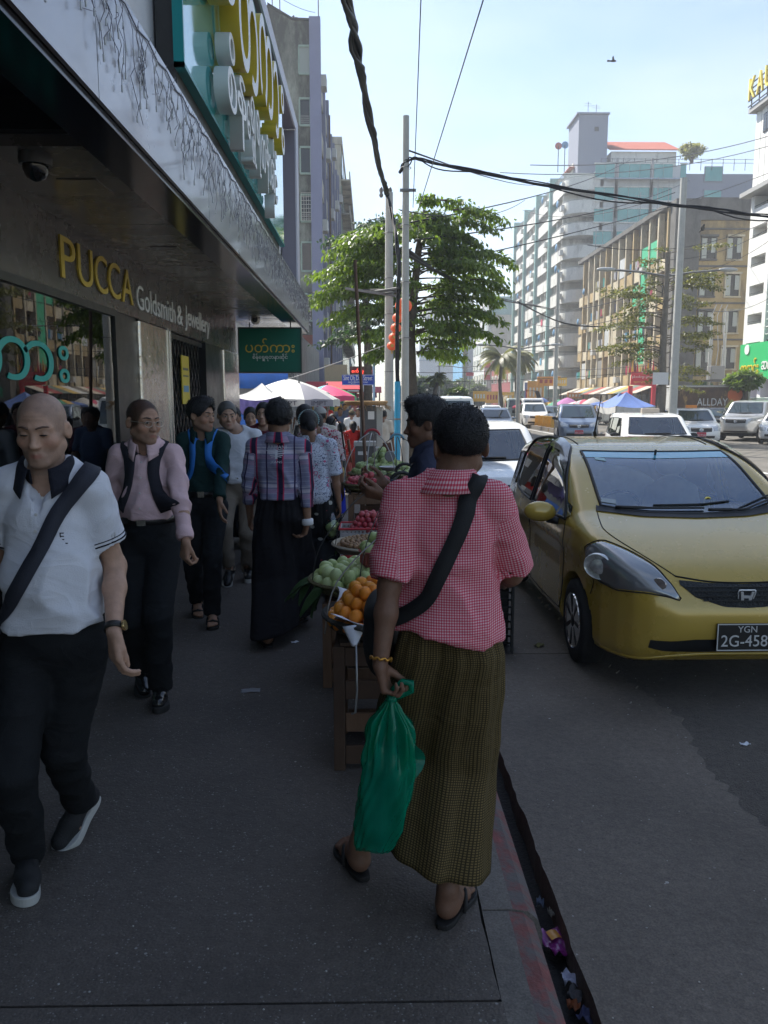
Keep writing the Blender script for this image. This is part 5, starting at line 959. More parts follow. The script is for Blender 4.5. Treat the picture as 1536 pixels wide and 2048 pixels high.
straw=M('straw',(.34,.22,.11),.9,var=.35,scale=20,bump=.8,bscale=60)
st_=thing('straw_tray','round straw tray with ragged edges lying on top of the taller cabinet','tray',(at(732,806,15.4).x,15.4,h2+.012));mb=MB();mb.lathe([(.0,0),(.36,.0),(.41,.035),(.42,.075),(.40,.085),(.385,.04),(.0,.035)],n=40);mb.build('tray',straw,st_,smooth=40)
mb=MB();r_=random.Random(2);[mb.tube([(.36*math.cos(a),.36*math.sin(a),.02),((.44+r_.uniform(0,.06))*math.cos(a+r_.uniform(-.15,.15)),(.44)*math.sin(a),-.03-r_.uniform(0,.08))],.004,4)for a in[r_.uniform(0,6.3)for _ in range(70)]];mb.build('straw_end',straw,st_)
def poly_sdf(poly,Y,Z):
 P=np.array(poly,float);d=np.full(np.broadcast(Y,Z).shape,1e9);s=np.ones(d.shape);n=len(P)
 for i in range(n):
  a,b=P[i],P[i-1];e=b-a;wy,wz=Y-a[0],Z-a[1];t=np.clip((wy*e[0]+wz*e[1])/max(e@e,1e-12),0,1);d=np.minimum(d,(wy-e[0]*t)**2+(wz-e[1]*t)**2)
  c1,c2,c3=Z>=a[1],Z<b[1],e[0]*wz>e[1]*wy;s=np.where((c1&c2&c3)|(~c1&~c2&~c3),-s,s)
 return s*np.sqrt(d)
def smax(a,b,k):t=np.clip(.5-.5*(a-b)/k,0,1);return a+(b-a)*t+k*t*(1-t)
def resample(P,n):
 P=np.array(P,float);d=np.concatenate([[0],np.cumsum(np.linalg.norm(np.diff(P,axis=0),axis=1))]);t=np.linspace(0,d[-1],n);return np.stack([np.interp(t,d,P[:,i])for i in range(P.shape[1])],1)
class Car:
 """shell grown from a side silhouette, a plan outline and a leaning side wall; glass, lamps and trim are laid on that shell"""
 def __init__(s,side,plan,W,belt,tumble,h,k=.09,sill=.35,axles=(1.25,-1.25),wr=.29,arch=.335,hollow=False,low=.12,top=1.6,crease=.012):
  L0,L1=min(p[0]for p in side)-.08,max(p[0]for p in side)+.08
  F=s.F=Field((-W-.08,L0,low),(W+.08,L1,top),h);X,Y,Z=F.ax[0][:,None,None],F.ax[1][None,:,None],F.ax[2][None,None,:]
  sp=poly_sdf(side,F.ax[1][:,None],F.ax[2][None,:])[None];pl=np.interp(F.ax[1],[p[0]for p in plan],[p[1]for p in plan])[None,:,None]
  w=W*pl-np.maximum(Z-belt,0)*tumble-np.maximum(sill-Z,0)**2*.9+crease*np.exp(-((Z-belt+.12)/.07)**2)
  f=smax(np.broadcast_to(sp,F.d.shape),(np.abs(X)-w)*np.sqrt(1/(1+tumble**2*.5)),k);F.d=f.astype(np.float32);s.full=F.d.copy();s.h=h;s.cuts=[];s.arch=arch;s.axles=axles;s.wr=wr;s.W=W
  s.X,s.Y,s.Z=X,Y,Z
  for ya in axles:
   c=np.sqrt((Y-ya)**2+(Z-wr)**2)-arch;F.d=np.maximum(F.d,-np.maximum(c,.5*W-np.abs(X))).astype(np.float32)
  s.arched=F.d.copy()
 def sample(s,P,D=None):
  D=s.full if D is None else D;g=(np.asarray(P)-s.F.lo)/s.F.h;g=np.clip(g,0,np.array(D.shape)-1.001);i=g.astype(int);t=g-i;o=0
  for a in(0,1):
   for b in(0,1):
    for c in(0,1):o=o+D[i[:,0]+a,i[:,1]+b,i[:,2]+c]*(t[:,0]if a else 1-t[:,0])*(t[:,1]if b else 1-t[:,1])*(t[:,2]if c else 1-t[:,2])
  return o
 def grad(s,P):
  e=s.F.h;G=np.stack([s.sample(P+np.eye(3)[i]*e)-s.sample(P-np.eye(3)[i]*e)for i in range(3)],1)/(2*e);return G
 def onto(s,P,off=.003):
  P=np.array(P,float)
  for _ in range(12):G=s.grad(P);n2=np.maximum((G**2).sum(1),.05);P=P-G*((s.sample(P)-off)/n2)[:,None]*.8
  return P
 def patch(s,name,bot,top,mat,parent,off=.003,nu=24,nv=8,mirror=False,rim=.0):
  A,B=resample(bot,nu+1),resample(top,nu+1);V=np.array([A+(B-A)*(j/nv)for j in range(nv+1)]).reshape(-1,3);V=s.onto(V,off);os_=[]
  if rim:
   q=np.arange(len(V));e=((q%(nu+1))==0)|((q%(nu+1))==nu)|(q<nu+1)|(q>=nv*(nu+1));V[e]=V[e]-nrm_rows(s.grad(V[e]))*(off+rim)
  for sx in((1,-1)if mirror else(1,)):
   W_=V*np.array((sx,1,1));Fq=np.array([(j*(nu+1)+i,j*(nu+1)+i+1,(j+1)*(nu+1)+i+1,(j+1)*(nu+1)+i)for j in range(nv)for i in range(nu)]);
   a,b,c=W_[Fq[0,0]],W_[Fq[0,1]],W_[Fq[0,2]];m_=len(Fq)//2+nu//2;a,b,c=W_[Fq[m_,0]],W_[Fq[m_,1]],W_[Fq[m_,2]]
   if np.cross(b-a,c-a)@(s.grad(np.array([a*np.array((sx,1,1))]))[0]*np.array((sx,1,1)))<0:Fq=Fq[:,::-1]
   os_.append(inst(name,np_mesh(name,W_,Fq,mat),parent))
  return os_
 def line(s,name,pts,mat,parent,r=.0028,off=0.,mirror=False,n=30):
  P=s.onto(resample(spline(pts,6)if len(pts)>2 else pts,n),off)
  for sx in((1,-1)if mirror else(1,)):mb=MB();mb.tube([tuple(p*np.array((sx,1,1)))for p in P],r,5);mb.build(name,mat,parent,smooth=180)
 def cut(s,loop,d,depth=.5,shrink=.012):
  """opening through the shell: the loop seen along d"""
  P=np.array(loop,float);d=nrm(d);a=nrm(np.cross(d,(0,0,1)))if abs(d[2])<.95 else np.array((1.,0,0));b=np.cross(d,a)
  c0=P.mean(0);X,Y,Z=s.X-c0[0],s.Y-c0[1],s.Z-c0[2];u=X*a[0]+Y*a[1]+Z*a[2];v=X*b[0]+Y*b[1]+Z*b[2];t=X*d[0]+Y*d[1]+Z*d[2]
  q=(P-c0);f=poly_sdf(np.stack([q@a,q@b],1),u,v)+shrink;s.F.d=np.maximum(s.F.d,-np.maximum(f,np.abs(t)-depth)).astype(np.float32)
 def hollow(s,th=.045,floor=.5,y0=-1.7,y1=1.05):
  inner=np.maximum(np.maximum(s.full+th,floor-s.Z),np.maximum(s.Y-y1,y0-s.Y));s.F.d=np.maximum(s.F.d,-inner).astype(np.float32)
 def body(s,mat,parent,name='body'):
  V,Q=s.F.nets();me=np_mesh(name,V,Q,mat);o=inst(name,me,parent)
  G=nrm_rows(s.grad(V));on=np.abs(s.sample(V))<s.h*.35
  me.update();nn=np.empty(len(V)*3,np.float32);me.vertices.foreach_get('normal',nn);nn=nn.reshape(-1,3);G=np.where((on&((G*nn).sum(1)>.6))[:,None],G,nn);me.normals_split_custom_set_from_vertices([tuple(x)for x in G]);return o
def nrm_rows(G):return G/np.maximum(np.linalg.norm(G,axis=1),1e-6)[:,None]
tyre_m=M('tyre',(.014,.014,.015),.8,bump=.3,bscale=40);alloy_m=M('alloy',(.5,.5,.5),.3,.9);hub_m=M('steel_wheel',(.33,.33,.34),.45,.6);blackp=M('black_plastic',(.012,.012,.013),.5);chrome=M('chrome',(.75,.75,.75),.08,1.)
carglass=glassy('car_glass',(.30,.40,.42),1.5,0,.10);darkglass=M('dark_glass',(.02,.035,.04),.04,spec=.9,coat=.8);lampg=M('lamp_glass',(.62,.64,.65),.08,.35,var=.5,scale=26,coat=1.);redlamp=M('lamp_red',(.45,.02,.02),.15,coat=.6)
underm=M('car_underside',(.008,.008,.008),.9)
def add_wheels(t,r,ys,xo,wd=.19,style='alloy',dark=False):
 for ya in ys:
  for sx in(-1,1):
   w_=bpy.data.objects.new('wheel',None);link(w_,t);w_.location=(sx*xo,ya,r);w_.rotation_euler=(0,0,0 if sx>0 else PI)
   mb=MB();mb.lathe([(r*.64,-wd/2+.01),(r*.80,-wd/2),(r*.96,-wd/2+.015),(r,-wd/2+.04),(r,wd/2-.04),(r*.96,wd/2-.015),(r*.80,wd/2),(r*.64,wd/2-.01),(r*.62,wd/2-.03)],n=32,ax='x');mb.build('tyre',tyre_m,w_,smooth=50)
   mb=MB();m_=blackp if dark else(alloy_m if style=='alloy' else hub_m);mb.lathe([(r*.66,wd/2-.012),(r*.64,wd/2-.004),(r*.60,wd/2-.012),(r*.57,wd/2-.06),(r*.3,wd/2-.075),(0,wd/2-.075)],n=32,ax='x');mb.build('rim',m_ if style!='alloy' else hub_m if not dark else blackp,w_,smooth=50)
   if style=='alloy':
    mb=MB();mb.lathe([(r*.655,wd/2-.006),(r*.645,wd/2+.001),(r*.61,wd/2-.004),(r*.60,wd/2-.02)],n=40,ax='x');mb.build('rim_lip',alloy_m,w_,smooth=60)
    for k in range(7):
     a=2*PI*k/7;mb=MB();c_,s_=math.cos(a),math.sin(a);mb.bar((wd/2-.02,c_*.05,s_*.05),(wd/2-.014,c_*r*.62,s_*r*.62),.034,.028,up=(1,0,0));mb.build('spoke',blackp if dark else alloy_m,w_,bevel=.005)
   mb=MB();mb.lathe([(r*.2,wd/2-.075),(r*.19,wd/2-.012),(r*.14,wd/2-.004),(0,wd/2-.002)],n=16,ax='x');mb.build('hub_cap',m_,w_,smooth=50)
def mirror_(t,p,mat,sx=1,sz=1.):
 F=Field(np.array(p)-.25,np.array(p)+.25,.009);p=np.array(p,float);F.ell(p,(.115*sz,.062*sz,.075*sz),0);F.ell(p+(sx*-.03,.0,-.012),(.09*sz,.055*sz,.06*sz),.02);F.cut(p+(0,-.028,0),(0,-1,0));v,q=F.nets();o=inst('mirror',np_mesh('mirror',v,q,mat),t)
 mb=MB();mb.tube([tuple(p+(-sx*.06,.0,-.055)),tuple(p+(-sx*.14,.0,-.075)),tuple(p+(-sx*.2,.01,-.08))],(.03,.026,.03),8);mb.build('mirror_arm',blackp,o,smooth=180)
def plate(t,p,txt,txt2,bgc,fgc,w_=.34,h_=.17,tilt=0.,mesh_txt=True):
 o=bpy.data.objects.new('number_plate',None);link(o,t);o.location=p;o.rotation_euler=(R(tilt),0,PI)
 mb=MB();mb.box(-w_/2,w_/2,-.005,.005,-h_/2,h_/2);mb.build('plate',bgc,o)
 mb=MB();e=.006;[mb.box(*q)for q in((-w_/2,w_/2,-.0075,-.005,h_/2-e,h_/2),(-w_/2,w_/2,-.0075,-.005,-h_/2,-h_/2+e),(-w_/2,-w_/2+e,-.0075,-.005,-h_/2+e,h_/2-e),(w_/2-e,w_/2,-.0075,-.005,-h_/2+e,h_/2-e))];mb.build('border',fgc,o)
 if txt:flat_text(txt,w_*.32,h_*.30,fgc,o,y=-.0065,depth=.003)
 if txt2:flat_text(txt2,w_*.86,-h_*.13,fgc,o,y=-.0065,depth=.003,zs=h_*.42)
yel=M('paint_yellow',(.46,.315,.055),.26,.12,var=.03,scale=2,coat=.8,spec=.5)
side=spline([(-1.72,.24),(-1.0,.2),(0,.19),(1.0,.19),(1.78,.2),(1.98,.27),(2.045,.40),(2.05,.52),(2.03,.62),(1.985,.715),(1.86,.82),(1.55,.935),(1.18,1.03)],6)[:-1]+spline([(1.12,1.05),(.85,1.19),(.55,1.335),(.28,1.415),(.02,1.465),(-.35,1.492),(-.9,1.475),(-1.35,1.42),(-1.62,1.355)],6)[:-1]+spline([(-1.62,1.355),(-1.76,1.15),(-1.84,.92),(-1.87,.7),(-1.86,.45),(-1.8,.3),(-1.72,.24)],5)[:-1]
plan=[(-1.95,.66),(-1.87,.74),(-1.75,.86),(-1.5,.945),(-1.0,.985),(0,1.0),(.9,1.0),(1.25,.99),(1.5,.965),(1.7,.915),(1.85,.84),(1.95,.76),(2.02,.66),(2.06,.56),(2.12,.4)]
fit=thing('hatchback_car','yellow small hatchback parked at the kerb nearest the camera','car',(2.235,6.64,-.165),R(180.2))
cr=Car(side,plan,.845,.93,.30,.016,.10,hollow=True,arch=.34,wr=.295)
ws_b=[(-.61,1.07,1.07),(-.34,1.17,1.05),(0,1.2,1.045),(.34,1.17,1.05),(.61,1.07,1.07)];ws_t=[(-.56,.30,1.385),(-.3,.325,1.41),(0,.335,1.415),(.3,.325,1.41),(.56,.30,1.385)]
fd_b=[(.8,.98,.96),(.8,.6,.945),(.8,.1,.94),(.8,-.16,.945)];fd_t=[(.75,.86,1.06),(.66,.48,1.28),(.6,.18,1.39),(.58,-.14,1.42)]
rd_b=[(.8,-.24,.95),(.8,-.6,.96),(.8,-.95,1.0),(.78,-1.1,1.1)];rd_t=[(.58,-.22,1.42),(.58,-.6,1.42),(.6,-.9,1.38),(.66,-1.08,1.27)]
q_b=[(.8,-1.16,1.02),(.78,-1.4,1.08)];q_t=[(.66,-1.14,1.3),(.64,-1.42,1.27)]
cr.hollow(.04,.52,-1.6,1.0)
loop=lambda b,t:list(cr.onto(b,0))+list(cr.onto(t,0))[::-1]
cr.cut(loop(ws_b,ws_t),(0,-.55,-.83),.35,.014)
for sx in(-1,1):
 mm=np.array((sx,1,1))
 for b_,t_ in((fd_b,fd_t),(rd_b,rd_t)):cr.cut([p*mm for p in np.array(loop(b_,t_))],(sx,0,.3),.4,.012)
body=cr.body(yel,fit)
cr.patch('windshield',ws_b,ws_t,glassy('windshield_glass',(.82,.88,.92),1.5,0,.15,(.8,.88,1.)),fit,.004,30,14)
cr.patch('window',fd_b,fd_t,carglass,fit,.004,16,10,True);cr.patch('window',rd_b,rd_t,carglass,fit,.004,16,10,True);cr.patch('quarter_window',q_b,q_t,darkglass,fit,.004,8,8,True)
def border(b,t,w_,mirror=False,nm='glass_seal',mat=blackp,off=.006):
 L=list(resample(b,20))+list(resample([b[-1],t[-1]],12))[1:]+list(resample(t,20))[::-1][1:]+list(resample([t[0],b[0]],12))[1:];cr.line(nm,L,mat,fit,w_,off-.003,mirror,110)if False else None
 P=cr.onto(np.array(L),off*.4)
 for sx in((1,-1)if mirror else(1,)):mb=MB();mb.tube([tuple(p*np.array((sx,1,1)))for p in P],w_,6);mb.build(nm,mat,fit,smooth=180)
border(ws_b,ws_t,.012);border(fd_b,fd_t,.013,True);border(rd_b,rd_t,.013,True);border(q_b,q_t,.008,True)
cr.patch('sun_strip',[(-.585,.44,1.33),(0,.48,1.36),(.585,.44,1.33)],[(-.555,.31,1.38),(0,.345,1.41),(.555,.31,1.38)],M('sun_strip',(.13,.38,.50),.08,coat=.8),fit,.0065,24,4)
cr.patch('cowl',[(-.66,1.14,1.05),(-.36,1.235,1.03),(0,1.265,1.02),(.36,1.235,1.03),(.66,1.14,1.05)],[(-.645,1.07,1.07),(-.35,1.16,1.055),(0,1.19,1.05),(.35,1.16,1.055),(.645,1.07,1.07)],M('cowl_black',(.02,.02,.024),.6),fit,.007,24,3)
cr.patch('window_visor',[(.78,.93,1.035),(.70,.56,1.22),(.63,.2,1.33),(.61,-.14,1.355)],[(.75,.86,1.06),(.66,.48,1.285),(.6,.18,1.395),(.58,-.14,1.425)],M('visor_smoke',(.015,.013,.013),.12,coat=.5),fit,.022,20,4,True)
cr.patch('pillar_cover',[(.8,-.165,.945),(.8,-.235,.95)],[(.58,-.145,1.42),(.58,-.215,1.42)],blackp,fit,.006,3,10,True)
cr.patch('corner_window',[(.79,1.06,.99),(.8,.985,.965)],[(.765,1.0,1.04),(.755,.875,1.06)],darkglass,fit,.005,4,5,True)
BLKL=M('gap_black',(.004,.004,.004),.9)
cr.line('shut_line',[(.655,1.15,1.05),(.68,1.3,1.0),(.69,1.45,.95),(.63,1.62,.89),(.50,1.83,.80),(.40,1.93,.745)],BLKL,fit,.0042,0,True)
cr.line('shut_line',[(-.40,1.93,.745),(-.2,1.975,.735),(0,1.985,.732),(.2,1.975,.735),(.40,1.93,.745)],BLKL,fit,.006,0)
for zz in(0,):
 cr.line('shut_line',[(.83,.995,.95),(.84,1.0,.75),(.84,.97,.45),(.83,.9,.3)],BLKL,fit,.004,0,True);cr.line('shut_line',[(.83,-.2,.94),(.84,-.2,.6),(.83,-.2,.3)],BLKL,fit,.004,0,True)
 cr.line('shut_line',[(.83,.9,.3),(.84,.3,.285),(.83,-.2,.3),(.83,-.75,.3)],BLKL,fit,.004,0,True);cr.line('shut_line',[(.83,-1.1,.98),(.84,-1.02,.75),(.84,-.88,.55),(.83,-.8,.32)],BLKL,fit,.004,0,True)
 cr.line('shut_line',[(.80,1.56,.56),(.80,1.6,.64),(.79,1.57,.70)],BLKL,fit,.0035,0,True);cr.line('roof_channel',[(.53,.1,1.47),(.53,-.5,1.5),(.54,-1.2,1.45)],BLKL,fit,.006,0,True)
hl_b=[(.775,1.50,.71),(.755,1.62,.68),(.69,1.76,.655),(.56,1.885,.635),(.40,1.975,.615)];hl_t=[(.765,1.47,.835),(.70,1.55,.845),(.60,1.70,.79),(.50,1.83,.715),(.39,1.972,.625)]
hd=cr.patch('headlight',hl_b,hl_t,M('headlight_dark',(.27,.28,.29),.16,.5,coat=1.),fit,.007,30,10,True,rim=.004)
for o,sx in zip(hd,(1,-1)):
 P=cr.onto(np.array([(.685,1.655,.745)]),.012)[0];n_=nrm_rows(cr.grad(P[None]))[0];mat_=Vector(nrm(n_+np.array((0,.6,0)))*np.array((sx,1,1))).to_track_quat('Z','Y').to_euler()
 mb=MB();mb.lathe([(.088,-.014),(.086,0),(.081,.006),(.074,-.003),(.05,-.008),(.046,.006),(.02,.014),(0,.016)],n=32,sx=1.25);l_=mb.build('reflector',lampg,o,smooth=50);l_.location=tuple(P*np.array((sx,1,1)));l_.rotation_euler=mat_
 P=cr.onto(np.array([(.50,1.905,.66)]),.010)[0];mb=MB();mb.lathe([(.038,-.008),(.036,0),(.022,.004),(0,.006)],n=20,sx=1.2);l_=mb.build('indicator',M('lamp_clear',(.42,.38,.36),.08,.5,var=.4,scale=40,coat=1.),o,smooth=50);l_.location=tuple(P*np.array((sx,1,1)));l_.rotation_euler=mat_
 border_=cr.onto(np.array(list(resample(hl_b,24))+list(resample(hl_t,24))[::-1]),.002);mb=MB();mb.tube([tuple(p*np.array((sx,1,1)))for p in border_]+[tuple(border_[0]*np.array((sx,1,1)))],.0045,5);mb.build('lamp_seal',BLKL,o,smooth=180)
gr_b=[(-.385,1.965,.70),(-.30,2.0,.64),(-.13,2.03,.59),(0,2.035,.585),(.13,2.03,.59),(.30,2.0,.64),(.385,1.965,.70)];gr_t=[(-.385,1.945,.722),(-.2,1.975,.722),(0,1.985,.72),(.2,1.975,.722),(.385,1.945,.722)]
g_=cr.patch('grille',gr_b,gr_t,M('grille_black',(.010,.012,.014),.35,bump=1.,bscale=60),fit,.004,30,6)[0]
for k in range(4):
 zz=.615+k*.028;wd=.36-.55*max(0,.70-zz)*2.2;mb=MB();P=cr.onto(np.array([(-wd+2*wd*i/24,1.99,zz)for i in range(25)]),.007);mb.tube([tuple(p)for p in P],.0035,5);mb.build('grille_bar',blackp,g_)
P=cr.onto(np.array([(0,2.02,.655)]),.012)[0]
bd=bpy.data.objects.new('badge',None);link(bd,fit);bd.location=tuple(P);bd.rotation_euler=(R(-14),0,0)
mb=MB();q=[(-.048,.037),(.048,.037),(.052,.02),(.043,-.033),(.034,-.041),(-.034,-.041),(-.043,-.033),(-.052,.02)];mb.tube([(x,0,z)for x,z in q+q[:1]],.0042,6);mb.build('badge_ring',M('badge_bright',(.8,.8,.8),.25,.5),bd,smooth=180)
mb=MB()
for sx in(-1,1):mb.prism([(sx*.040,.004,.028),(sx*.026,.004,.030),(sx*.013,.004,-.030),(sx*.030,.004,-.032)],(0,.007,0))
mb.prism([(-.021,.004,.004),(.021,.004,.004),(.018,.004,-.012),(-.018,.004,-.012)],(0,.0068,0));mb.build('badge_letter',M('badge_bright',(.8,.8,.8),.25,.5),bd)
cr.patch('lower_intake',[(-.56,1.99,.335),(-.30,2.035,.30),(0,2.045,.295),(.30,2.035,.30),(.56,1.99,.335)],[(-.55,1.995,.385),(-.3,2.045,.395),(0,2.05,.395),(.3,2.045,.395),(.55,1.995,.385)],M('intake_black',(.006,.006,.007),.6),fit,.004,30,5)
cr.line('bumper_lip',[(.78,1.66,.235),(.6,1.93,.25),(.3,2.02,.262),(0,2.035,.265),(-.3,2.02,.262),(-.6,1.93,.25),(-.78,1.66,.235)],yel,fit,.014,-.004,False,50)
plate(fit,(0,2.066,.415),'YGN','2G-4581',M('plate_black',(.012,.012,.013),.4),M('plate_white',(.55,.55,.55),.4),.36,.165)
for x0,y0,z0,x1,y1,z1 in((.52,1.12,1.075,-.10,1.14,1.085),(-.12,1.17,1.075,-.62,1.03,1.11)):
 w_=bpy.data.objects.new('wiper',None);link(w_,fit);P=cr.onto(resample([(x0,y0,z0),((x0+x1)/2,max(y0,y1)+.0,(z0+z1)/2),(x1,y1,z1)],12),.02);mb=MB();mb.tube([tuple(p)for p in P],[.012]*4+[.008]*8,6);mb.build('wiper_arm',blackp,w_,smooth=180);mb=MB();P2=cr.onto(resample([(x0*.55+x1*.45,y0-.03,z0+.02),(x1,y1-.05,z1+.03),(x1-(x0-x1)*.35,y1-.09,z1+.04)],12),.010);mb.tube([tuple(p)for p in P2],.006,5);mb.build('wiper_blade',blackp,w_,smooth=180)
for sx in(-1,1):mirror_(fit,(sx*.985,.80,1.00),yel,sx)
for ya in(-.08,-.88):
 for sx in(-1,1):P=cr.onto(np.array([(.84,ya+.09*k/5,.82)for k in range(6)]),.014);mb=MB();mb.tube([tuple(p*np.array((sx,1,1)))for p in P],[.008,.013,.014,.014,.013,.008],7);mb.build('door_handle',yel,fit,smooth=180)
mb=MB();mb.tube([(0.0,-1.25,1.46),(0.02,-1.22,1.50)],.018,8);mb.tube([(0.02,-1.22,1.5),(.0,-1.1,1.5+.36)],[.008,.004],6);mb.build('aerial',blackp,fit,smooth=60)
mb=MB();mb.box(-.6,.6,-1.7,1.85,.2,.26);mb.build('underside',underm,fit);add_wheels(fit,.295,(1.25,-1.25),.745,.185,'alloy',True)
for o in[c for c in fit.children if c.name.startswith('wheel')]:
 for c in o.children:
  if c.name.startswith('rim_lip'):c.data.materials[0]=chrome
seatm=M('seat_cover',(.52,.46,.38),.85,var=.15,scale=12);intm=M('cabin_dark',(.035,.036,.04),.8)
mb=MB();mb.box(-.70,.70,-1.55,.95,.5,.53);mb.build('cabin_floor',intm,fit)
F_=Field((-.72,.55,.6),(.72,1.1,1.12),.02);F_.ell((0,.95,.90),(.68,.26,.12),0);F_.ell((.36,.80,.93),(.2,.16,.1),.06);v,q_=F_.nets();inst('dashboard',np_mesh('dashboard',v,q_,M('dash_grey',(.07,.075,.085),.7)),fit)
for sx in(-1,1):
 F_=Field((sx*.36-.32,-.5,.45),(sx*.36+.32,.5,1.4),.018);c=sx*.36;F_.ell((c,.12,.62),(.25,.27,.1),0);F_.ell((c,-.16,.86),(.25,.1,.32),.06);F_.cone((c-.2,-.15,.7),(c-.18,-.17,1.05),.06,.05,.05);F_.cone((c+.2,-.15,.7),(c+.18,-.17,1.05),.06,.05,.05);v,q_=F_.nets();st=inst('seat',np_mesh('seat',v,q_,seatm),fit)
 F_=Field((c-.2,-.4,1.1),(c+.2,0,1.45),.015);F_.ell((c,-.2,1.255),(.135,.06,.095),0);F_.cone((c,-.2,1.1),(c,-.2,1.2),.03,.03,.01);v,q_=F_.nets();inst('headrest',np_mesh('headrest',v,q_,seatm),st)
F_=Field((-.7,-1.2,.45),(.7,-.6,1.3),.03);F_.ell((0,-1.0,.85),(.62,.12,.36),0);F_.ell((0,-.8,.6),(.62,.3,.12),.05);v,q_=F_.nets();inst('rear_seat',np_mesh('rear_seat',v,q_,seatm),fit)
mb=MB();cs=np.array((.36,.62,.97));mb.tube([tuple(cs+np.array((.18*math.cos(a),.08*math.sin(a),.165*math.sin(a))))for a in np.linspace(0,2*PI,30)],.013,6,False);mb.bar(tuple(cs+(-.17,0,0)),tuple(cs+(.17,0,0)),.03);mb.build('steering_wheel',intm,fit,smooth=60)
mb=MB();mb.box(-.12,.12,.36,.39,1.335,1.395);mb.tube([(0,.40,1.36),(0,.42,1.43)],.01);mb.build('inside_mirror',intm,fit,bevel=.01)
mb=MB();mb.tube([(-.18+.028*math.cos(a),1.0,1.085+.04*math.sin(a))for a in np.linspace(0,2*PI,16)],.006,6,False);mb.tube([(-.18,1.0,1.05),(-.18,1.0,1.11)],.016,6);mb.box(-.215,-.145,.99,1.01,1.025,1.045);mb.build('dashboard_ornament',M('ornament_gold',(.6,.5,.12),.3,.5),fit)
cr.patch('sticker',[(.42,.53,1.345),(.50,.50,1.35)],[(.42,.48,1.37),(.495,.455,1.372)],M('sticker_pale',(.35,.5,.5),.4),fit,.008,3,2)
cr.patch('sticker',[(.50,1.07,1.095),(.60,1.04,1.10)],[(.49,1.02,1.118),(.585,.995,1.122)],M('sticker_grey',(.3,.34,.36),.4),fit,.008,3,2)
def outline(kind):
 if kind=='wagon':
  sd=spline([(-1.95,.3),(0,.22),(1.75,.24),(1.98,.3),(2.06,.45),(2.05,.62),(2.0,.74)],4)+spline([(1.9,.84),(1.5,.92),(1.1,.97)],4)[:-1]+spline([(1.05,.98),(.72,1.2),(.42,1.40),(.2,1.465),(-.5,1.50),(-1.5,1.48),(-1.82,1.44)],5)+[(-1.95,1.2),(-2.03,.95),(-2.06,.6),(-2.02,.38)]
  return dict(side=sd,W=.845,belt=.9,tumble=.22,ax=(1.28,-1.27),wr=.30,roof=1.5)
 if kind=='suv':
  sd=spline([(-2.0,.42),(0,.36),(1.9,.36),(2.2,.42),(2.28,.6),(2.27,.82),(2.22,.98)],4)+spline([(2.1,1.06),(1.6,1.1),(1.15,1.14)],4)[:-1]+spline([(1.1,1.15),(.8,1.42),(.55,1.68),(.35,1.77),(-.5,1.82),(-1.7,1.8),(-2.0,1.76)],5)+[(-2.1,1.4),(-2.18,1.1),(-2.2,.7),(-2.12,.5)]
  return dict(side=sd,W=.92,belt=1.12,tumble=.2,ax=(1.38,-1.37),wr=.38,roof=1.82)
 if kind=='mpv':
  sd=spline([(-2.0,.3),(0,.22),(1.8,.23),(2.05,.3),(2.12,.45),(2.1,.65),(2.02,.8)],4)+spline([(1.9,.9),(1.55,1.0),(1.3,1.06)],4)[:-1]+spline([(1.25,1.08),(.9,1.32),(.55,1.55),(.3,1.62),(-.5,1.66),(-1.6,1.62),(-1.88,1.56)],5)+[(-2.0,1.25),(-2.06,1.0),(-2.1,.6),(-2.06,.38)]
  return dict(side=sd,W=.86,belt=.98,tumble=.24,ax=(1.3,-1.3),wr=.31,roof=1.66)
 if kind=='van':
  sd=spline([(-2.1,.36),(0,.28),(1.9,.3),(2.2,.36),(2.27,.5),(2.26,.75),(2.2,.95)],4)+spline([(2.1,1.08),(1.85,1.4),(1.62,1.75),(1.45,1.88),(.5,1.95),(-1.6,1.93),(-2.05,1.88)],5)+[(-2.16,1.5),(-2.2,1.1),(-2.22,.7),(-2.2,.45)]
  return dict(side=sd,W=.85,belt=1.1,tumble=.14,ax=(1.35,-1.25),wr=.31,roof=1.95)
 sd=spline([(-2.1,.34),(0,.22),(1.85,.23),(2.12,.3),(2.2,.45),(2.17,.6),(2.1,.7)],4)+spline([(1.95,.78),(1.5,.87),(1.1,.92)],4)[:-1]+spline([(1.05,.93),(.7,1.15),(.35,1.35),(.1,1.42),(-.5,1.44),(-.95,1.36),(-1.3,1.15),(-1.5,.98)],5)[:-1]+spline([(-1.55,.96),(-1.9,.94),(-2.12,.9),(-2.2,.7),(-2.18,.48),(-2.1,.34)],4)[:-1]
 return dict(side=sd,W=.85,belt=.86,tumble=.3,ax=(1.3,-1.3),wr=.30,roof=1.44)
PLN=[(-2.4,.7),(-2.15,.86),(-1.9,.95),(-1.3,.99),(0,1),(1.2,.99),(1.6,.955),(1.9,.88),(2.05,.78),(2.2,.62),(2.4,.45)]
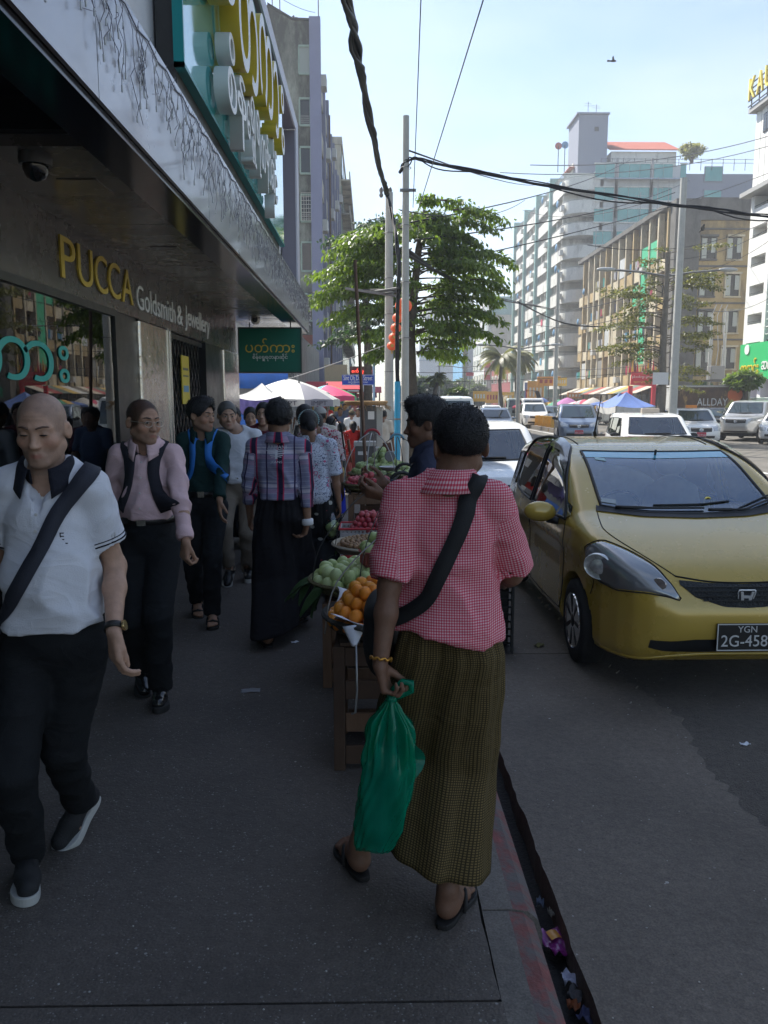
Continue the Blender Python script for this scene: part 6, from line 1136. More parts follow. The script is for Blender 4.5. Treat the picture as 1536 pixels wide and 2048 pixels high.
def car(kind,name,label,X,Y,heading,paint,pl=None,h=.045,z=-.18,group=None,roofsign=None,wheel='steel',glassm=None,cat='car',see=False,inside=None):
 q=outline(kind);t=thing(name,label,cat,(X,Y,z),R(-heading),group);W,bt,rf=q['W'],q['belt'],q['roof'];sd=q['side'];ym=max(p[0]for p in sd);yr=min(p[0]for p in sd)
 c=Car(sd,PLN,W,bt,q['tumble'],h,.11,axles=q['ax'],wr=q['wr'],arch=q['wr']+.05,top=rf+.12,low=.15)
 gm_=glassm or darkglass
 A=np.array(sd);fr=A[(A[:,0]>.3)&(A[:,1]>bt)];yb=max(p[0]for p in fr if p[1]>bt+.06);z_at=lambda y:max(p[1]for p in sd if abs(p[0]-y)<.25)
 up=[p for p in sd if p[0]>0 and p[1]>bt+.09 and p[1]<rf-.09];y_lo,y_hi=max(p[0]for p in up),min(p[0]for p in up);z_lo,z_hi=bt+.1,rf-.10
 wsb=[(-W*.80,y_lo-.02,z_lo),(0,y_lo+.05,z_lo),(W*.80,y_lo-.02,z_lo)];wst=[(-W*.68,y_hi,z_hi),(0,y_hi+.04,z_hi+.02),(W*.68,y_hi,z_hi)]
 sdd=[(y_lo-.18,y_hi-.12,.02,-.02),(-.06 if kind!='sedan' else-.05,-.06,-1.0,-1.0)]
 tu=W-q['tumble']*(rf-bt-.15)
 wins=[([(W,y_lo-.28,bt+.03),(W,.02,bt+.02)],[(tu,y_hi-.10,rf-.13),(tu,.02,rf-.12)]),([(W,-.06,bt+.02),(W,-.92,bt+.03)],[(tu,-.06,rf-.12),(tu,-.90,rf-.13)])]
 if kind!='sedan':wins.append(([(W,-1.0,bt+.04),(W,yr+.33,bt+.07)],[(tu,-.98,rf-.13),(tu,yr+.42,rf-.16)]))
 if see:
  c.hollow(.05,bt-.3,yr+.3,y_lo-.1)
  lp=lambda b,t_:list(c.onto(b,0))+list(c.onto(t_,0))[::-1]
  c.cut(lp(wsb,wst),(0,-.6,-.8),.4,.01)
  for b_,t_ in wins:
   for sx in(-1,1):c.cut([p*np.array((sx,1,1))for p in np.array(lp(b_,t_))],(sx,0,.25),.45,.01)
 c.body(paint,t)
 c.patch('windshield',wsb,wst,gm_,t,.008,14,6)
 for b_,t_ in wins:c.patch('window',b_,t_,gm_,t,.008,8,5,True)
 c.patch('rear_window',[(-W*.72,yr+.05,bt+.08),(W*.72,yr+.05,bt+.08)],[(-W*.66,yr+.2,rf-.16),(W*.66,yr+.2,rf-.16)],gm_,t,.008,8,4)
 for b_,t_ in wins+[(wsb,wst)]:
  P=c.onto(np.array(list(resample(b_,12))+list(resample(t_,12))[::-1]),.004);P=np.concatenate([P,P[:1]])
  for sx in(1,-1):mb=MB();mb.tube([tuple(p*np.array((sx,1,1)))for p in P],.012,5);mb.build('window_seal',blackp,t,smooth=180);
 zf=bt-.16
 c.patch('headlight',[(W*.55,ym-.08,zf-.14),(W*.9,ym-.3,zf-.12)],[(W*.52,ym-.1,zf+.02),(W*.9,ym-.36,zf+.04)],M('headlight_car',(.5,.52,.54),.08,.3,var=.2,scale=20,coat=1.),t,.010,8,4,True)
 gl_=c.patch('grille',[(-W*.46,ym-.05,zf-.15),(0,ym-.02,zf-.17),(W*.46,ym-.05,zf-.15)],[(-W*.48,ym-.08,zf+.01),(0,ym-.05,zf+.02),(W*.48,ym-.08,zf+.01)],M('grille_dark',(.02,.02,.022),.4),t,.008,10,3)[0]
 for k in range(3):P=c.onto(np.array([(-W*.45+W*.9*i/10,ym-.05,zf-.12+k*.05)for i in range(11)]),.013);mb=MB();mb.tube([tuple(p)for p in P],.007,4);mb.build('grille_bar',chrome if k==2 else blackp,gl_)
 P=c.onto(np.array([(0,ym,zf-.07)]),.02)[0];mb=MB()
 for a_,b_ in((.075,.05),(.03,.05),(.06,.018)):mb.tube([(P[0]+a_*math.cos(x),P[1]+.004,P[2]+(.012 if b_<.03 else 0)+b_*math.sin(x))for x in np.linspace(0,2*PI,18)],.007,5,False)
 mb.build('badge',chrome,gl_)
 c.patch('lower_grille',[(-W*.6,ym,.33),(W*.6,ym,.33)],[(-W*.6,ym,.44),(W*.6,ym,.44)],blackp,t,.008,10,2);c.patch('tail_light',[(W*.82,yr+.06,bt-.25),(W*.95,yr+.2,bt-.25)],[(W*.8,yr+.08,bt+.0),(W*.93,yr+.24,bt)],redlamp,t,.008,4,4,True)
 for yy in(y_lo-.33,-.02,-.95):c.line('shut_line',[(W,yy,bt),(W,yy+.01,.6),(W,yy,.36)],BLKL,t,.005,0,True,12)
 for ya in(.08,-.82):P=c.onto(np.array([(W,ya+.12*k/3,bt-.1)for k in range(4)]),.014);[MB().tube([tuple(p*np.array((sx,1,1)))for p in P],.014,5).build('door_handle',paint,t,smooth=180)for sx in(-1,1)]
 P=c.onto(resample([(.3,y_lo,z_lo),(-.3,y_lo+.0,z_lo+.04)],8),.02);MB().tube([tuple(p)for p in P],.012,5).build('wiper',blackp,t)
 for sx in(-1,1):mirror_(t,(sx*(W+.1),y_lo-.42,bt+.07),paint if kind=='sedan' else blackp,sx,.9)
 MB().box(-W*.75,W*.75,yr+.2,ym-.25,.22,.3).build('underside',underm,t);add_wheels(t,q['wr'],q['ax'],W-.1,.19,wheel)
 if pl:P=c.onto(np.array([(0,ym,.5 if kind!='suv' else .62)]),.018)[0];plate(t,tuple(P),pl[0],pl[1],pl[2],pl[3],.36,.17)
 if roofsign:
  mb=MB();mb.box(-.22,.22,-.07,.07,rf,rf+.12);mb.build('taxi_sign',roofsign,t,bevel=.02)
 if see:
  for sx in(-1,1):
   F_=Field((sx*.36-.3,-.3,.5),(sx*.36+.3,.5,rf),.03);F_.ell((sx*.36,-.0,bt),(.23,.1,.32),0);F_.ell((sx*.36,-.02,bt+.38),(.11,.05,.08),.04);v,qq=F_.nets();inst('seat',np_mesh('seat',v,qq,intm),t)
  MB().box(-W*.7,W*.7,y_lo-.5,y_lo-.12,bt-.15,bt+.04).build('dashboard',intm,t,bevel=.04);MB().box(-W*.8,W*.8,yr+.3,y_lo-.1,bt-.34,bt-.3).build('cabin_floor',intm,t)
 return t
pw_=M('paint_white',(.78,.78,.77),.25,var=.03,coat=.6);psil=M('paint_silver',(.42,.43,.44),.28,.5,coat=.6);pblu=M('paint_blue_grey',(.16,.20,.27),.28,.45,coat=.6);pdk=M('paint_dark',(.04,.042,.046),.25,.3,coat=.6)
PR,PWt,PB=M('plate_red',(.42,.02,.05),.5),M('plate_white',(.55,.55,.55),.4),M('plate_black',(.012,.012,.013),.4)
orng=M('sign_orange',(.65,.22,.03),.5);pale_s=M('sign_pale',(.5,.42,.34),.5)
car('wagon','estate_car','white car parked close behind the yellow hatchback',1.62,12.15,181,pw_,('YGN','3D-8007',PB,PWt),.03,see=True,glassm=carglass)
def gx(px,Y):return(px-740)/FPX*Y
wt=car('wagon','estate_car','white taxi estate with a pale roof sign driving just behind the yellow roof',gx(1313,19.8),20.3,188,pw_,('YGN','1L-3391',PR,PWt),.03,roofsign=pale_s,see=True,glassm=carglass)
car('mpv','minivan','blue grey people carrier with a red plate on the open road',gx(1163,34.5),35.6,190,pblu,('','6B-2274',PR,PWt),.035)
car('wagon','estate_car','white taxi estate with an orange roof light and black bumper ends',gx(1395,32.5),33.2,190,pw_,('','5E-9166',PR,PWt),.035,roofsign=orng)
car('suv','off_road_car','silver off road car waiting at the right edge of the road',gx(1508,37),37.2,222,psil,None,.04,wheel='alloy')
car('sedan','saloon_car','white saloon front at the far right edge of the photo',gx(1580,34),34.2,215,pw_,None,.04)
car('sedan','saloon_car','dark saloon between the white taxi and the silver off road car',gx(1432,43),43.5,200,pdk,None,.05)
car('sedan','saloon_car','silver saloon further back beside the painted truck',gx(1470,46),46.5,205,psil,None,.05)
car('sedan','saloon_car','pale silver saloon coming up the road above the white bonnet',gx(993,40),41,183,psil,None,.045)
car('mpv','minivan','white people carrier near the yellow barriers',gx(1071,53),54,186,pw_,None,.05)
car('sedan','saloon_car','grey blue saloon partly hidden behind the lamp post',gx(1098,56),56.5,195,pblu,None,.05)
car('sedan','saloon_car','pale car far off under the shop signs',gx(985,62),63,182,pw_,None,.05)
car('van','van','white van parked past the blue pipe with its rear towards us',2.05,24.3,-4,pw_,None,.045)
car('sedan','saloon_car','white car low behind the blue canopy tents',gx(1210,60),61,240,pw_,None,.05)
def truck(label,X,Y,heading,cab,boxm,L=4.4,bh=1.9,canvas=False,art=None,grp=None):
 t=thing('truck',label,'truck',(X,Y,-.18),R(-heading),grp);W_=.9
 c=Car(spline([(-.7,.5),(.6,.42),(.85,.5),(.9,.8),(.86,1.1)],4)+spline([(.82,1.2),(.68,1.6),(.5,1.92),(.2,1.98),(-.7,1.98)],4),[(-1,1),(.5,.98),(.8,.93),(1,.8)],W_,1.15,.08,.045,.12,axles=(0.05,),wr=.36,arch=.42,low=.2,top=2.1)
 cb=bpy.data.objects.new('cab',None);link(cb,t);cb.location=(0,L/2-.2,0);c.body(cab,cb,'cab_shell')
 c.patch('windshield',[(-.74,.8,1.22),(.74,.8,1.22)],[(-.66,.6,1.8),(.66,.6,1.8)],darkglass,cb,.01,8,4);c.patch('window',[(W_,.55,1.2),(W_,-.45,1.2)],[(W_,.4,1.75),(W_,-.45,1.75)],darkglass,cb,.01,5,4,True);c.patch('headlight',[(.55,.9,.72),(.82,.85,.72)],[(.55,.9,.86),(.82,.85,.86)],MATS['headlight_car'],cb,.01,4,3,True);c.patch('grille',[(-.45,.9,.7),(.45,.9,.7)],[(-.45,.88,.95),(.45,.88,.95)],blackp,cb,.01,6,3)
 mb=MB();mb.box(-.8,.8,-L/2,L/2,.5,.66);mb.build('chassis',underm,t)
 if canvas:
  mb=MB();n=8;mb.grid(lambda u,v:(-.95*math.cos(PI*u)if 0<u<1 else(-.95 if u==0 else .95),-L/2+v*(L-1.7),1.0+bh*min(1,math.sin(PI*u)*1.35)if 0<u<1 else .9),16,10);mb.build('canvas_cover',boxm,t,smooth=50);mb=MB();mb.box(-.95,.95,-L/2,-L/2+L-1.7,.66,1.0);mb.build('load_bed',cab,t)
 else:
  mb=MB();mb.box(-1.0,1.0,-L/2,L/2-1.25,.68,.68+bh);mb.build('box_body',boxm,t,bevel=.03)
  mb=MB();[mb.box(sx*1.0-.02,sx*1.0+.02,-L/2,L/2-1.25,z,z+.05)for sx in(-1,1)for z in(.68,.68+bh-.05)];mb.build('edge_rail',hub_m,t)
 add_wheels(t,.36,(L/2-.15,-L/2+.8),.8,.22,'steel');return t
art_m=pattern=M('truck_art',(.07,.035,.02),.45,var=.9,scale=2.2,stain=((.55,.33,.10),.55,.9),sscale=1.6)
bt_=truck('box truck with a dark brown printed side and orange disc beyond the parked cars',gx(1440,47),47.5,90+8,pw_,M('box_pale',(.50,.50,.48),.5,var=.06),5.6,2.0)
p_=bpy.data.objects.new('side_print',None);link(p_,bt_);p_.location=(1.012,-.55,1.72);p_.rotation_euler=(0,0,R(90))
mb=MB();mb.box(-1.95,1.75,-.004,.004,-.85,.85);mb.build('print_panel',art_m,p_);flat_text('ALLDAY',1.7,.0,M('print_silver',(.55,.56,.58),.35),p_,y=-.008,zs=.42)
mb=MB();mb.lathe([(.42,0),(.42,.004),(0,.005)],(1.25,-.006,.42),28,ax='y');mb.build('print_disc',M('print_orange',(.62,.14,.04),.5),p_)
mb=MB();mb.bar((.55,-.008,-.8),(1.2,-.008,.05),.34,.006,up=(0,1,0));mb.build('print_pack',M('print_lime',(.45,.42,.12),.5),p_)
mb=MB();[mb.lathe([(.16,0),(.16,.004),(0,.005)],(-2.3+k*.42,-.006,.55),16,ax='y')for k in range(0)];
truck('canvas topped dark truck on the road by the palms',gx(1062,66),67,186,pw_,M('canvas_dark',(.05,.052,.05),.85),5.2,1.6,True)
truck('small pale truck loaded with goods beyond the silver saloon',gx(1030,72),73,184,M('paint_mint',(.42,.5,.5),.4),M('canvas_tan',(.2,.17,.11),.85),4.6,1.2,True)
from mathutils.bvhtree import BVHTree
def skin_mat(name,col,rough=.5):
 if name in MATS:return MATS[name]
 m=M(name,col,rough,bump=.12,bscale=160,spec=.35);t=m.node_tree;b=t.nodes['Principled BSDF']
 at_=t.nodes.new('ShaderNodeAttribute');at_.attribute_name='tone';tc_=t.nodes.new('ShaderNodeTexCoord');n=t.nodes.new('ShaderNodeTexNoise');n.inputs['Scale'].default_value=45;n.inputs['Detail'].default_value=4
 r=t.nodes.new('ShaderNodeMapRange');[setattr(r.inputs[i+1],'default_value',x)for i,x in enumerate((.3,.7,.88,1.1))]
 v=t.nodes.new('ShaderNodeVectorMath');v.operation='MULTIPLY';v.inputs[1].default_value=col;v2=t.nodes.new('ShaderNodeVectorMath');v2.operation='SCALE'
 for a,c in((tc_.outputs['Object'],n.inputs['Vector']),(n.outputs[0],r.inputs[0]),(at_.outputs['Color'],v.inputs[0]),(v.outputs[0],v2.inputs[0]),(r.outputs[0],v2.inputs['Scale']),(v2.outputs[0],b.inputs['Base Color'])):t.links.new(a,c)
 b.inputs['Subsurface Weight'].default_value=.08;b.inputs['Subsurface Scale'].default_value=.012;b.inputs['Subsurface Radius'].default_value=(1,.4,.25)
 return m
def wrinkled(m,amt=.2):
 t=m.node_tree;b=t.nodes['Principled BSDF'];N=t.nodes.new;L=t.links.new
 if t.get('wr'):return m
 t['wr']=1;c=N('ShaderNodeTexCoord');mp=N('ShaderNodeMapping');mp.inputs['Scale'].default_value=(1,1,1.9);n=N('ShaderNodeTexNoise');n.inputs['Scale'].default_value=5.0;n.inputs['Detail'].default_value=1.5;n.inputs['Distortion'].default_value=1.3
 s=N('ShaderNodeMath');s.operation='SUBTRACT';s.inputs[1].default_value=.5;a=N('ShaderNodeMath');a.operation='ABSOLUTE';p=N('ShaderNodeMath');p.operation='POWER';p.inputs[1].default_value=.85;bn=N('ShaderNodeBump');bn.inputs['Strength'].default_value=amt;bn.inputs['Distance'].default_value=.055;bn.invert=True
 L(c.outputs['Object'],mp.inputs[0]);L(mp.outputs[0],n.inputs['Vector']);L(n.outputs[0],s.inputs[0]);L(s.outputs[0],a.inputs[0]);L(a.outputs[0],p.inputs[0]);L(p.outputs[0],bn.inputs['Height'])
 k=b.inputs['Normal'].links
 if k:L(k[0].from_socket,bn.inputs['Normal'])
 L(bn.outputs[0],b.inputs['Normal']);return m
def cloth(name,col,rough=.85,bump=.25,bscale=220,var=.08,sheen=.0,**k):return wrinkled(M('cloth_'+name,col,rough,var=var,scale=9,bump=bump,bscale=bscale,spec=.2,sheen=sheen,**k))
def pattern_cloth(name,build):
 """cloth coloured by the two 'pat' coordinates (metres round the body, metres up)"""
 m=M('cloth_'+name,(.5,.5,.5),.85,bump=.2,bscale=240,spec=.2);t=m.node_tree;b=t.nodes['Principled BSDF']
 if t.get('done'):return m
 t['done']=1;wrinkled(m,.22)
 a=t.nodes.new('ShaderNodeAttribute');a.attribute_name='pat';s=t.nodes.new('ShaderNodeSeparateXYZ');t.links.new(a.outputs['Vector'],s.inputs[0])
 class G:
  def m(self,op,x,y=0.,z=None):
   n=t.nodes.new('ShaderNodeMath');n.operation=op
   for i,q in enumerate((x,y,z)):
    if q is None:continue
    if isinstance(q,(int,float)):n.inputs[i].default_value=q
    else:t.links.new(q,n.inputs[i])
   return n.outputs[0]
  def mix(self,f,A,B):
   n=t.nodes.new('ShaderNodeMix');n.data_type='RGBA'
   for k_,q in(('Factor',f),('A',A),('B',B)):
    if isinstance(q,(tuple,)):n.inputs[k_].default_value=(*q,1)
    elif isinstance(q,(int,float)):n.inputs[k_].default_value=q
    else:t.links.new(q,n.inputs[k_])
   return n.outputs['Result']
  def band(self,x,period,lo,hi):
   f=self.m('FRACT',self.m('DIVIDE',x,period));return self.m('MULTIPLY',self.m('GREATER_THAN',f,lo),self.m('LESS_THAN',f,hi))
  def noise(self,scale,x=None,detail=3,thr=None,dim=None):
   n=t.nodes.new('ShaderNodeTexNoise');n.inputs['Scale'].default_value=scale;n.inputs['Detail'].default_value=detail;t.links.new(a.outputs['Vector'],n.inputs['Vector'])
   return n.outputs[0]
  def voro(self,scale):
   n=t.nodes.new('ShaderNodeTexVoronoi');n.inputs['Scale'].default_value=scale;t.links.new(a.outputs['Vector'],n.inputs['Vector']);return n
 G.u,G.v=s.outputs['X'],s.outputs['Y']
 t.links.new(build(G()),b.inputs['Base Color']);return m
HAIR=M('hair_black',(.012,.011,.012),.42,bump=.5,bscale=180,spec=.5)
eye_w=M('eye_white',(.36,.33,.31),.25);eye_d=M('eye_dark',(.012,.008,.006),.15)
def rotm(yaw=0,pitch=0,roll=0):
 return np.array(Matrix.Rotation(R(yaw),3,'Z')@Matrix.Rotation(R(pitch),3,'X')@Matrix.Rotation(R(roll),3,'Y'))
def ik(a,c,l1,l2,hint):
 a,c,hint=np.array(a,float),np.array(c,float),np.array(hint,float);d=c-a;L=np.linalg.norm(d);u=d/L;L2=min(L,(l1+l2)*.9995)
 x=(l1*l1-l2*l2+L2*L2)/(2*L2);y=math.sqrt(max(l1*l1-x*x,0));p=hint-u*(hint@u);p/=max(np.linalg.norm(p),1e-6)
 return a+u*x+p*y,a+u*L2
def nrm(v):v=np.array(v,float);return v/np.linalg.norm(v)
def head_sdf(F,c,Rm,hs,neck,female=False,eyes='open',h=.006):
 T=lambda x,y,z:c+Rm@(np.array((x,y,z))*hs)
 E=lambda p,r,k,op='u',rt=None:F.ell(T(*p),np.array(r)*hs,k*hs,op,Rm if rt is None else Rm@rt)
 Cn=lambda a,b,r1,r2,k,op='u':F.cone(T(*a),T(*b),r1*hs,r2*hs,k*hs,op)
 E((0,-.012,.03),(.077,.097,.088),0);E((0,.02,-.035),(.066 if not female else .063,.066,.082),.03)
 F.cone(neck,T(0,-.018,-.05),(.058 if not female else .047)*hs,(.055 if not female else .045)*hs,.02)
 jw=.054 if not female else .047
 for s in(-1,1):
  Cn((s*jw,-.005,-.06),(s*.018,.066,-.1),.019,.018,.025)
  E((s*.043,.056,-.03),(.024,.022,.022),.02)
  Cn((s*.046,.066,.018),(s*.012,.084,.021),.010,.009,.012)
 E((0,.074,-.1),(.021,.016,.016),.02)
 if h>.013:Cn((0,.08,.01),(0,.102,-.036),.009,.013,.01)
 else:
  for s in(-1,1):E((s*.032,.1,.001),(.022,.020,.0135),.012,'s');E((s*.032,.073,-.001),(.0165,.0145,.0115),.004)
  Cn((0,.081,.01),(0,.1,-.034),.008,.011,.012);E((0,.106,-.037),(.0125,.0115,.0105),.008)
  for s in(-1,1):E((s*.0135,.094,-.041),(.009,.011,.0085),.006)
  E((0,.077,-.07),(.03,.018,.024),.015)
  for s in(-1,1):Cn((s*.023,.082,-.0705),(0,.0945,-.066),.0045,.006,.004);Cn((s*.019,.083,-.0775),(0,.0925,-.079),.0055,.0075,.005)
  if h<.0065:
   for s in(-1,1):Cn((s*.025,.088,-.0735),(0,.1015,-.0725),.0018,.0022,.003,'s');E((s*.0065,.104,-.049),(.004,.004,.003),.002,'s');Cn((s*.02,.095,-.044),(s*.031,.083,-.066),.002,.002,.008,'s')
 for s in(-1,1):
  rt=np.array(Matrix.Rotation(R(s*22),3,'Z')@Matrix.Rotation(R(-8),3,'X'))
  E((s*.081,-.012,-.008),(.009,.021,.033),.006,'u',rt)
  if h<.009:E((s*.089,-.004,-.005),(.007,.011,.019),.004,'s',rt)
def hand_sdf(F,wr,d,n,t,curl=(20,25,20),sc=1.,thumb=(.55,.6,.35),k=.006,spread=0.):
 d=nrm(d);n=nrm(np.array(n)-d*np.dot(n,d));tt=np.cross(d,n);tt=tt*(1 if np.dot(tt,t)>0 else-1);P=lambda a,b,c:np.array(wr)+(d*a+tt*b+n*c)*sc
 tips=[]
 for i,(o,kl,L,r)in enumerate(((.029,.088,1.,.0092),(.0095,.092,1.1,.0094),(-.0095,.088,1.02,.0090),(-.0275,.079,.82,.0080))):
  kn=P(kl,o,-.002);F.cone(P(.008,o*.55,0),kn,.0155*sc,.0118*sc,.012*sc)
  ang=0;p=kn;cu=curl[i]if hasattr(curl[0],'__len__')else curl
  for q,(l,a)in enumerate(zip((.042*L,.026*L,.021*L),cu)):
   ang+=R(a);e=p+(d*math.cos(ang)+n*math.sin(ang)+tt*spread*(1.5-i)*.1)*l*sc;F.cone(p,e,(r-.0006*q)*sc,(r-.0006*(q+1))*sc,.003*sc);p=e
  tips.append(p)
 p=P(.02,.022,.004);dv=[d*thumb[0]+tt*thumb[1]+n*thumb[2],d*(thumb[0]+.15)+tt*(thumb[1]-.3)+n*(thumb[2]+.15),d*(thumb[0]+.25)+tt*(thumb[1]-.5)+n*(thumb[2]+.2)]
 for q,(v,l)in enumerate(zip(dv,(.042,.032,.026))):
  e=p+nrm(v)*l*sc;F.cone(p,e,(.015,.0115,.0105)[q]*sc,(.0115,.0105,.009)[q]*sc,.005*sc);p=e
 return tips
def foot_frame(heel,yaw,pitch,lift):
 M_=Matrix.Translation((heel[0],heel[1],lift))@Matrix.Rotation(R(-yaw),4,'Z')@Matrix.Translation((0,.175,0))@Matrix.Rotation(R(-pitch),4,'X')@Matrix.Translation((0,-.175,0))
 return np.array(M_)
def person(label,H,loc,heading,skin,feet,wrists=None,head=(0,0,0),hair='short',top=None,bottom=None,shoe='shoe',h=.006,lean=0.,twist=0.,female=False,hands=None,eyes='open',hairmat=None,shirt=None,group=None,wide=1.,elbow=((-.22,-1,-.2),(.22,-1,-.2)),shave=None,tuck=False,hip=None,headoff=(0,0,0),belly=0.,shmat=None,bare_arm=True,brow=True,blades=0,name='person',gz=0.,knee=None,shw=1.,hsc=1.):
 """feet: ((heel_x, heel_y, yaw, pitch) left, right) and wrists: (left, right), all in the person's frame (x right, y ahead)"""
 s=H/1.70;rng=np.random.default_rng(len(label)*7+int(H*1000))
 fl=.02 if shoe in('flip','sandal')else(.028 if shoe=='shoe' else .028)
 FF=[foot_frame(f[:2],f[2],f[3],fl)for f in feet]
 AN=[(f@np.array((0,.045,.085,1)))[:3]for f in FF]
 hz=.885*s;hipc=np.array(hip if hip is not None else((feet[0][0]+feet[1][0])/2*.7,(feet[0][1]+feet[1][1])/2+.04,0),float);hipc[2]=hz-abs(feet[0][1]-feet[1][1])**2*.12
 Rt=np.array(Matrix.Rotation(R(-lean),3,'X')@Matrix.Rotation(R(twist),3,'Z'))
 U=lambda x,y,z:hipc+np.array((0,0,.04))+Rt@(np.array((x*wide,y,z-.925))*s)
 HJ=[hipc+np.array((sx*.088*s*wide,0,0))for sx in(-1,1)]
 KN=[]
 for i in(0,1):
  fw=(FF[i][:3,:3]@np.array((0,1,0)))*.6+np.array((0,1,0));k_,an=ik(HJ[i],AN[i],.415*s,.42*s,fw if knee is None else knee[i]);KN.append(k_)
 SH=[U(sx*.172*shw,-.005,1.395)for sx in(-1,1)]
 wr=wrists or(tuple(U(-.25,.03,.86)),tuple(U(.25,.03,.86)));EL=[];WR=[]
 for i in(0,1):
  e,w_=ik(SH[i],wr[i],.285*s,.25*s,elbow[i]);EL.append(e);WR.append(w_)
 hs=(.5+.5*s if not female else .47+.48*s)*hsc
 nb=U(0,-.012,1.43);hc=U(0,.022,1.583)+np.array(headoff);hc[2]=min(hc[2],H-.119*hs)if lean<6 else hc[2]
 Rh=Rt@rotm(*head)
 allp=np.array([*AN,*KN,*WR,*EL,*SH,hc+.15,hc-.15,hipc+.2,hipc-.2]);lo=allp.min(0)-.2;hi=allp.max(0)+.2;lo[2]=-.02;hi[2]=hc[2]+.16
 F=Field(lo,hi,h)
 F.ell(U(0,0,1.25),np.array((.12*wide,.07,.17))*s,0);F.cone(U(0,.0,1.12),U(0,0,.95),.075*s*wide,.08*s*wide,.05)
 for i,sx in enumerate((-1,1)):
  F.cone(U(sx*.14*shw,-.01,1.385),U(sx*.03,-.015,1.44),.036*s,.042*s,.03)
  F.cone(SH[i],EL[i],.041*s,.035*s,.03);F.cone(EL[i],WR[i]*.35+EL[i]*.65,.036*s,.036*s,.02);F.cone(WR[i]*.35+EL[i]*.65,WR[i],.036*s,.0245*s,.02)
  F.cone(HJ[i],KN[i],.062*s,.046*s,.04);F.cone(KN[i],KN[i]*.6+AN[i]*.4,.046*s,.05*s,.02);F.cone(KN[i]*.6+AN[i]*.4,AN[i]+np.array((0,0,.01)),.05*s,.032*s,.02)
  hd=(hands or(None,None))[i]or{}
  fd=nrm(WR[i]-EL[i]);d_=hd.get('d',fd);n_=hd.get('n',(-sx*.9,-.1,0));t_=hd.get('t',(0,1,0))
  if h<.013:tips=hand_sdf(F,WR[i],d_,n_,t_,hd.get('curl',(22,32,22)),s*.98,hd.get('thumb',(.75,.45,.35)))
  else:F.cone(WR[i],WR[i]+nrm(d_)*.13*s,.027*s,.024*s,.01)
  f=FF[i];Pf=lambda x,y,z:(f@np.array((x*sx,y,z,1)))[:3]
  F.ell(Pf(0,.036,.030),np.array((.029,.034,.030)),.02,rot=f[:3,:3]);F.cone(AN[i]+np.array((0,0,.02)),Pf(0,.035,.04),.031*s,.030,.02);F.cone(AN[i],Pf(0,.06,.045),.032*s,.033,.02);F.cone(Pf(0,.045,.045),Pf(.002,.14,.024),.036,.03,.02);F.cone(Pf(-.018,.15,.02),Pf(.022,.145,.018),.021,.017,.015)
  if shoe!='shoe' and h<.013:
   for q,(x,y,r)in enumerate(((-.03,.222,.0125),(-.010,.226,.0095),(.005,.217,.009),(.018,.206,.0085),(.03,.193,.008))):F.cone(Pf(x*.9,.165,.018),Pf(x,y,.011),r*1.05,r,.006)
 head_sdf(F,hc,Rh,hs,nb,female,eyes,h)
 V,Q=F.nets()
 L=(V-hc)@Rh/hs;tone=np.ones((len(V),4));onh=np.linalg.norm(L-np.array((0,0,0)),axis=1)<.16
 lip=np.exp(-((L[:,0]/.021)**4+((L[:,2]+.0725)/.0085)**4))*(L[:,1]>.07)*onh;tone[:,:3]*=1-lip[:,None]*np.array((.22,.45,.42))
 ck=np.exp(-(((np.abs(L[:,0])-.045)/.02)**2+((L[:,2]+.03)/.02)**2))*(L[:,1]>.03)*onh;tone[:,:3]*=1+ck[:,None]*np.array((.06,-.06,-.06))
 soc=np.exp(-(((np.abs(L[:,0])-.032)/.018)**2+((L[:,2]-.003)/.011)**2))*(L[:,1]>.05)*onh;tone[:,:3]*=1-.2*soc[:,None]
 if not female:
  bd=np.clip((-.045-L[:,2])/.02,0,1)*(L[:,1]>0)*onh*(1-lip);tone[:,:3]*=1-bd[:,None]*np.array((.16,.12,.08))
 for q0,q1,a_ in(((.018,.095,-.042),(.034,.08,-.068),.20),((.012,.095,.013),(.014,.09,.028),.16),((.020,.09,-.012),(.044,.078,-.018),.16),((-.03,.08,.045),(.03,.08,.047),.12),((-.033,.075,.058),(.033,.075,.06),.10),((.046,.07,.001),(.06,.055,-.006),.14)):
  for sx in(-1,1):
   p0,p1=np.array(q0)*(sx,1,1),np.array(q1)*(sx,1,1);d=p1-p0;t_=np.clip(((L-p0)@d)/(d@d),0,1);ds=np.linalg.norm((L-p0-t_[:,None]*d)*(1,.35,1),axis=1);tone[:,:3]*=1-(a_*(.35 if female else 1)*np.exp(-(ds/.0032)**2)*(L[:,1]>.03)*onh)[:,None]
 if hair=='crop':shave=(.20,.19,.19)
 if shave is not None:
  q_=np.sqrt((L[:,0]/.070)**2+((L[:,1]-.088)/.07)**2+((L[:,2]+.020)/.092)**2)-1;m_=np.clip(q_*7+.1,0,1)*np.clip((L[:,2]-(-.03+.45*(L[:,1]-.03)))/.012,0,1)*onh
  m_*=~((np.abs(L[:,0])>.078)&(L[:,2]<.022)&(L[:,2]>-.05)&(L[:,1]>-.04));hmask=m_;tone[:,:3]*=1-m_[:,None]*(1-np.array(shave))
 ob=bpy.data.objects.new(name,np_mesh('body',V,Q,skin,attrs={'tone':('FLOAT_COLOR',tone)}));ob.location=(loc[0],loc[1],gz);ob.rotation_euler=(0,0,R(-heading));link(ob);tag(ob,label,'person',group)
 out=dict(ob=ob,U=U,SH=SH,EL=EL,WR=WR,HJ=HJ,KN=KN,AN=AN,hc=hc,Rh=Rh,hs=hs,hipc=hipc,s=s,FF=FF)
 hT=lambda x,y,z:tuple(hc+Rh@(np.array((x,y,z))*hs))
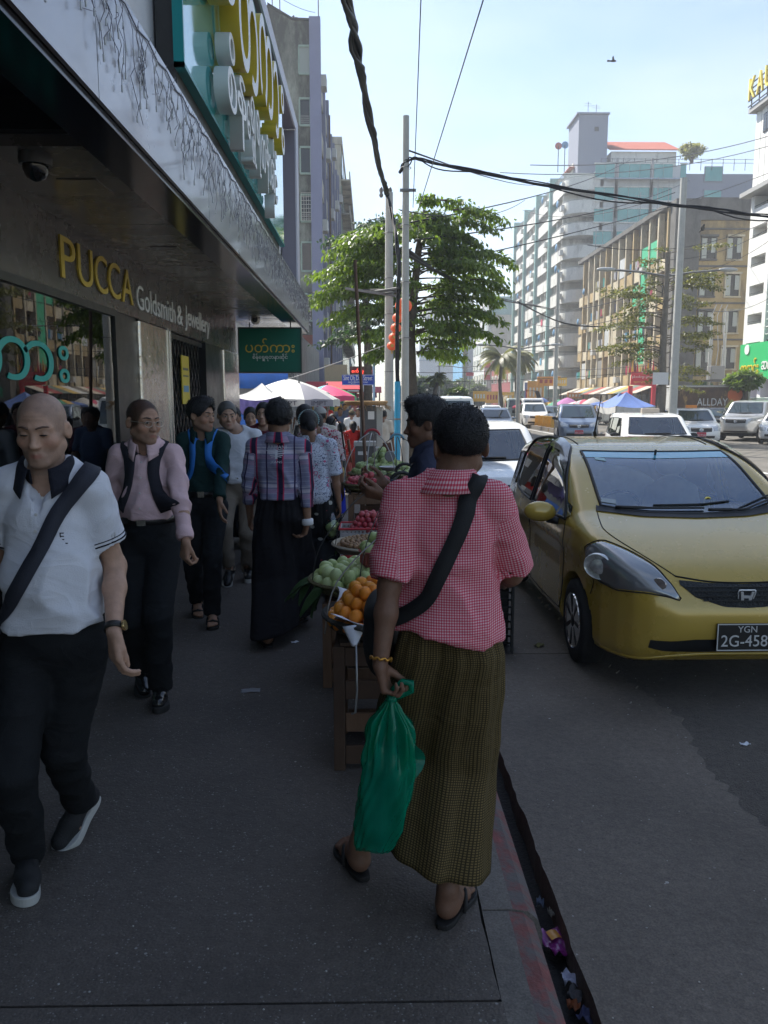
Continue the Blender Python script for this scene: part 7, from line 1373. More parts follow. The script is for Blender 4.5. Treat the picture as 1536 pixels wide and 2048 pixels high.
 if h<.013:
  for sx in(-1,1):
   op={'open':.0046,'down':.0014,'narrow':.003}[eyes];mb=MB()
   def eye(u,v):x=(u-.5)*2;z=(v-.5)*2*op*(1-x*x*.85);return hT(sx*.032+x*.0135,.0885-.0035*x*x-.25*abs(z),-.0015+z+(.001*x*sx)-(.002 if eyes=='down' else 0))
   mb.cur=0;mb.grid(eye,10,4);mb.mi=[(1 if abs((k%10)-4.5)<2 else 0)if eyes!='down' else 1 for k in range(40)]
   if sx<0 or True:mb.build('eye',[eye_w,eye_d],ob,smooth=180)
   mb=MB();mb.tube([hT(sx*.032+x*.0145,.0895-.004*x*x,op*(1-x*x*.8)-.0005-(.002 if eyes=='down' else 0))for x in(-1,-.6,-.2,.2,.6,1)],[.0004,.0011,.0014,.0014,.0011,.0004],5);mb.build('eyelash',HAIR,ob,smooth=180)
   if brow:mb=MB();mb.tube([hT(sx*x,y,z)for x,y,z in((.012,.0945,.0205),(.022,.0915,.024),(.034,.0865,.0265),(.046,.0775,.0245),(.052,.0705,.021))],[.0022,.0034,.0034,.0026,.0008],6);mb.build('eyebrow',HAIR if brow is True else brow,ob,smooth=180)
 hm=hairmat or HAIR
 if hair in('short','tall','woman','long','bun','cap'):
  t={'short':.0095,'crop':.004,'tall':.016,'woman':.012,'long':.014,'bun':.011,'cap':.004}[hair]
  hh=max(.006,h);Fh=Field(hc-.26*hs-(np.array((0,0,.25))if hair=='long' else 0),hc+.2*hs,hh)
  Fh.ell(hT(0,-.014,.034),(np.array((.078,.098,.09))+t)*hs,0,rot=Rh)
  if hair=='tall':Fh.ell(hT(0,.035,.105),np.array((.06,.06,.035))*hs,.03,rot=Rh)
  Fh.ell(hT(0,.088,-.022),np.array((.07 if not female else .062,.07,.090))*hs,.012,'s',rot=Rh)
  a=np.array((0,.03,-.03));b_=np.array((0,-.09,-.082 if not female else-.1));nv=np.array((0,(a-b_)[2],-(a-b_)[1]));Fh.cut(hT(*a),Rh@nv)
  if not female:
   for sx in(-1,1):Fh.ell(hT(sx*.095,-.002,-.03),np.array((.026,.026,.044))*hs,.006,'s',rot=Rh)
  if hair=='long':Fh.cone(hT(0,-.05,.02),hT(0,-.085,-.2),.085*hs,.06*hs,.03)
  if hair=='woman':Fh.cone(hT(0,-.06,-.01),hT(0,-.085,-.11),.07*hs,.035*hs,.03)
  if hair=='bun':Fh.ell(hT(0,-.115,-.02),np.array((.048,.045,.05))*hs,.012,rot=Rh)
  am={'short':.0014,'tall':.004}.get(hair,.002);Fh.warp(lambda X,Y,Z:am*(smooth_noise(X,Y,Z,160,3)+smooth_noise(X,Y,Z,320,5)))
  if not female and hair!='cap':Fh.warp(lambda X,Y,Z:.010*np.clip((hc[2]+.035*hs-Z)/(.09*hs),0,1)+0*X+0*Y)
  hv,hq=Fh.nets()
  if blades and len(hv):
   me0=np_mesh('t',hv,hq,hm);me0.update();nn=np.empty(len(hv)*3,np.float32);me0.vertices.foreach_get('normal',nn);nn=nn.reshape(-1,3);bpy.data.meshes.remove(me0)
   ids=rng.integers(0,len(hv),blades);p=hv[ids];d=nn[ids]*.8+rng.normal(size=(blades,3))*.35+(Rh@np.array((0,.25,.25)))if hair=='tall' else nn[ids]*.75+rng.normal(size=(blades,3))*.3+np.array((0,0,-.35))
   d/=np.linalg.norm(d,axis=1)[:,None];ln=rng.uniform(.004,.017 if hair=='tall' else .008,blades)[:,None];sd_=np.cross(d,rng.normal(size=(blades,3)));sd_/=np.linalg.norm(sd_,axis=1)[:,None]
   p=p-d*.003;n0=len(hv);hv=np.concatenate([hv,p-sd_*.0012,p+sd_*.0012,p+d*ln+sd_*.0003,p+d*ln-sd_*.0003]);k=np.arange(blades);hq=np.concatenate([hq,np.stack([n0+k,n0+blades+k,n0+2*blades+k,n0+3*blades+k],1)])
  inst('hair',np_mesh('hair',hv,hq,hm),ob)
 if hair=='crop' and blades:
  ids=np.nonzero(hmask>.6)[0];ids=rng.choice(ids,blades);p=V[ids];c_=hc+Rh@np.array((0,-.012,.02));d=p-c_;d/=np.linalg.norm(d,axis=1)[:,None];d=d+rng.normal(size=d.shape)*.35;d/=np.linalg.norm(d,axis=1)[:,None]
  sd_=np.cross(d,rng.normal(size=d.shape));sd_/=np.linalg.norm(sd_,axis=1)[:,None];ln=rng.uniform(.002,.006,blades)[:,None];k=np.arange(blades);p=p-d*.002
  inst('hair',np_mesh('hair',np.concatenate([p-sd_*.001,p+sd_*.001,p+d*ln+sd_*.0004,p+d*ln-sd_*.0004]),np.stack([k,blades+k,2*blades+k,3*blades+k],1),hm),ob)
 def cloth_mesh(nm,Fc,mat,pat):
  v,q=Fc.nets();me=np_mesh(nm,v,q,mat,attrs={'pat':('FLOAT_VECTOR',pat(v))});o=inst(nm,me,ob);return o,BVHTree.FromPolygons([tuple(x)for x in v],[tuple(x)for x in q])
 hcl=max(h*1.25,.007)
 if top:
  slv,hem=top.get('sleeve',.55),top['hem']*s;loose=top.get('loose',0.)
  Fs=Field(np.array((lo[0],lo[1],min([hem]+([WR[0][2],WR[1][2]]if slv>1 else[]))-.06)),np.array((hi[0],hi[1],nb[2]+.1)),hcl);g_=1+loose
  Fs.ell(U(0,-.002,1.27),np.array((.163*wide*(.6+.4*shw),.112,.175))*s,0);Fs.ell(U(0,.012+belly*.3,1.10),np.array(((.148+loose*.1)*wide,.112+belly+loose*.06,.17))*s,.05);Fs.ell(U(0,.002+belly*.2,.95),np.array(((.162+loose*.14)*wide,.126+belly*.6+loose*.12,.16))*s,.05)
  if female and top.get('bust',True):[Fs.ell(U(sx*.06,.085,1.22),np.array((.055,.05,.06))*s,.03)for sx in(-1,1)]
  hl=top.get('hemfn')
  if hl:X,Y,Z=Fs.ax[0][:,None,None],Fs.ax[1][None,:,None],Fs.ax[2][None,None,:];Fs.d=np.maximum(Fs.d,hl(X,Y)*s-Z).astype(np.float32)
  else:Fs.cut((0,0,hem),(0,0,-1))
  sr=top.get('sr',1.)
  for i,sx in enumerate((-1,1)):
   Fs.cone(U(sx*.155*shw,-.008,1.392),U(sx*.05,-.02,1.452),.054*s,.045*s,.035)
   if slv>0:
    if slv<=1:
     e=SH[i]+(EL[i]-SH[i])*slv;dv=nrm(EL[i]-SH[i]);Fs.capped(SH[i],e+dv*.08,.064*s,.063*s*sr,.025,e,dv)
     Fs.cone(e-dv*.018,e+dv*.1,.049*s*sr,.050*s*sr,.0,'s')
    else:
     Fs.cone(SH[i],EL[i],.060*s,.049*s,.025);e=EL[i]+(WR[i]-EL[i])*(slv-1);dv=nrm(WR[i]-EL[i]);Fs.capped(EL[i],e+dv*.05,.049*s,.040*s,.015,e,dv)
  Fs.cone(nb+np.array((0,.022,.012)),hc,.060*s,.07*s,.008,'s')
  if top.get('vneck'):Fs.cone(nb+np.array((0,.075,.0)),nb+np.array((0,.1,-top['vneck'])),.045*s,.012,.01,'s')
  wa=top.get('wrinkle',.0045)
  def wr_(X,Y,Z):
   n1=smooth_noise(X+.2*Z,Y,Z*1.7,26,11);n2=smooth_noise(X*.6,Y,Z*2.2,48,23);k_=np.clip(1.3-1.6*np.abs(Z-(hem+.12))/.4,.35,1.2);return-wa*np.clip(1.1-3.4*np.abs(n1),-.4,1.1)*k_-wa*.4*n2
  Fs.warp(wr_)
  if tuck:pass
  def pat(v):
   o=np.zeros((len(v),3));c0=U(0,0,1.2);tor=np.maximum(np.hypot((v[:,0]-c0[0])/(.17*s*wide),(v[:,1]-c0[1])/(.12*s))-1,0)
   front=v[:,1]-c0[1]>0;o[:,0]=np.where(front,.36*s-(v[:,0]-c0[0]),v[:,0]-c0[0]);o[:,1]=v[:,2]
   for i,sx in enumerate((-1,1)):
    for(a,b_)in((SH[i],EL[i]),(EL[i],WR[i])):
     d=b_-a;Ls=np.linalg.norm(d);u=d/Ls;r_=v-a;t_=r_@u;pr=r_-t_[:,None]*u;e1=nrm(np.cross(u,(0,1,0.01)));e2=np.cross(u,e1);ang=np.arctan2(pr@e2,pr@e1)
     m_=(np.linalg.norm(pr,axis=1)<.085*s)&(t_>.05*s)&(t_<Ls+.06)&((np.abs(v[:,0]-c0[0])>.16*s*wide)|(np.linalg.norm(pr,axis=1)<.06*s));o[m_,0]=ang[m_]*.058*s;o[m_,1]=-t_[m_]-(0 if a is SH[i]else .28)
   return o
  o,bv=cloth_mesh('shirt' if not top.get('name')else top['name'],Fs,top['mat'],pat);out['shirt']=o;out['bvs']=bv
  if top.get('collar'):
   cm=top['collar'];mb=MB();op_=R(top.get('open',26));n=40;cz=nb[2]+.026;ccx,ccy=nb[0],nb[1]+.012
   lean_d=(hc-nb);lean_d=lean_d/lean_d[2]
   def col(u,v):
    a=PI/2+op_+(2*PI-2*op_)*u;fr_=max(0,math.sin(a));ends=abs(u-.5)*2
    prof=((.064,-.01),(.065,.016),(.067,.034),(.074,.037),(.083,.016),(.096+.016*ends**6,-.032-.02*ends**8))
    x=v*5;i=min(4,int(x));f_=x-i;r_,z=[prof[i][q]*(1-f_)+prof[i+1][q]*f_ for q in(0,1)];z-=.040*fr_;r_*=s
    return(ccx+math.cos(a)*r_*1.05+lean_d[0]*z,ccy+math.sin(a)*r_*1.10+lean_d[1]*z*.6,cz+z)
   mb.grid(col,n,10);c_=mb.build('collar',cm,ob,smooth=180);sm=c_.modifiers.new('thick','SOLIDIFY');sm.thickness=.003
   a_=c_.data.attributes.new('pat','FLOAT_VECTOR','POINT');a_.data.foreach_set('vector',np.array([((i%(n+1))/n*.4,(i//(n+1))*.0125,0)for i in range(len(c_.data.vertices))],np.float32).ravel())
 if bottom:
  bm=bottom['mat'];wz=bottom.get('waist',1.02)*s
  if bottom['kind']=='trousers':
   Ft=Field(np.array((lo[0],lo[1],-.02)),np.array((hi[0],hi[1],wz+.05)),hcl);f_=bottom.get('fit',1.)
   Ft.ell(hipc+np.array((0,-.004,.04)),np.array((.153*wide,.116+belly*.4,.15))*s,0);Ft.cone(hipc+np.array((0,.0,.06)),hipc+np.array((0,.0+belly*.2,.2)),.125*s,.125*s,.04);Ft.ell(hipc+np.array((0,belly*.3,.13)),np.array((.148*wide,.112+belly*.6,.1))*s,.04)
   for i in(0,1):
    b0=AN[i]+np.array((0,0,bottom.get('cuff',-.035)));Ft.cone(HJ[i],KN[i],.09*s*f_,.068*s*f_,.03);Ft.cone(KN[i],b0,.067*s*f_,.056*s*f_,.02);dv=nrm(b0-KN[i]);Ft.local_cut(b0-.14,b0+.14,b0,dv*.5+np.array((0,0,-.5)));Ft.cone(b0-dv*.03,b0+dv*.1,.047*s*f_,.047*s*f_,0,'s')
   Ft.warp(lambda X,Y,Z:-.0055*np.clip(1-3*np.abs(smooth_noise(X,Y,Z*1.5,22,31)),-.4,1)*np.clip(1.4-np.abs(Z-.25)*2.2,.4,1.3)-.002*smooth_noise(X,Y,Z*2,50,37))
   Ft.cut((0,0,wz),(0,0,1))
   o,bv=cloth_mesh('trousers',Ft,bm,lambda v:np.stack([np.arctan2(v[:,1],v[:,0])*.12,v[:,2],v[:,2]*0],1));out['bvt']=bv
   if bottom.get('belt'):
    mb=MB();n=48;ring=[]
    for k in range(n):
     a=2*PI*k/n;oo=Vector((hipc[0]+math.cos(a)*.5,hipc[1]+math.sin(a)*.5,wz-.02));ht=bv.ray_cast(oo,Vector((-math.cos(a),-math.sin(a),0)))[0];ring.append(Vector((ht.x-hipc[0],ht.y-hipc[1],0))if ht else Vector((math.cos(a)*.14,math.sin(a)*.1,0)))
    mb.grid(lambda u,v:(hipc[0]+ring[int(round(u*n))%n].x*1.03,hipc[1]+ring[int(round(u*n))%n].y*1.04,wz-.034+v*.036),n,2,wrap=True);b_=mb.build('belt',bottom['belt'],ob,smooth=180);b_.modifiers.new('t','SOLIDIFY').thickness=.004
    yf=max(r_.y for r_ in ring)*1.05+hipc[1];mb=MB();mb.box(hipc[0]-.024,hipc[0]+.024,yf-.004,yf+.005,wz-.038,wz+.006);mb.build('buckle',M('buckle',(.35,.34,.32),.25,.9),ob,bevel=.002)
  else:
   z1=bottom['hem'];n,m=96,44;rng2=np.random.default_rng(5);vs=[];pt=[];sw_=bottom.get('sway',0.)
   def leg(i,z):
    a,b_,c_=HJ[i],KN[i],AN[i]
    if z>b_[2]:t_=(a[2]-z)/max(a[2]-b_[2],.01);return a+(b_-a)*max(0,t_)
    t_=(b_[2]-z)/max(b_[2]-c_[2],.01);return b_+(c_-b_)*min(1.1,t_)
   for j in range(m+1):
    f_=j/m;zb=wz+(z1-wz)*f_
    A_,B_=leg(0,min(zb,HJ[0][2])),leg(1,min(zb,HJ[0][2]));A_=A_+(B_-A_)*bottom.get('pull',0)*f_;r0=.090*s*wide+(bottom.get('r',.10)-.090)*f_
    up=max(0,(zb-HJ[0][2])/(wz-HJ[0][2]))if zb>HJ[0][2]else 0
    pts=[]
    for k in range(160):
     a=2*PI*k/160;u=np.array((math.cos(a),math.sin(a)));ca,cb=A_[:2],B_[:2];pts.append((ca if u@ca>u@cb else cb)+u*r0*np.array((1,1.0+.16*(1-f_)+.0)))
    pts=np.array(pts);
    if up>0:c2=hipc[:2];th=np.linspace(0,2*PI,160,endpoint=False);el_=c2+np.stack([np.cos(th)*.146*s*wide,np.sin(th)*(.102+belly*.5)*s],1);pts=pts*(1-up)+el_*up
    pts=(pts+np.roll(pts,1,0)+np.roll(pts,-1,0)+np.roll(pts,2,0)+np.roll(pts,-2,0))/5
    dl=np.linalg.norm(np.roll(pts,-1,0)-pts,axis=1);cum=np.concatenate([[0],np.cumsum(dl)]);P2=np.concatenate([pts,pts[:1]]);tt=np.linspace(0,cum[-1],n+1);X=np.interp(tt,cum,P2[:,0]);Y=np.interp(tt,cum,P2[:,1]);c2=pts.mean(0)
    for k in range(n+1):
     th=2*PI*k/n;d=np.array((X[k],Y[k]))-c2;d=d/np.linalg.norm(d)
     w_=(.004+.013*f_)*math.sin(5*th+1.2+f_*1.2)*.8+(.003+.008*f_)*math.sin(9*th+2.1-f_*2)+.0035*math.sin(23*th+f_*9)*(1-f_)+.006*f_*math.sin(3*th+f_*7)+.003*math.sin(f_*26+3*th)*math.exp(-((f_-.5)/.4)**2)
     tilt=bottom.get('tilt',(0,0));z=zb+f_*(tilt[0]*(X[k]-hipc[0])+tilt[1]*(Y[k]-hipc[1]));vs.append((X[k]+d[0]*w_,Y[k]+d[1]*w_,z));pt.append((tt[k]if j==0 else pt[k][0],wz-zb,0))
   q=np.array([(j*(n+1)+k,(j+1)*(n+1)+k,(j+1)*(n+1)+k+1,j*(n+1)+k+1)for j in range(m)for k in range(n)])[:,::-1]
   o=inst(bottom.get('name','longyi'),np_mesh('longyi',vs,q,bm,attrs={'pat':('FLOAT_VECTOR',np.array(pt))}),ob);o.modifiers.new('thick','SOLIDIFY').thickness=.003
   out['bvt']=BVHTree.FromPolygons([tuple(x)for x in vs],[tuple(x)for x in q])
 for i,sx in enumerate((-1,1)):
  f=FF[i];Pf=lambda x,y,z:tuple((f@np.array((x*sx,y,z,1)))[:3])
  outl=((-.008,-.012),(.018,-.006),(.032,.03),(.033,.09),(.043,.15),(.044,.19),(.028,.225),(.0,.245),(-.028,.243),(-.044,.22),(-.045,.17),(-.034,.1),(-.03,.03),(-.02,-.004));outl=[tuple(q)for q in spline(list(outl)+[outl[0]],3)[:-1]]
  if shoe in('flip','sandal'):
   mb=MB();P=[Vector(Pf(x,y,-.019))for x,y in outl];up=Vector(Pf(0,.1,0))-Vector(Pf(0,.1,-.019));mb.prism(P,up);mb.build('sole',shmat or M('sandal_black',(.014,.013,.013),.7),ob,bevel=.003 if h<.008 else 0)
   if h<.013:
    mb=MB();th_=.0055
    if shoe=='flip':
     for ex,ey in((.041,.085),(-.040,.075)):mb.tube([Pf(-.019,.188,.004),Pf(-.019+.3*(ex+.019),.168,.034),Pf(-.019+.75*(ex+.019),.125,.045),Pf(ex,ey+.01,.025),Pf(ex,ey,-.004)],[.004,.0065,.0085,.008,.006],8)
    else:
     for yy in(.085,.125,.165):mb.tube([Pf(.04,yy,-.002),Pf(.036,yy+.004,.03-.1*(yy-.085)),Pf(0,yy+.008,.06-.3*(yy-.085)),Pf(-.036,yy+.004,.03-.1*(yy-.085)),Pf(-.041,yy,-.002)],.009,8)
     mb.tube([Pf(.034,.03,0),Pf(.036,.0,.05),Pf(0,-.012,.055),Pf(-.036,0,.05),Pf(-.034,.03,0)],.007,8)
    mb.build('strap',shmat or M('sandal_black',(.014,.013,.013),.7),ob,smooth=180)
  else:
   Fp=Field(np.array(Pf(0,.1,.05))-.2,np.array(Pf(0,.1,.05))+.2,max(h,.006));A=lambda*p:np.array(Pf(*p))
   Fp.cone(A(0,.03,.035),A(0,.03,.07),.042,.038,0);Fp.cone(A(0,.04,.05),A(0,.14,.03),.04,.037,.02);Fp.cone(A(-.008,.15,.018),A(-.012,.205,.014),.042,.034,.02);Fp.ell(A(0,.025,.02),(.04,.045,.04),.015,rot=f[:3,:3])
   zc=np.array(Pf(0,.1,-.002));zn=-(np.array(Pf(0,.1,.1))-zc);Fp.cut(zc,zn);v,q=Fp.nets();inst('shoe',np_mesh('shoe',v,q,shmat or M('shoe_black',(.012,.012,.013),.4)),ob)
   mb=MB();P=[Vector(Pf(x*1.03,y*1.0,-.027))for x,y in outl];up=Vector(Pf(0,.1,.006))-Vector(Pf(0,.1,-.027));mb.prism(P,up);mb.build('shoe_sole',bottom.get('sole')or M('sole_dark',(.02,.02,.02),.7),ob,bevel=.004 if h<.008 else 0)
 return out
def drape(bv,pts,cen,width,off=.006,nsub=4,wdir=None,t=.004):
 """a band laid over a body surface: points are pulled in towards the body axis until they meet it"""
 P=[Vector(p)for p in pts];pth=[]
 for i in range(len(P)-1):
  for k in range(nsub):pth.append(P[i].lerp(P[i+1],k/nsub))
 pth.append(P[-1]);L,Rr=[],[]
 for i,p in enumerate(pth):
  d=(pth[min(i+1,len(pth)-1)]-pth[max(i-1,0)]).normalized();ax=Vector(cen(p));ax.z=min(ax.z,1.30);inw=(ax-p).normalized();sd_=d.cross(inw).normalized();row=[]
  for q in(-1,1):
   o=p+sd_*(width/2*q)-inw*.15;h_=bv.ray_cast(o,inw,.6)[0];row.append((h_-inw*off)if h_ else p+sd_*(width/2*q))
  L.append(row[0]);Rr.append(row[1])
 for A in(L,Rr):
  for _ in range(2):
   B=[x.copy()for x in A]
   for i in range(1,len(A)-1):A[i]=B[i]*.5+(B[i-1]+B[i+1])*.25
  for i,p in enumerate(A):
   q,n_,_,_=bv.find_nearest(p)
   if q is not None and(p-q).dot(n_)<off:A[i]=q+n_*off
 return L,Rr
def band_obj(name,rails,mat,parent,t=.004):
 L,Rr=rails;n=len(L);vs=L+Rr;mb=MB();mb.add(vs,[(i,i+1,n+i+1,n+i)for i in range(n-1)]);o=mb.build(name,mat,parent,smooth=180);sm=o.modifiers.new('thick','SOLIDIFY');sm.thickness=t;sm.offset=0
 return o
SK1=skin_mat('skin_tan',(.36,.205,.135));SK2=skin_mat('skin_light',(.42,.255,.18));SK3=skin_mat('skin_brown',(.23,.125,.08));SK4=skin_mat('skin_dark',(.17,.09,.058))
BLK=cloth('black',(.011,.011,.013));NAVY=cloth('navy',(.022,.024,.035))
class Loc:
 def __init__(s,x,y,heading,gz=0):s.x,s.y,s.h,s.gz=x,y,heading,gz;s.c,s.s_=math.cos(R(heading)),math.sin(R(heading))
 def __call__(s,p):x,y=p[0]-s.x,p[1]-s.y;return(x*s.c-y*s.s_,x*s.s_+y*s.c,p[2]-s.gz if len(p)>2 else 0)
 def foot(s,heel,toe,pitch=0):
  a,b_=s(heel),s(toe);return(a[0],a[1],math.degrees(math.atan2(b_[0]-a[0],b_[1]-a[1])),pitch)
def gingham(period,A,B,Mid):
 return lambda g:g.mix(g.band(g.v,period,0,.5),g.mix(g.band(g.u,period,0,.5),A,Mid),g.mix(g.band(g.u,period,0,.5),Mid,B))
PINK=pattern_cloth('pink_check',gingham(.0078,(.68,.47,.49),(.50,.035,.075),(.58,.15,.19)))
OLIVE=pattern_cloth('olive_check',lambda g:g.mix(g.m('MAXIMUM',g.band(g.v,.0068,0,.38),g.band(g.u,.0068,0,.38)),(.150,.106,.042),(.036,.027,.012)))
l=Loc(.245,2.50,3)
mainman=person('man seen from behind in a pink checked shirt and olive longyi carrying a green bag',1.64,(l.x,l.y),3,SK4,(l.foot(gnd(728,1762),gnd(664,1668)),l.foot(gnd(884,1858),gnd(946,1768))),wrists=(l(at(757,1352,2.34)),l((.48,2.78,1.02))),head=(14,-4,0),headoff=(.035,0,-.012),shw=.86,hsc=1.0,hair='short',blades=14000,h=.0055,shoe='flip',hip=(.0,-.02,0),lean=1,wide=1.0,top=dict(mat=PINK,hem=.93,sleeve=.92,loose=.17,sr=1.18,collar=PINK,open=30,wrinkle=.010,hemfn=lambda X,Y:.95-.05*X-.02*np.sin(X*14)),bottom=dict(kind='longyi',mat=OLIVE,waist=1.02,hem=.17,r=.112,pull=.30,tilt=(-.16,.02)),hands=(dict(d=(.25,.05,-.95),n=(.9,-.2,.1),t=(.1,1,.1),curl=((50,60,40),(55,65,45),(60,70,45),(65,70,45)),thumb=(.75,.25,.6)),None),elbow=((-.5,-.8,-.2),(.25,-.7,-.7)))
ob=mainman['ob']
mb=MB();w_=mainman['WR'][0];d_=nrm(mainman['WR'][0]-mainman['EL'][0]);e1=nrm(np.cross(d_,(0,1,0)));e2=np.cross(d_,e1)
mb.tube([tuple(w_-d_*.02+(e1*math.cos(a)+e2*math.sin(a))*.032+d_*.004*math.sin(9*a))for a in np.linspace(0,2*PI,28)],[.0042+.0016*math.sin(k*2.2)for k in range(28)],6);mb.build('bracelet',M('bracelet_gold',(.55,.27,.05),.3,.6),ob,smooth=180)
STRAP=M('strap_black',(.010,.010,.011),.75,bump=.3,bscale=300)
cc=mainman['U'](0,0,1.2);cen=lambda p:(cc[0],cc[1],p[2])
path=[mainman['U'](.105,.02,1.50),mainman['U'](.10,-.12,1.45),mainman['U'](.085,-.17,1.36),mainman['U'](.01,-.19,1.25),mainman['U'](-.1,-.18,1.09),mainman['U'](-.185,-.09,1.02),mainman['U'](-.215,.02,.98)]
bagt=thing('shoulder_bag','black bag with a wide strap slung across the pink checked back','bag',(l.x,l.y,0),R(-3))
band_obj('strap',drape(mainman['bvs'],path,cen,.052,.010,6),STRAP,bagt,.004)
mb=MB();c0=mainman['U'](-.225,.13,.9);F_=Field(np.array(c0)-.22,np.array(c0)+.22,.012);F_.ell(c0,(.06,.13,.14),0);F_.cone(np.array(c0)+(0,-.09,.1),np.array(c0)+(0,.09,.1),.045,.045,.04);v,q=F_.nets();inst('pouch',np_mesh('pouch',v,q,STRAP),bagt)
POLO=cloth('polo_white',(.60,.60,.64),bscale=300);DKC=cloth('collar_navy',(.016,.017,.025));TRO=cloth('trousers_black',(.014,.015,.017),bscale=260)
l=Loc(-1.03,2.56,180);polo_hem=lambda X,Y:.985-.055*np.cos(np.clip((X)*7,-3.1,3.1))
polo=person('bald man in a white polo shirt with dark collar walking towards the camera',1.69,(l.x,l.y),180,SK2,(l.foot(gnd(200,1640),gnd(120,1700),32),l.foot(gnd(62,1735),gnd(42,1845))),wrists=(l(at(228,1262,2.45)),l(at(-60,1270,2.6))),head=(3,-12,0),hsc=.92,hair='none',h=.0055,shoe='shoe',hip=(.0,.0,0),belly=.022,wide=.98,shw=.74,eyes='down',shave=(.72,.76,.80),brow=M('brow_thin',(.10,.06,.045),.6),top=dict(mat=POLO,hem=.90,sleeve=.70,collar=DKC,open=24,wrinkle=.011,hemfn=polo_hem,vneck=.10,loose=.08,sr=1.1),bottom=dict(kind='trousers',mat=TRO,waist=1.0,fit=1.02,sole=M('sole_pale',(.42,.42,.40),.6)),shmat=M('sneaker_black',(.016,.016,.018),.7,bump=.4,bscale=250),hands=(dict(d=(-.1,.22,-.95),n=(-.75,-.6,0),t=(.0,.9,-.1),curl=(26,38,25),thumb=(.95,.08,.22)),None),elbow=((.02,-1,-.1),(-.02,-1,-.1)))
ob=polo['ob'];cc=polo['U'](0,0,1.2);cen=lambda p:(cc[0],cc[1],p[2])
sb=thing('sling_bag','dark sling bag worn across the white polo shirt','bag',(l.x,l.y,0),R(-180));U=polo['U']
NVS=M('strap_navy',(.022,.024,.036),.7,bump=.35,bscale=320)
band_obj('strap',drape(polo['bvs'],[U(-.15,-.04,1.48),U(-.145,.07,1.42),U(-.07,.2,1.27),U(.06,.22,1.10),U(.15,.15,1.0),U(.2,.02,.93)],cen,.048,.007,5),NVS,sb)
mb=MB();c0=np.array(U(.24,.0,.86));F_=Field(c0-.2,c0+.2,.012);F_.ell(c0,(.05,.12,.15),0);F_.ell(c0-(0,0,.04),(.055,.13,.11),.03);v,q=F_.nets();inst('pouch',np_mesh('pouch',v,q,NVS),sb)
def front_at(bv,x,z,off=.002,back=False):
 h_=bv.ray_cast(Vector((x,-.6 if back else .6,z)),Vector((0,1 if back else-1,0)))[0];return(x,(h_.y-off if back else h_.y+off)if h_ else .1,z)
def placket(P,mat,z0,z1,w=.03,x0=0,n=16,btn=None,zs=()):
 mb=MB();mb.grid(lambda u,v:front_at(P['bvs'],x0+P['hc'][0]*0+(u-.5)*w,z0+(z1-z0)*v,.0025),3,n);o=mb.build('placket',mat,P['ob'],smooth=180)
 if 'pat' not in o.data.attributes:a_=o.data.attributes.new('pat','FLOAT_VECTOR','POINT')
 for z in zs:
  p=front_at(P['bvs'],x0,z,.004);m2=MB();m2.lathe([(.0052,0),(.0052,.002),(0,.0025)],p,10,ax='y');m2.build('button',btn,P['ob'])
BTN=M('button_pale',(.6,.58,.56),.3)
placket(polo,POLO,1.17,1.36,.032,U(0,0,1.2)[0],btn=BTN,zs=(1.2,1.25,1.3,1.345))
for i in(0,1):
 a,b_=polo['SH'][i],polo['EL'][i];e=a+(b_-a)*.70;dv=nrm(b_-a);e1=nrm(np.cross(dv,(0,1,.01)));e2=np.cross(dv,e1)
 for dd,r_ in((-.014,.0028),(-.026,.0018)):
  pts=[]
  for t_ in np.linspace(0,2*PI,36):
   u=e1*math.cos(t_)+e2*math.sin(t_);h_=polo['bvs'].ray_cast(Vector(e+dv*dd+u*.085),Vector(-u),.06)[0];pts.append(tuple(Vector(h_)+Vector(u)*.001)if h_ else tuple(e+dv*dd+u*.060))
  mb=MB();mb.tube(pts,r_,5,False);mb.build('cuff_stripe',DKC,ob)
p=front_at(polo['bvs'],U(-.075,0,0)[0],1.23,.003);me=text_mesh('E',.034,.001,DKC,'emblem');inst('emblem',me,ob,p,(R(90),0,R(180)))
mb=MB();mb.box(-.018,.018,-.0008,.0008,-.022,-.019);mb.box(-.012,.012,-.0008,.0008,-.029,-.026);mb.build('emblem',DKC,ob,loc=p)
def watch(P,i,band_m,face_m):
 w_=P['WR'][i];d=nrm(P['WR'][i]-P['EL'][i]);c=w_-d*.012;e1=nrm(np.cross(d,(0,1,0)));e2=np.cross(d,e1);mb=MB()
 mb.grid(lambda u,v:tuple(c+(e1*math.cos(2*PI*u)+e2*math.sin(2*PI*u))*.0305+d*(v-.5)*.02),28,1,wrap=True);o=mb.build('watch_band',band_m,P['ob'],smooth=180);o.modifiers.new('t','SOLIDIFY').thickness=.004
 sd_=-e1 if(-e1)@np.array((-1 if i==0 else 1,.3,0))>0 else e1;mb=MB();mb.lathe([(.017,0),(.018,.004),(.0165,.008),(0,.0082)],n=20);m2=mb.build('watch_face',face_m,P['ob'],smooth=40);m2.location=tuple(c+sd_*.030);m2.rotation_euler=Vector(sd_).to_track_quat('Z','Y').to_euler()
watch(polo,0,M('leather_black',(.015,.013,.012),.5),M('watch_gold',(.45,.33,.16),.25,.8))
PSH=cloth('pink_plain',(.62,.43,.44),bscale=300);l=Loc(-1.135,4.2,180)
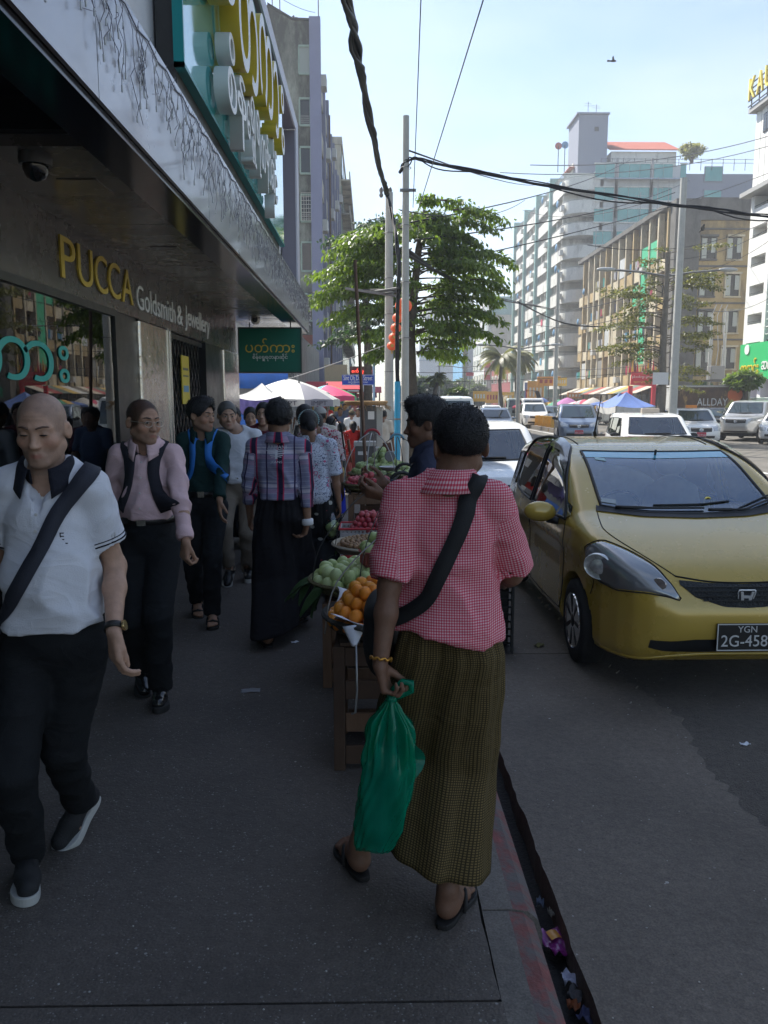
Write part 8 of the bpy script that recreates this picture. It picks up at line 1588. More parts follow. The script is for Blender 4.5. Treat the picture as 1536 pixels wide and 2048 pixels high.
pink=person('man in glasses with a plain pink long sleeved shirt and black trousers',1.655,(l.x,l.y),180,SK1,(l.foot(gnd(322,1395),gnd(322,1448)),l.foot(gnd(283,1368),gnd(286,1400),18)),wrists=(l(at(374,1098,4.1)),l(at(200,1085,4.3))),head=(48,-4,0),hair='crop',blades=4000,h=.006,shoe='shoe',belly=.025,eyes='narrow',shw=.9,wide=.97,shmat=M('leather_shine',(.012,.012,.012),.18,coat=.5),top=dict(mat=PSH,hem=1.045,sleeve=1.93,collar=PSH,open=20,wrinkle=.009,vneck=.06,loose=.05),bottom=dict(kind='trousers',mat=TRO,waist=1.05,fit=1.12,belt=M('belt_black',(.013,.012,.012),.35)),hands=(dict(d=(.1,.1,-1),n=(-.7,-.7,0),t=(0,1,0),curl=(50,60,40),thumb=(.8,.2,.5)),None))
U=pink['U'];placket(pink,PSH,1.03,1.385,.034,U(0,0,1.2)[0],btn=BTN,zs=(1.08,1.16,1.24,1.32,1.375))
p=U(-.085,0,1.24);mb=MB();mb.grid(lambda u,v:front_at(pink['bvs'],p[0]+(u-.5)*.10,1.19+v*.10,.003),4,4);mb.build('pocket',PSH,pink['ob'],smooth=180)
def glasses(P):
 hc,Rh,hs=P['hc'],P['Rh'],P['hs'];T=lambda x,y,z:tuple(hc+Rh@(np.array((x,y,z))*hs));m_=M('wire_gold',(.5,.45,.38),.3,.9)
 mb=MB()
 for s_ in(-1,1):
  mb.tube([T(s_*.033+.024*math.cos(a),.107-.004*abs(math.cos(a)),-.006+.016*math.sin(a))for a in np.linspace(0,2*PI,20)],.0011,5,False);mb.tube([T(s_*.057,.102,.0),T(s_*.078,.07,.004),T(s_*.083,.0,.004),T(s_*.083,-.015,-.005)],.0013,5)
 mb.tube([T(-.009,.107,0),T(0,.11,.003),T(.009,.107,0)],.0012,5);o=mb.build('glasses',m_,P['ob']);mb=MB()
 for s_ in(-1,1):mb.add([T(s_*.033+.023*math.cos(a),.106,-.006+.015*math.sin(a))for a in np.linspace(0,2*PI,16,endpoint=False)],[tuple(range(16))])
 mb.build('lens',glassy('spectacle_lens',(.93,.95,.95),1.4),o)
glasses(pink)
def backpack(P,label,mat,strapmat,l,hd,wd=.055,off=.07,body=True):
 U=P['U'];t_=thing('backpack',label,'backpack',(l.x,l.y,l.gz),R(-hd));c_=U(0,0,1.2);cen=lambda p:(c_[0],c_[1],p[2])
 for sx in(-1,1):
  band_obj('strap',drape(P['bvs'],[U(sx*off*1.15,-.13,1.44),U(sx*off*1.25,-.02,1.50),U(sx*off*1.25,.1,1.42),U(sx*off*1.35,.18,1.3),U(sx*off*1.6,.17,1.18),U(sx*.122,.10,1.10)],cen,wd,.007,5),strapmat,t_,.006)
 c0=np.array(U(0,-.2,1.22));F_=Field(c0-.32,c0+.32,.014);F_.ell(c0,(.15,.08,.2),0);F_.ell(c0-(0,0,.08),(.16,.1,.14),.04);F_.ell(c0+(0,.01,.12),(.12,.07,.09),.04);v,q=F_.nets();inst('pack',np_mesh('pack',v,q,mat),t_);return t_
backpack(pink,'black rucksack with wide straps over the pink shirt',NVS,M('strap_dark',(.017,.016,.024),.8,bump=.4,bscale=300),l,180,.062,.085)
DGR=cloth('dark_green',(.014,.040,.038),bscale=300);l=Loc(-1.16,5.75,180)
grn=person('man in a dark green shirt with bright blue straps looking sideways',1.665,(l.x,l.y),180,SK1,(l.foot(gnd(425,1243),gnd(427,1273)),l.foot(gnd(396,1222),gnd(396,1241),15)),wrists=(l(at(437,1040,5.55)),l(at(372,1040,5.9))),head=(62,-4,0),hair='tall',blades=3000,h=.008,shoe='sandal',eyes='narrow',wide=.94,shw=.92,top=dict(mat=DGR,hem=1.0,sleeve=1.9,collar=DGR,open=24,wrinkle=.009,vneck=.08),bottom=dict(kind='trousers',mat=TRO,waist=1.0,fit=1.05,belt=M('belt_black',(.013,.012,.012),.35)),hands=(dict(d=(-.05,.25,-.95),n=(-.85,-.3,0),t=(0,1,.2),curl=(15,25,18),spread=1),None))
backpack(grn,'black backpack with bright blue straps on the dark green shirt',NVS,M('strap_blue',(.03,.20,.62),.6,bump=.3,bscale=300),l,180,.05,.075)
WTE=cloth('tee_white',(.62,.63,.68));KHA=cloth('khaki',(.20,.165,.13));l=Loc(-1.17,6.95,180)
tee=person('grey haired man in a white sweatshirt and khaki trousers behind the dark green shirt',1.63,(l.x,l.y),180,SK2,(l.foot(gnd(496,1155),gnd(506,1186),0),(.1,-.25,5,25)),head=(20,-6,0),hair='short',hairmat=M('hair_grey',(.09,.085,.08),.5),h=.009,shoe='shoe',headoff=(.08,0,0),top=dict(mat=WTE,hem=.95,sleeve=1.85,wrinkle=.009,loose=.1),bottom=dict(kind='trousers',mat=KHA,waist=1.0,fit=1.05,belt=MATS['belt_black'],sole=M('sole_pale',(.42,.42,.40),.6)))
def plaid(g):
 u=g.m('ADD',g.u,.0);base=g.mix(g.m('MULTIPLY',g.m('SINE',g.m('MULTIPLY',g.v,34.)),.5),(.19,.19,.29),(.26,.25,.35))
 base=g.mix(g.band(g.v,.23,.62,.72),base,(.46,.42,.50));base=g.mix(g.m('MULTIPLY',g.band(g.v,.23,.78,.80),.8),base,(.5,.48,.52));base=g.mix(g.band(g.v,.03,.0,.09),base,(.34,.33,.42))
 base=g.mix(g.m('MULTIPLY',g.band(g.v,.23,.45,.58),.5),base,(.36,.22,.33))
 s1=g.band(u,.185,.0,.26);base=g.mix(s1,base,(.40,.035,.09));base=g.mix(g.band(u,.185,.045,.215),base,(.018,.018,.045));return g.mix(g.band(u,.185,.60,.655),base,(.03,.02,.07))
PLA=pattern_cloth('plaid',plaid);l=Loc(-.66,5.42,2)
pla=person('man seen from behind in a blue plaid shirt and long black longyi',1.665,(l.x,l.y),2,SK3,(l.foot(gnd(538,1296),gnd(516,1262)),l.foot(gnd(592,1254),gnd(632,1214),8)),wrists=(l(at(500,1030,5.6)),l(at(617,1075,5.45))),head=(12,-3,0),hair='tall',blades=4000,h=.0075,shoe='flip',wide=.98,top=dict(mat=PLA,hem=1.0,sleeve=1.55,collar=PLA,open=24,wrinkle=.009,loose=.06),bottom=dict(kind='longyi',mat=cloth('longyi_black',(.009,.008,.010)),waist=1.05,hem=.09,r=.13,tilt=(.12,.0)),hands=(None,dict(d=(-.3,.2,-.9),n=(-.8,-.4,.2),t=(0,1,.3),curl=(40,50,30))))
d=pla['WR'][1]-pla['EL'][1];c=pla['WR'][1]-d*.02;mb=MB();mb.tube([tuple(c-d*.09),tuple(c-d*.07),tuple(c+d*.08),tuple(c+d*.1)],[.033,.041,.041,.033],16);mb.build('wrist_bandage',cloth('bandage',(.62,.62,.64)),pla['ob'],smooth=60)
U=pla['U'];prn=M('print_pale',(.50,.50,.55),.8)
def back_text(P,txt,x,z,w_,hgt,mat):
 me=text_mesh(txt,.1,.0,mat,'print');n=len(me.vertices);co=np.empty(n*3);me.vertices.foreach_get('co',co);co=co.reshape(-1,3);lo,hi=co.min(0),co.max(0)
 co[:,0]=(co[:,0]-(lo[0]+hi[0])/2)*w_/(hi[0]-lo[0]);co[:,2]=(co[:,1]-(lo[1]+hi[1])/2)*hgt/(hi[1]-lo[1])
 for i in range(n):p=front_at(P['bvs'],x+co[i,0],z+co[i,2],.003,True);co[i]=p
 me.vertices.foreach_set('co',co.ravel());me.update();inst('print',me,P['ob'])
back_text(pla,'ARMANI',U(0,0,1)[0],1.335,.13,.022,prn);back_text(pla,'JEANS',U(0,0,1)[0],1.235,.08,.02,prn)
mb=MB();x0=U(0,0,1)[0]
for k in range(5):
 for s_ in(-1,1):mb.grid(lambda u,v:front_at(pla['bvs'],x0+s_*(.008+u*(.062-k*.009)),1.315-k*.011-.004*u+v*.005,.003,True),5,1)
mb.grid(lambda u,v:front_at(pla['bvs'],x0+(u-.5)*.016,1.258+v*.06,.0035,True),2,5);mb.build('print',prn,pla['ob'])
NSH=cloth('vendor_navy',(.035,.04,.07));l=Loc(.275,3.95,-84,-.0)
vend=person('fruit vendor in a navy long sleeved shirt holding out both hands',1.655,(l.x,l.y),-84,SK4,((-.11,-.1,-8,0),(.11,-.02,10,0)),wrists=(l(at(768,992,3.72)),l(at(772,968,3.95))),head=(2,-6,0),hair='tall',blades=4000,h=.0075,shoe='flip',eyes='narrow',headoff=(0,-.0,0),wide=.95,top=dict(mat=NSH,hem=.93,sleeve=1.9,collar=NSH,open=24,wrinkle=.009,vneck=.07),bottom=dict(kind='longyi',mat=cloth('longyi_dark',(.03,.02,.03)),waist=1.02,hem=.12,r=.12),hands=(dict(d=(-.15,.9,.25),n=(.6,.3,.7),t=(.2,.1,1),curl=(35,45,30),thumb=(.8,.4,.3)),dict(d=(.15,.9,.25),n=(-.7,.2,.6),t=(.2,.2,1),curl=(35,45,30))),elbow=((-.7,-.5,-.8),(.7,-.5,-.8)))
def spot(px,Y):return((px-740)/FPX*Y,Y)
def floral(n,base,cols,sc=38,thr=.35):
 def f(g):
  v=g.voro(sc);m_=g.m('LESS_THAN',v.outputs['Distance'],thr);v2=g.voro(sc*1.7);m2=g.m('LESS_THAN',v2.outputs['Distance'],thr*.8)
  return g.mix(m2,g.mix(m_,base,cols[0]),cols[1])
 return pattern_cloth(n,f)
def scrib(g):
 n1=g.noise(34,detail=2);r1=g.m('LESS_THAN',g.m('ABSOLUTE',g.m('SUBTRACT',n1,.5)),.018);n2=g.voro(16).outputs['Distance'];r2=g.m('LESS_THAN',g.m('ABSOLUTE',g.m('SUBTRACT',n2,.28)),.04)
 return g.mix(g.m('MULTIPLY',r2,g.m('GREATER_THAN',g.noise(9),.52)),g.mix(r1,(.50,.53,.63),(.06,.07,.14)),(.48,.10,.22))
SCR=pattern_cloth('scribble',scrib);FLO=floral('flower_red',(.50,.42,.42),((.36,.05,.09),(.06,.04,.05)));REDF=floral('red_flower',(.48,.025,.025),((.62,.5,.42),(.5,.3,.05)),30,.22)
MAR=cloth('maroon',(.11,.022,.03));WHT=cloth('shirt_white',(.62,.62,.63));BLU=cloth('shirt_blue',(.09,.12,.2));CRM=cloth('shirt_cream',(.55,.5,.42));RED=cloth('shirt_red',(.5,.04,.035));FLB=floral('skirt_flower',(.018,.018,.02),((.45,.45,.42),(.2,.03,.04)),9,.16)
def walker(label,px,Y,H,heading,skin,top,bot,hair='short',hy=0,hp=-4,female=False,gz=0.,sl=.8,hem=.93,kind='longyi',hemz=.13,h=.012,dx=0,**k):
 x,y=spot(px,Y);st=.17 if kind!='longyi' else .13
 return person(label,H,(x,y),heading,skin,((-.09,-.12+st*.6,-6,0),(.09,-.12-st*.6,6,22)),head=(hy,hp,0),hair=hair,female=female,h=h,gz=gz,shoe='flip',blades=2500,wide=.9 if female else 1,headoff=(dx,0,0),top=dict(mat=top,hem=hem,sleeve=sl,loose=.12,wrinkle=.009,sr=1.15),bottom=dict(kind=kind,mat=bot,waist=1.0,hem=hemz,r=.12),**k)
p6=walker('woman with a beaded band round her black bun in a blue scribble print blouse',630,6.75,1.56,4,SK3,SCR,FLB,'bun',22,-4,True,sl=.95,hem=.86,h=.0095,dx=-.05)
T=lambda P,x,y,z:tuple(P['hc']+P['Rh']@(np.array((x,y,z))*P['hs']))
mb=MB()
for a in np.linspace(-1.9,1.9,22):mb.ball(T(p6,.094*math.sin(a),-.045-.02*math.cos(a)*0,.035+.09*math.cos(a)),.006,6,4)
mb.build('hair_band',M('bead_aqua',(.35,.55,.55),.3),p6['ob'])
walker('woman with long dark hair in a pink flowered blouse ahead of the bun',640,7.7,1.60,0,SK3,FLO,BLK,'woman',10,-3,True,sl=.9,h=.012,dx=-.14)
walker('woman in a maroon blouse with thanaka on her face beside the blue plaid shoulder',528,8.1,1.62,178,SK2,MAR,cloth('skirt_maroon',(.06,.02,.03)),'woman',-8,0,True,sl=.9,h=.0105)
walker('shorter woman facing the camera in a dark red top next to the white sweatshirt',501,9.2,1.56,185,SK2,MAR,BLK,'bun',14,-3,True,sl=.9,h=.0115)
walker('dark haired man behind the white sweatshirt with only his head showing',470,8.9,1.57,170,SK3,BLU,BLK,'short',0,0,h=.013)
p9=walker('man in a grey cap with a pale backpack walking away',642,10.2,1.56,2,SK3,CRM,KHA,'cap',0,-2,kind='trousers',h=.013)
def cap(P,mat):
 hc,Rh,hs=P['hc'],P['Rh'],P['hs'];F_=Field(hc-.2,hc+.22,.01);TT=lambda x,y,z:hc+Rh@(np.array((x,y,z))*hs)
 F_.ell(TT(0,-.012,.035),np.array((.09,.11,.096))*hs,0,rot=Rh);F_.cut(TT(0,0,.045),Rh@np.array((0,.1,-1)));F_.ell(TT(0,.115,.05),np.array((.07,.075,.01))*hs,.008,rot=Rh);v,q=F_.nets();inst('cap',np_mesh('cap',v,q,mat),P['ob'])
cap(p9,cloth('cap_grey',(.36,.35,.33)))
lx=Loc(*spot(642,10.2),2);backpack(p9,'pale grey backpack on the man with the grey cap',cloth('pack_pale',(.5,.53,.55)),cloth('pack_strap',(.3,.32,.34)),lx,2)
walker('woman with loose black hair in front of the pale backpack',633,9.1,1.50,0,SK3,FLO,BLK,'long',0,0,True,h=.013)
pb=walker('woman in royal blue spotted longyi with a dark shoulder bag',661,10.9,1.42,0,SK3,CRM,floral('blue_spot',(.015,.03,.33),((.6,.6,.65),(.02,.03,.3)),12,.12),'woman',0,0,True,h=.014)
bx,by=spot(672,10.7);bg_=thing('shoulder_bag','large dark grey shoulder bag hanging beside the red flowered dress','bag',(bx,by,.8),R(8));mb=MB();mb.box(-.13,.13,-.06,.06,-.22,.2);mb.build('pouch',M('bag_grey',(.05,.052,.05),.5),bg_,bevel=.03);mb=MB();mb.tube([(-.11,0,.19),(-.07,0,.5),(0,0,.62),(.07,0,.5),(.11,0,.19)],.012,6);mb.build('strap',BLK,bg_,smooth=60)
walker('small woman in a red flowered dress with her hair tied back',684,14.4,1.24,5,SK3,REDF,cloth('rose_skirt',(.36,.11,.10)),'bun',0,0,True,sl=.4,hem=.75,hemz=.3,h=.015)
walker('woman in a red blouse with bare arms beside the grey cabinet',705,15.4,1.24,-10,SK3,RED,cloth('rose_skirt',(.36,.11,.10)),'woman',0,0,True,sl=.35,h=.016)
psg=walker('man in dark sunglasses coming towards the camera',665,16.8,1.36,180,SK2,WHT,BLK,'short',0,0,kind='trousers',h=.012)
mb=MB();[mb.ball(T(psg,s_*.032,.095,0),(.026*1,.014,.02),10,6)for s_ in(-1,1)];mb.build('sunglasses',M('lens_black',(.01,.01,.01),.1),psg['ob'])
walker('woman with long brown hair walking away under the red umbrella',678,18.5,1.33,0,SK2,WHT,RED,'long',0,0,True,gz=-.178,h=.016,hairmat=M('hair_brown',(.16,.06,.025),.5))
pw=walker('man in a white shirt and khaki cap with a thin strap across his back',704,22.5,1.55,3,SK3,WHT,cloth('olive_drab',(.10,.085,.05)),'cap',0,0,gz=-.178,h=.015);cap(pw,cloth('cap_khaki',(.13,.11,.07)))
walker('man in a blue shirt in the shade of the side street',681,25,1.6,175,SK3,BLU,BLK,'short',0,0,gz=-.178,h=.018)
walker('person in a white blouse further down beside the grey cabinet',716,24.5,1.58,185,SK3,WHT,BLU,'short',0,0,True,gz=-.178,h=.018)
walker('man in a cream shirt standing behind the grey cabinet',766,16.3,1.45,4,SK3,CRM,cloth('brown_sarong',(.09,.05,.04)),'short',0,0,h=.015,sl=.8)
for i,(px,Y,H_,hd,tp_)in enumerate(((655,30,1.6,180,RED),(690,31,1.62,0,BLU),(725,30,1.6,170,MAR),(600,28,1.6,190,WHT))):
 walker(('woman in red among the market stalls','man in blue walking off past the market stalls','person in maroon by the red shop sign','man in white under the purple edged awning')[i],px,Y,H_,hd,SK3,tp_,BLK,'short',0,0,gz=-.1,h=.022)
plank_m=M('plank_wood',(.15,.085,.05),.85,var=.3,scale=5,bump=.4,bscale=30,squash=.2);plank2=M('plank_pale',(.27,.18,.11),.85,var=.25,scale=6,bump=.3);wick=M('wicker_dark',(.045,.042,.036),.8,var=.4,scale=30,bump=1.,bscale=90);wick2=M('wicker_olive',(.14,.12,.05),.8,var=.35,scale=30,bump=1.,bscale=90)
def crate(label,x,y,w_,d,h_,mat=plank_m,rot=0,mat2=None):
 t=thing('wooden_crate',label,'crate',(x,y,0),rot);hw,hd=w_/2,d/2
 for sx in(-1,1):
  for sy in(-1,1):MB().box(sx*hw-.025,sx*hw+.025,sy*hd-.025,sy*hd+.025,0,h_).build('corner_post',mat,t,bevel=.003)
 for k in range(4):
  z=.03+k*(h_-.12)/3
  for sy in(-1,1):MB().box(-hw+.028,hw-.028,sy*(hd+.012)-.009,sy*(hd+.012)+.009,z,z+.085).build('slat',mat2 if(mat2 and k==1)else mat,t,bevel=.002)
  for sx in(-1,1):MB().box(sx*(hw+.012)-.009,sx*(hw+.012)+.009,-hd+.028,hd-.028,z,z+.085).build('slat',mat,t,bevel=.002)
 for k in range(5):MB().box(-hw+k*w_/5+.005,-hw+(k+1)*w_/5-.005,-hd-.02,hd+.02,h_+.001,h_+.017).build('plank',mat,t,bevel=.002)
 return t
def tray(label,x,y,z,r,mat,h_=.075,name='fruit_tray'):
 t=thing(name,label,'tray',(x,y,z));MB().lathe([(0,0),(r*.72,0),(r*.9,h_*.45),(r,h_),(r*1.03,h_+.012),(r*1.0,h_+.02),(r*.95,h_+.004),(r*.86,h_*.5),(r*.7,.012),(0,.012)],n=44).build('basket',mat,t,smooth=50)
 mb=MB();[mb.tube([(rr*math.cos(a),rr*math.sin(a),zz)for a in np.linspace(0,2*PI,45)],.008,5,False)for rr,zz in((r*1.02,h_+.006),(r*.92,h_*.5+.0))];mb.build('rim',mat,t,smooth=180);return t
def heap(meshes,label,cat,name,c,r,rad,layers,rng,group,z0,sq=1.,tilt=True,skip=None,hmax=300):
 """fruit packed in rings, layer on layer; every fruit an object"""
 n=0;z=z0+rad*sq;k=0;R_=r
 while R_>rad*.6 and k<layers:
  rr=R_-rad*.2
  while True:
   m=max(1,int(2*PI*rr/(2*rad*1.02)))if rr>rad*.6 else 1
   for i in range(m):
    a=2*PI*i/m+k*.5+rr*7;x,y=c[0]+rr*math.cos(a)+rng.normal()*rad*.08,c[1]+rr*math.sin(a)+rng.normal()*rad*.08
    if skip and skip(x,y):continue
    if k<layers-1 and rr<R_-rad*3.2:continue
    s=rng.uniform(.92,1.06);o=inst(name,meshes[int(rng.integers(len(meshes)))],None,(x,y,z+rng.normal()*rad*.06),tuple(rng.uniform(0,6.3,3)),(s,s,s));tag(o,label,cat,group);n+=1
   if rr<=rad*.6:break
   rr-=2*rad*.96
   if rr<rad*.6:rr=0
  z+=rad*1.45*sq;R_-=rad*1.05;k+=1
 return n
def fruit_mesh(nm,r,mat,sq=(1,1,1),dim=.12,n=14):
 mb=MB();mb.grid(lambda u,v:tuple(np.array((math.cos(2*PI*u)*math.sin(PI*v),math.sin(2*PI*u)*math.sin(PI*v),math.cos(PI*v)-dim*math.exp(-(PI*v/.35)**2)+dim*.4*math.exp(-((PI-PI*v)/.4)**2)))*r*np.array(sq)),n,n-4,True);me=mb.mesh(nm,mat,180);return me
rngf=np.random.default_rng(4)
or_m=[M('orange_peel_%d'%i,c,.38,var=.08,scale=30,bump=.25,bscale=260,spec=.5)for i,c in enumerate(((.74,.235,.018),(.72,.27,.025),(.70,.20,.015)))]
crate('narrow plank crate carrying the tray of oranges',.08,3.62,.44,.40,.575,M('plank_dark',(.075,.045,.03),.9,var=.3,scale=5),0,plank_m)
t0=tray('dark woven tray lined with white paper under the oranges',.09,3.60,.595,.305,wick)
pap=M('paper_white',(.66,.68,.74),.7,var=.04);mb=MB();mb.grid(lambda u,v:(.09+(u-.5)*.52+.02*math.sin(v*9),3.60+(v-.5)*.52,.628+.055*max(0,(math.hypot(u-.5,v-.5)-.36))*6+.010*math.sin(u*17+v*5)*math.sin(v*13)),18,18);pp=mb.build('paper_sheet',pap,None,smooth=180);tag(pp,'white paper sheet spread under the oranges','paper');pp.modifiers.new('t','SOLIDIFY').thickness=.002
cr_=at(708,1238,3.34);mb=MB();mb.grid(lambda u,v:(cr_.x-.05+u*.10-(u-.5)*v*.08+.0,3.345-.035*v-.01*math.sin(u*3),.692-.085*v-.02*abs(u-.5)*(1-v)),6,6);o_=mb.build('paper_corner',pap,pp,smooth=180);o_.modifiers.new('t','SOLIDIFY').thickness=.0015
heap([fruit_mesh('orange',.0335,m,(1,1,.93))for m in or_m],'ripe orange heaped on the white paper in the nearest tray','orange','orange',(.09,3.60),.27,.0335,4,rngf,'oranges in the nearest tray',.625,.93)
gm_=[M('guava_green_%d'%i,c,.4,var=.12,scale=14,spec=.45)for i,c in enumerate(((.42,.50,.20),(.46,.53,.24),(.38,.46,.17)))]
crate('plank crate under the tray of pale green fruit',-.02,4.68,.46,.44,.50);tray('olive woven tray edged with leaves under the pale green fruit',-.02,4.66,.52,.34,wick2)
heap([fruit_mesh('guava',.042,m,(1.15,.95,.92),.05)for m in gm_],'pale green oval fruit heaped on leaves in the second tray','guava','guava',(-.02,4.66),.30,.042,2,rngf,'pale green fruit in the second tray',.56,.9)
pkb=thing('plastic_basket','small pink plastic basket set on the pale green fruit','basket',(.06,4.62,.685));MB().lathe([(0,0),(.105,0),(.125,.085),(.132,.09),(.128,.095),(.118,.088),(.1,.008),(0,.008)],n=28).build('bowl',M('basket_pink',(.42,.10,.10),.5),pkb,smooth=40);mb=MB();[mb.box(.118*math.cos(a)-.004,.118*math.cos(a)+.004,.118*math.sin(a)-.004,.118*math.sin(a)+.004,.02,.075)for a in np.linspace(0,6.28,25)[:-1]];mb.build('slot_bar',M('basket_pink',(.42,.10,.10),.5),pkb)
heap([fruit_mesh('green_apple',.043,m,(1,1,.95),.1)for m in gm_],'round pale green fruit piled in the pink basket','apple','green_apple',(.06,4.62),.10,.043,4,rngf,'round fruit in the pink basket',.75,.9)
lf_m=M('leaf_sheet',(.035,.075,.022),.55,var=.3,scale=8)
for i in range(22):
 a=rngf.uniform(1.6,5.9);x,y=-.02+.33*math.cos(a),4.66+.33*math.sin(a);mb=MB();L=rngf.uniform(.12,.2);mb.grid(lambda u,v:(v*L,(u-.5)*.075*math.sin(PI*min(.98,v*.9+.08)),-.09*v*v+.012*math.sin(u*6)),3,5);o=mb.build('green_leaf',lf_m,None,smooth=180,loc=(x,y,.60),rot=(rngf.uniform(-.4,.4),rngf.uniform(.1,.7),a+rngf.uniform(-.5,.5)));tag(o,'dark green leaf hanging over the rim of the second tray','leaf','leaves round the second tray')
crate('plank crate under the tray of small brown fruit',.05,5.72,.46,.42,.52);tray('shallow tray with a pale rim under the small brown fruit',.06,5.70,.54,.33,M('tray_cream',(.35,.30,.22),.7,var=.2,scale=20))
lg=[M('longan_%d'%i,c,.6,var=.2,scale=40)for i,c in enumerate(((.26,.15,.07),(.31,.19,.09),(.22,.12,.06)))]
heap([fruit_mesh('longan',.0185,m,(1,1,1),.0,10)for m in lg],'small brown fruit spread over the third tray','longan','longan',(.06,5.70),.29,.0195,2,rngf,'small brown fruit in the third tray',.585,1.)
cl=MB();cl.grid(lambda u,v:(-.20+u*.5,5.37-.015*math.sin(u*14)-.01*v,.60-v*(.20+.06*math.sin(u*7))),24,8);tag(cl.build('red_cloth',M('cloth_redbright',(.48,.03,.035),.8,var=.1),None,smooth=180),'bright red cloth hanging from the front of the brown fruit tray','cloth')
wc=thing('plastic_crate','white perforated plastic crate with a red rim full of red fruit','crate',(-.0,6.75,.33));whp=M('crate_white',(.50,.46,.45),.6)
MB().box(-.25,.25,-.17,.17,0,.012).build('base',whp,wc)
for sy in(-1,1):
 mb=MB();[mb.box(-.25,.25,sy*.17-.005,sy*.17+.005,z,z+.016)for z in(.0,.05,.10,.15,.20,.235)];[mb.box(-.25+k*.033,-.25+k*.033+.014,sy*.17-.004,sy*.17+.004,.016,.235)for k in range(16)];mb.build('side',whp,wc)
for sx in(-1,1):
 mb=MB();[mb.box(sx*.25-.005,sx*.25+.005,-.165,.165,z,z+.016)for z in(.0,.05,.10,.15,.20,.235)];[mb.box(sx*.25-.004,sx*.25+.004,-.165+k*.033,-.165+k*.033+.014,.016,.235)for k in range(11)];mb.build('side',whp,wc)
mb=MB();mb.tube([(-.26,-.18,.255),(.26,-.18,.255),(.26,.18,.255),(-.26,.18,.255),(-.26,-.18,.255)],.011,6);mb.build('rim',M('rim_red',(.45,.03,.04),.5),wc)
crate('low plank crate under the white plastic crate',0,6.75,.5,.34,.31)
rf=[M('red_fruit_%d'%i,c,.45,var=.2,scale=30)for i,c in enumerate(((.40,.045,.06),(.45,.09,.10),(.30,.03,.05)))]
heap([fruit_mesh('rose_apple',.026,m,(1,1,1.1),.05,10)for m in rf],'small red fruit heaped in the white crate','red fruit','red_fruit',(0,6.75),.16,.026,4,rngf,'red fruit in the white crate',.545,1.)
t5=tray('flat olive tray of red fruit above the white crate',-.01,7.55,.80,.25,wick2,.06);heap([fruit_mesh('rose_apple',.026,m,(1,1,1.1),.05,10)for m in rf],'red fruit lying on the flat olive tray','red fruit','red_fruit',(-.01,7.55),.21,.026,2,rngf,'red fruit on the olive tray',.84,1.)
crate('tall slim crate under the flat olive tray',-.01,7.55,.34,.34,.78);tray('wide tray of knobbly green fruit furthest along the stall',.13,8.5,.80,.36,wick2,.07);crate('crate under the knobbly green fruit',.13,8.5,.42,.42,.78)
cgm=[M('custard_%d'%i,c,.6,var=.25,scale=40,bump=1.,bscale=40)for i,c in enumerate(((.42,.50,.20),(.46,.52,.26),(.36,.44,.18)))]
heap([fruit_mesh('custard_apple',.042,m,(1,1,.9),.08,12)for m in cgm],'knobbly green fruit on the far tray','custard apple','custard_apple',(.13,8.5),.30,.042,2,rngf,'knobbly green fruit on the far tray',.86,.9);heap([fruit_mesh('custard_apple',.042,m,(1,1,.9),.08,12)for m in cgm],'knobbly green fruit on the far tray','custard apple','custard_apple',(.13,8.55),.13,.042,3,rngf,'knobbly green fruit on the far tray',.97,.9)
t6=tray('tray of dark red fruit beside the vendor elbow',.52,7.6,.80,.3,wick,.06);crate('crate under the dark red fruit',.42,7.6,.3,.34,.78);heap([fruit_mesh('rose_apple',.026,m,(1,1,1.1),.05,10)for m in rf],'dark red fruit on the tray beside the vendor elbow','red fruit','red_fruit',(.52,7.6),.24,.026,2,rngf,'dark red fruit by the vendor',.83,1.)
for i,(x,y,z,a)in enumerate(((.42,8.35,.9,.3),(.48,8.45,.88,1.2),(.38,8.6,.9,2.4),(-.27,6.6,.3,3.4),(-.29,6.7,.36,3.0))):mb=MB();mb.grid(lambda u,v:(v*.22,(u-.5)*.13*math.sin(PI*min(.98,v*.9+.08)),-.1*v*v+.02*math.sin(u*6)),3,5);o=mb.build('green_leaf',M('leaf_fresh',(.10,.19,.04),.5,var=.2),None,smooth=180,loc=(x,y,z),rot=(.2,.5,a));tag(o,'fresh green leaf tucked among the far fruit trays','leaf','leaves among the far trays')
wir=M('wire_grey',(.34,.34,.34),.4,.6);wird=M('wire_black',(.02,.02,.02),.5)
def hanger(label,c,r,z0,zt,apex,mat,wrap,r_w=.0036):
 t=thing('basket_hanger',label,'hanger',(c[0],c[1],z0))
 for k,a in enumerate((R(196),R(262),R(20),R(80))):mb=MB();x,y=r*math.cos(a),r*math.sin(a);mb.tube([tuple(q)for q in spline([(x,y,0),(x*.92+apex[0]*.12,y*.92+apex[1]*.12,(zt-z0)*.42),(x*.55+apex[0]*.55,y*.55+apex[1]*.55,(zt-z0)*.82),(x*.12+apex[0],y*.12+apex[1],zt-z0)],5)],r_w,6);mb.build('wire',mat,t,smooth=180)
 mb=MB();mb.tube([(apex[0]+.07*math.cos(a),apex[1]+.03,zt-z0-.03+.06*math.sin(a))for a in np.linspace(0,PI,8)],.012,6);mb.build('grip',wrap,t,smooth=180);return t
hanger('pale wire hanger rising from the orange tray past the pink sleeve',(.09,3.60),.31,.60,1.16,(.27,.05),wir,wird)
hanger('black wire hanger over the pale green fruit',(-.02,4.66),.34,.53,1.17,(.22,.3),wird,wird,.003);hanger('thin dark wire hanger over the small brown fruit',(.06,5.70),.33,.55,1.15,(.2,.2),wird,wird,.003)
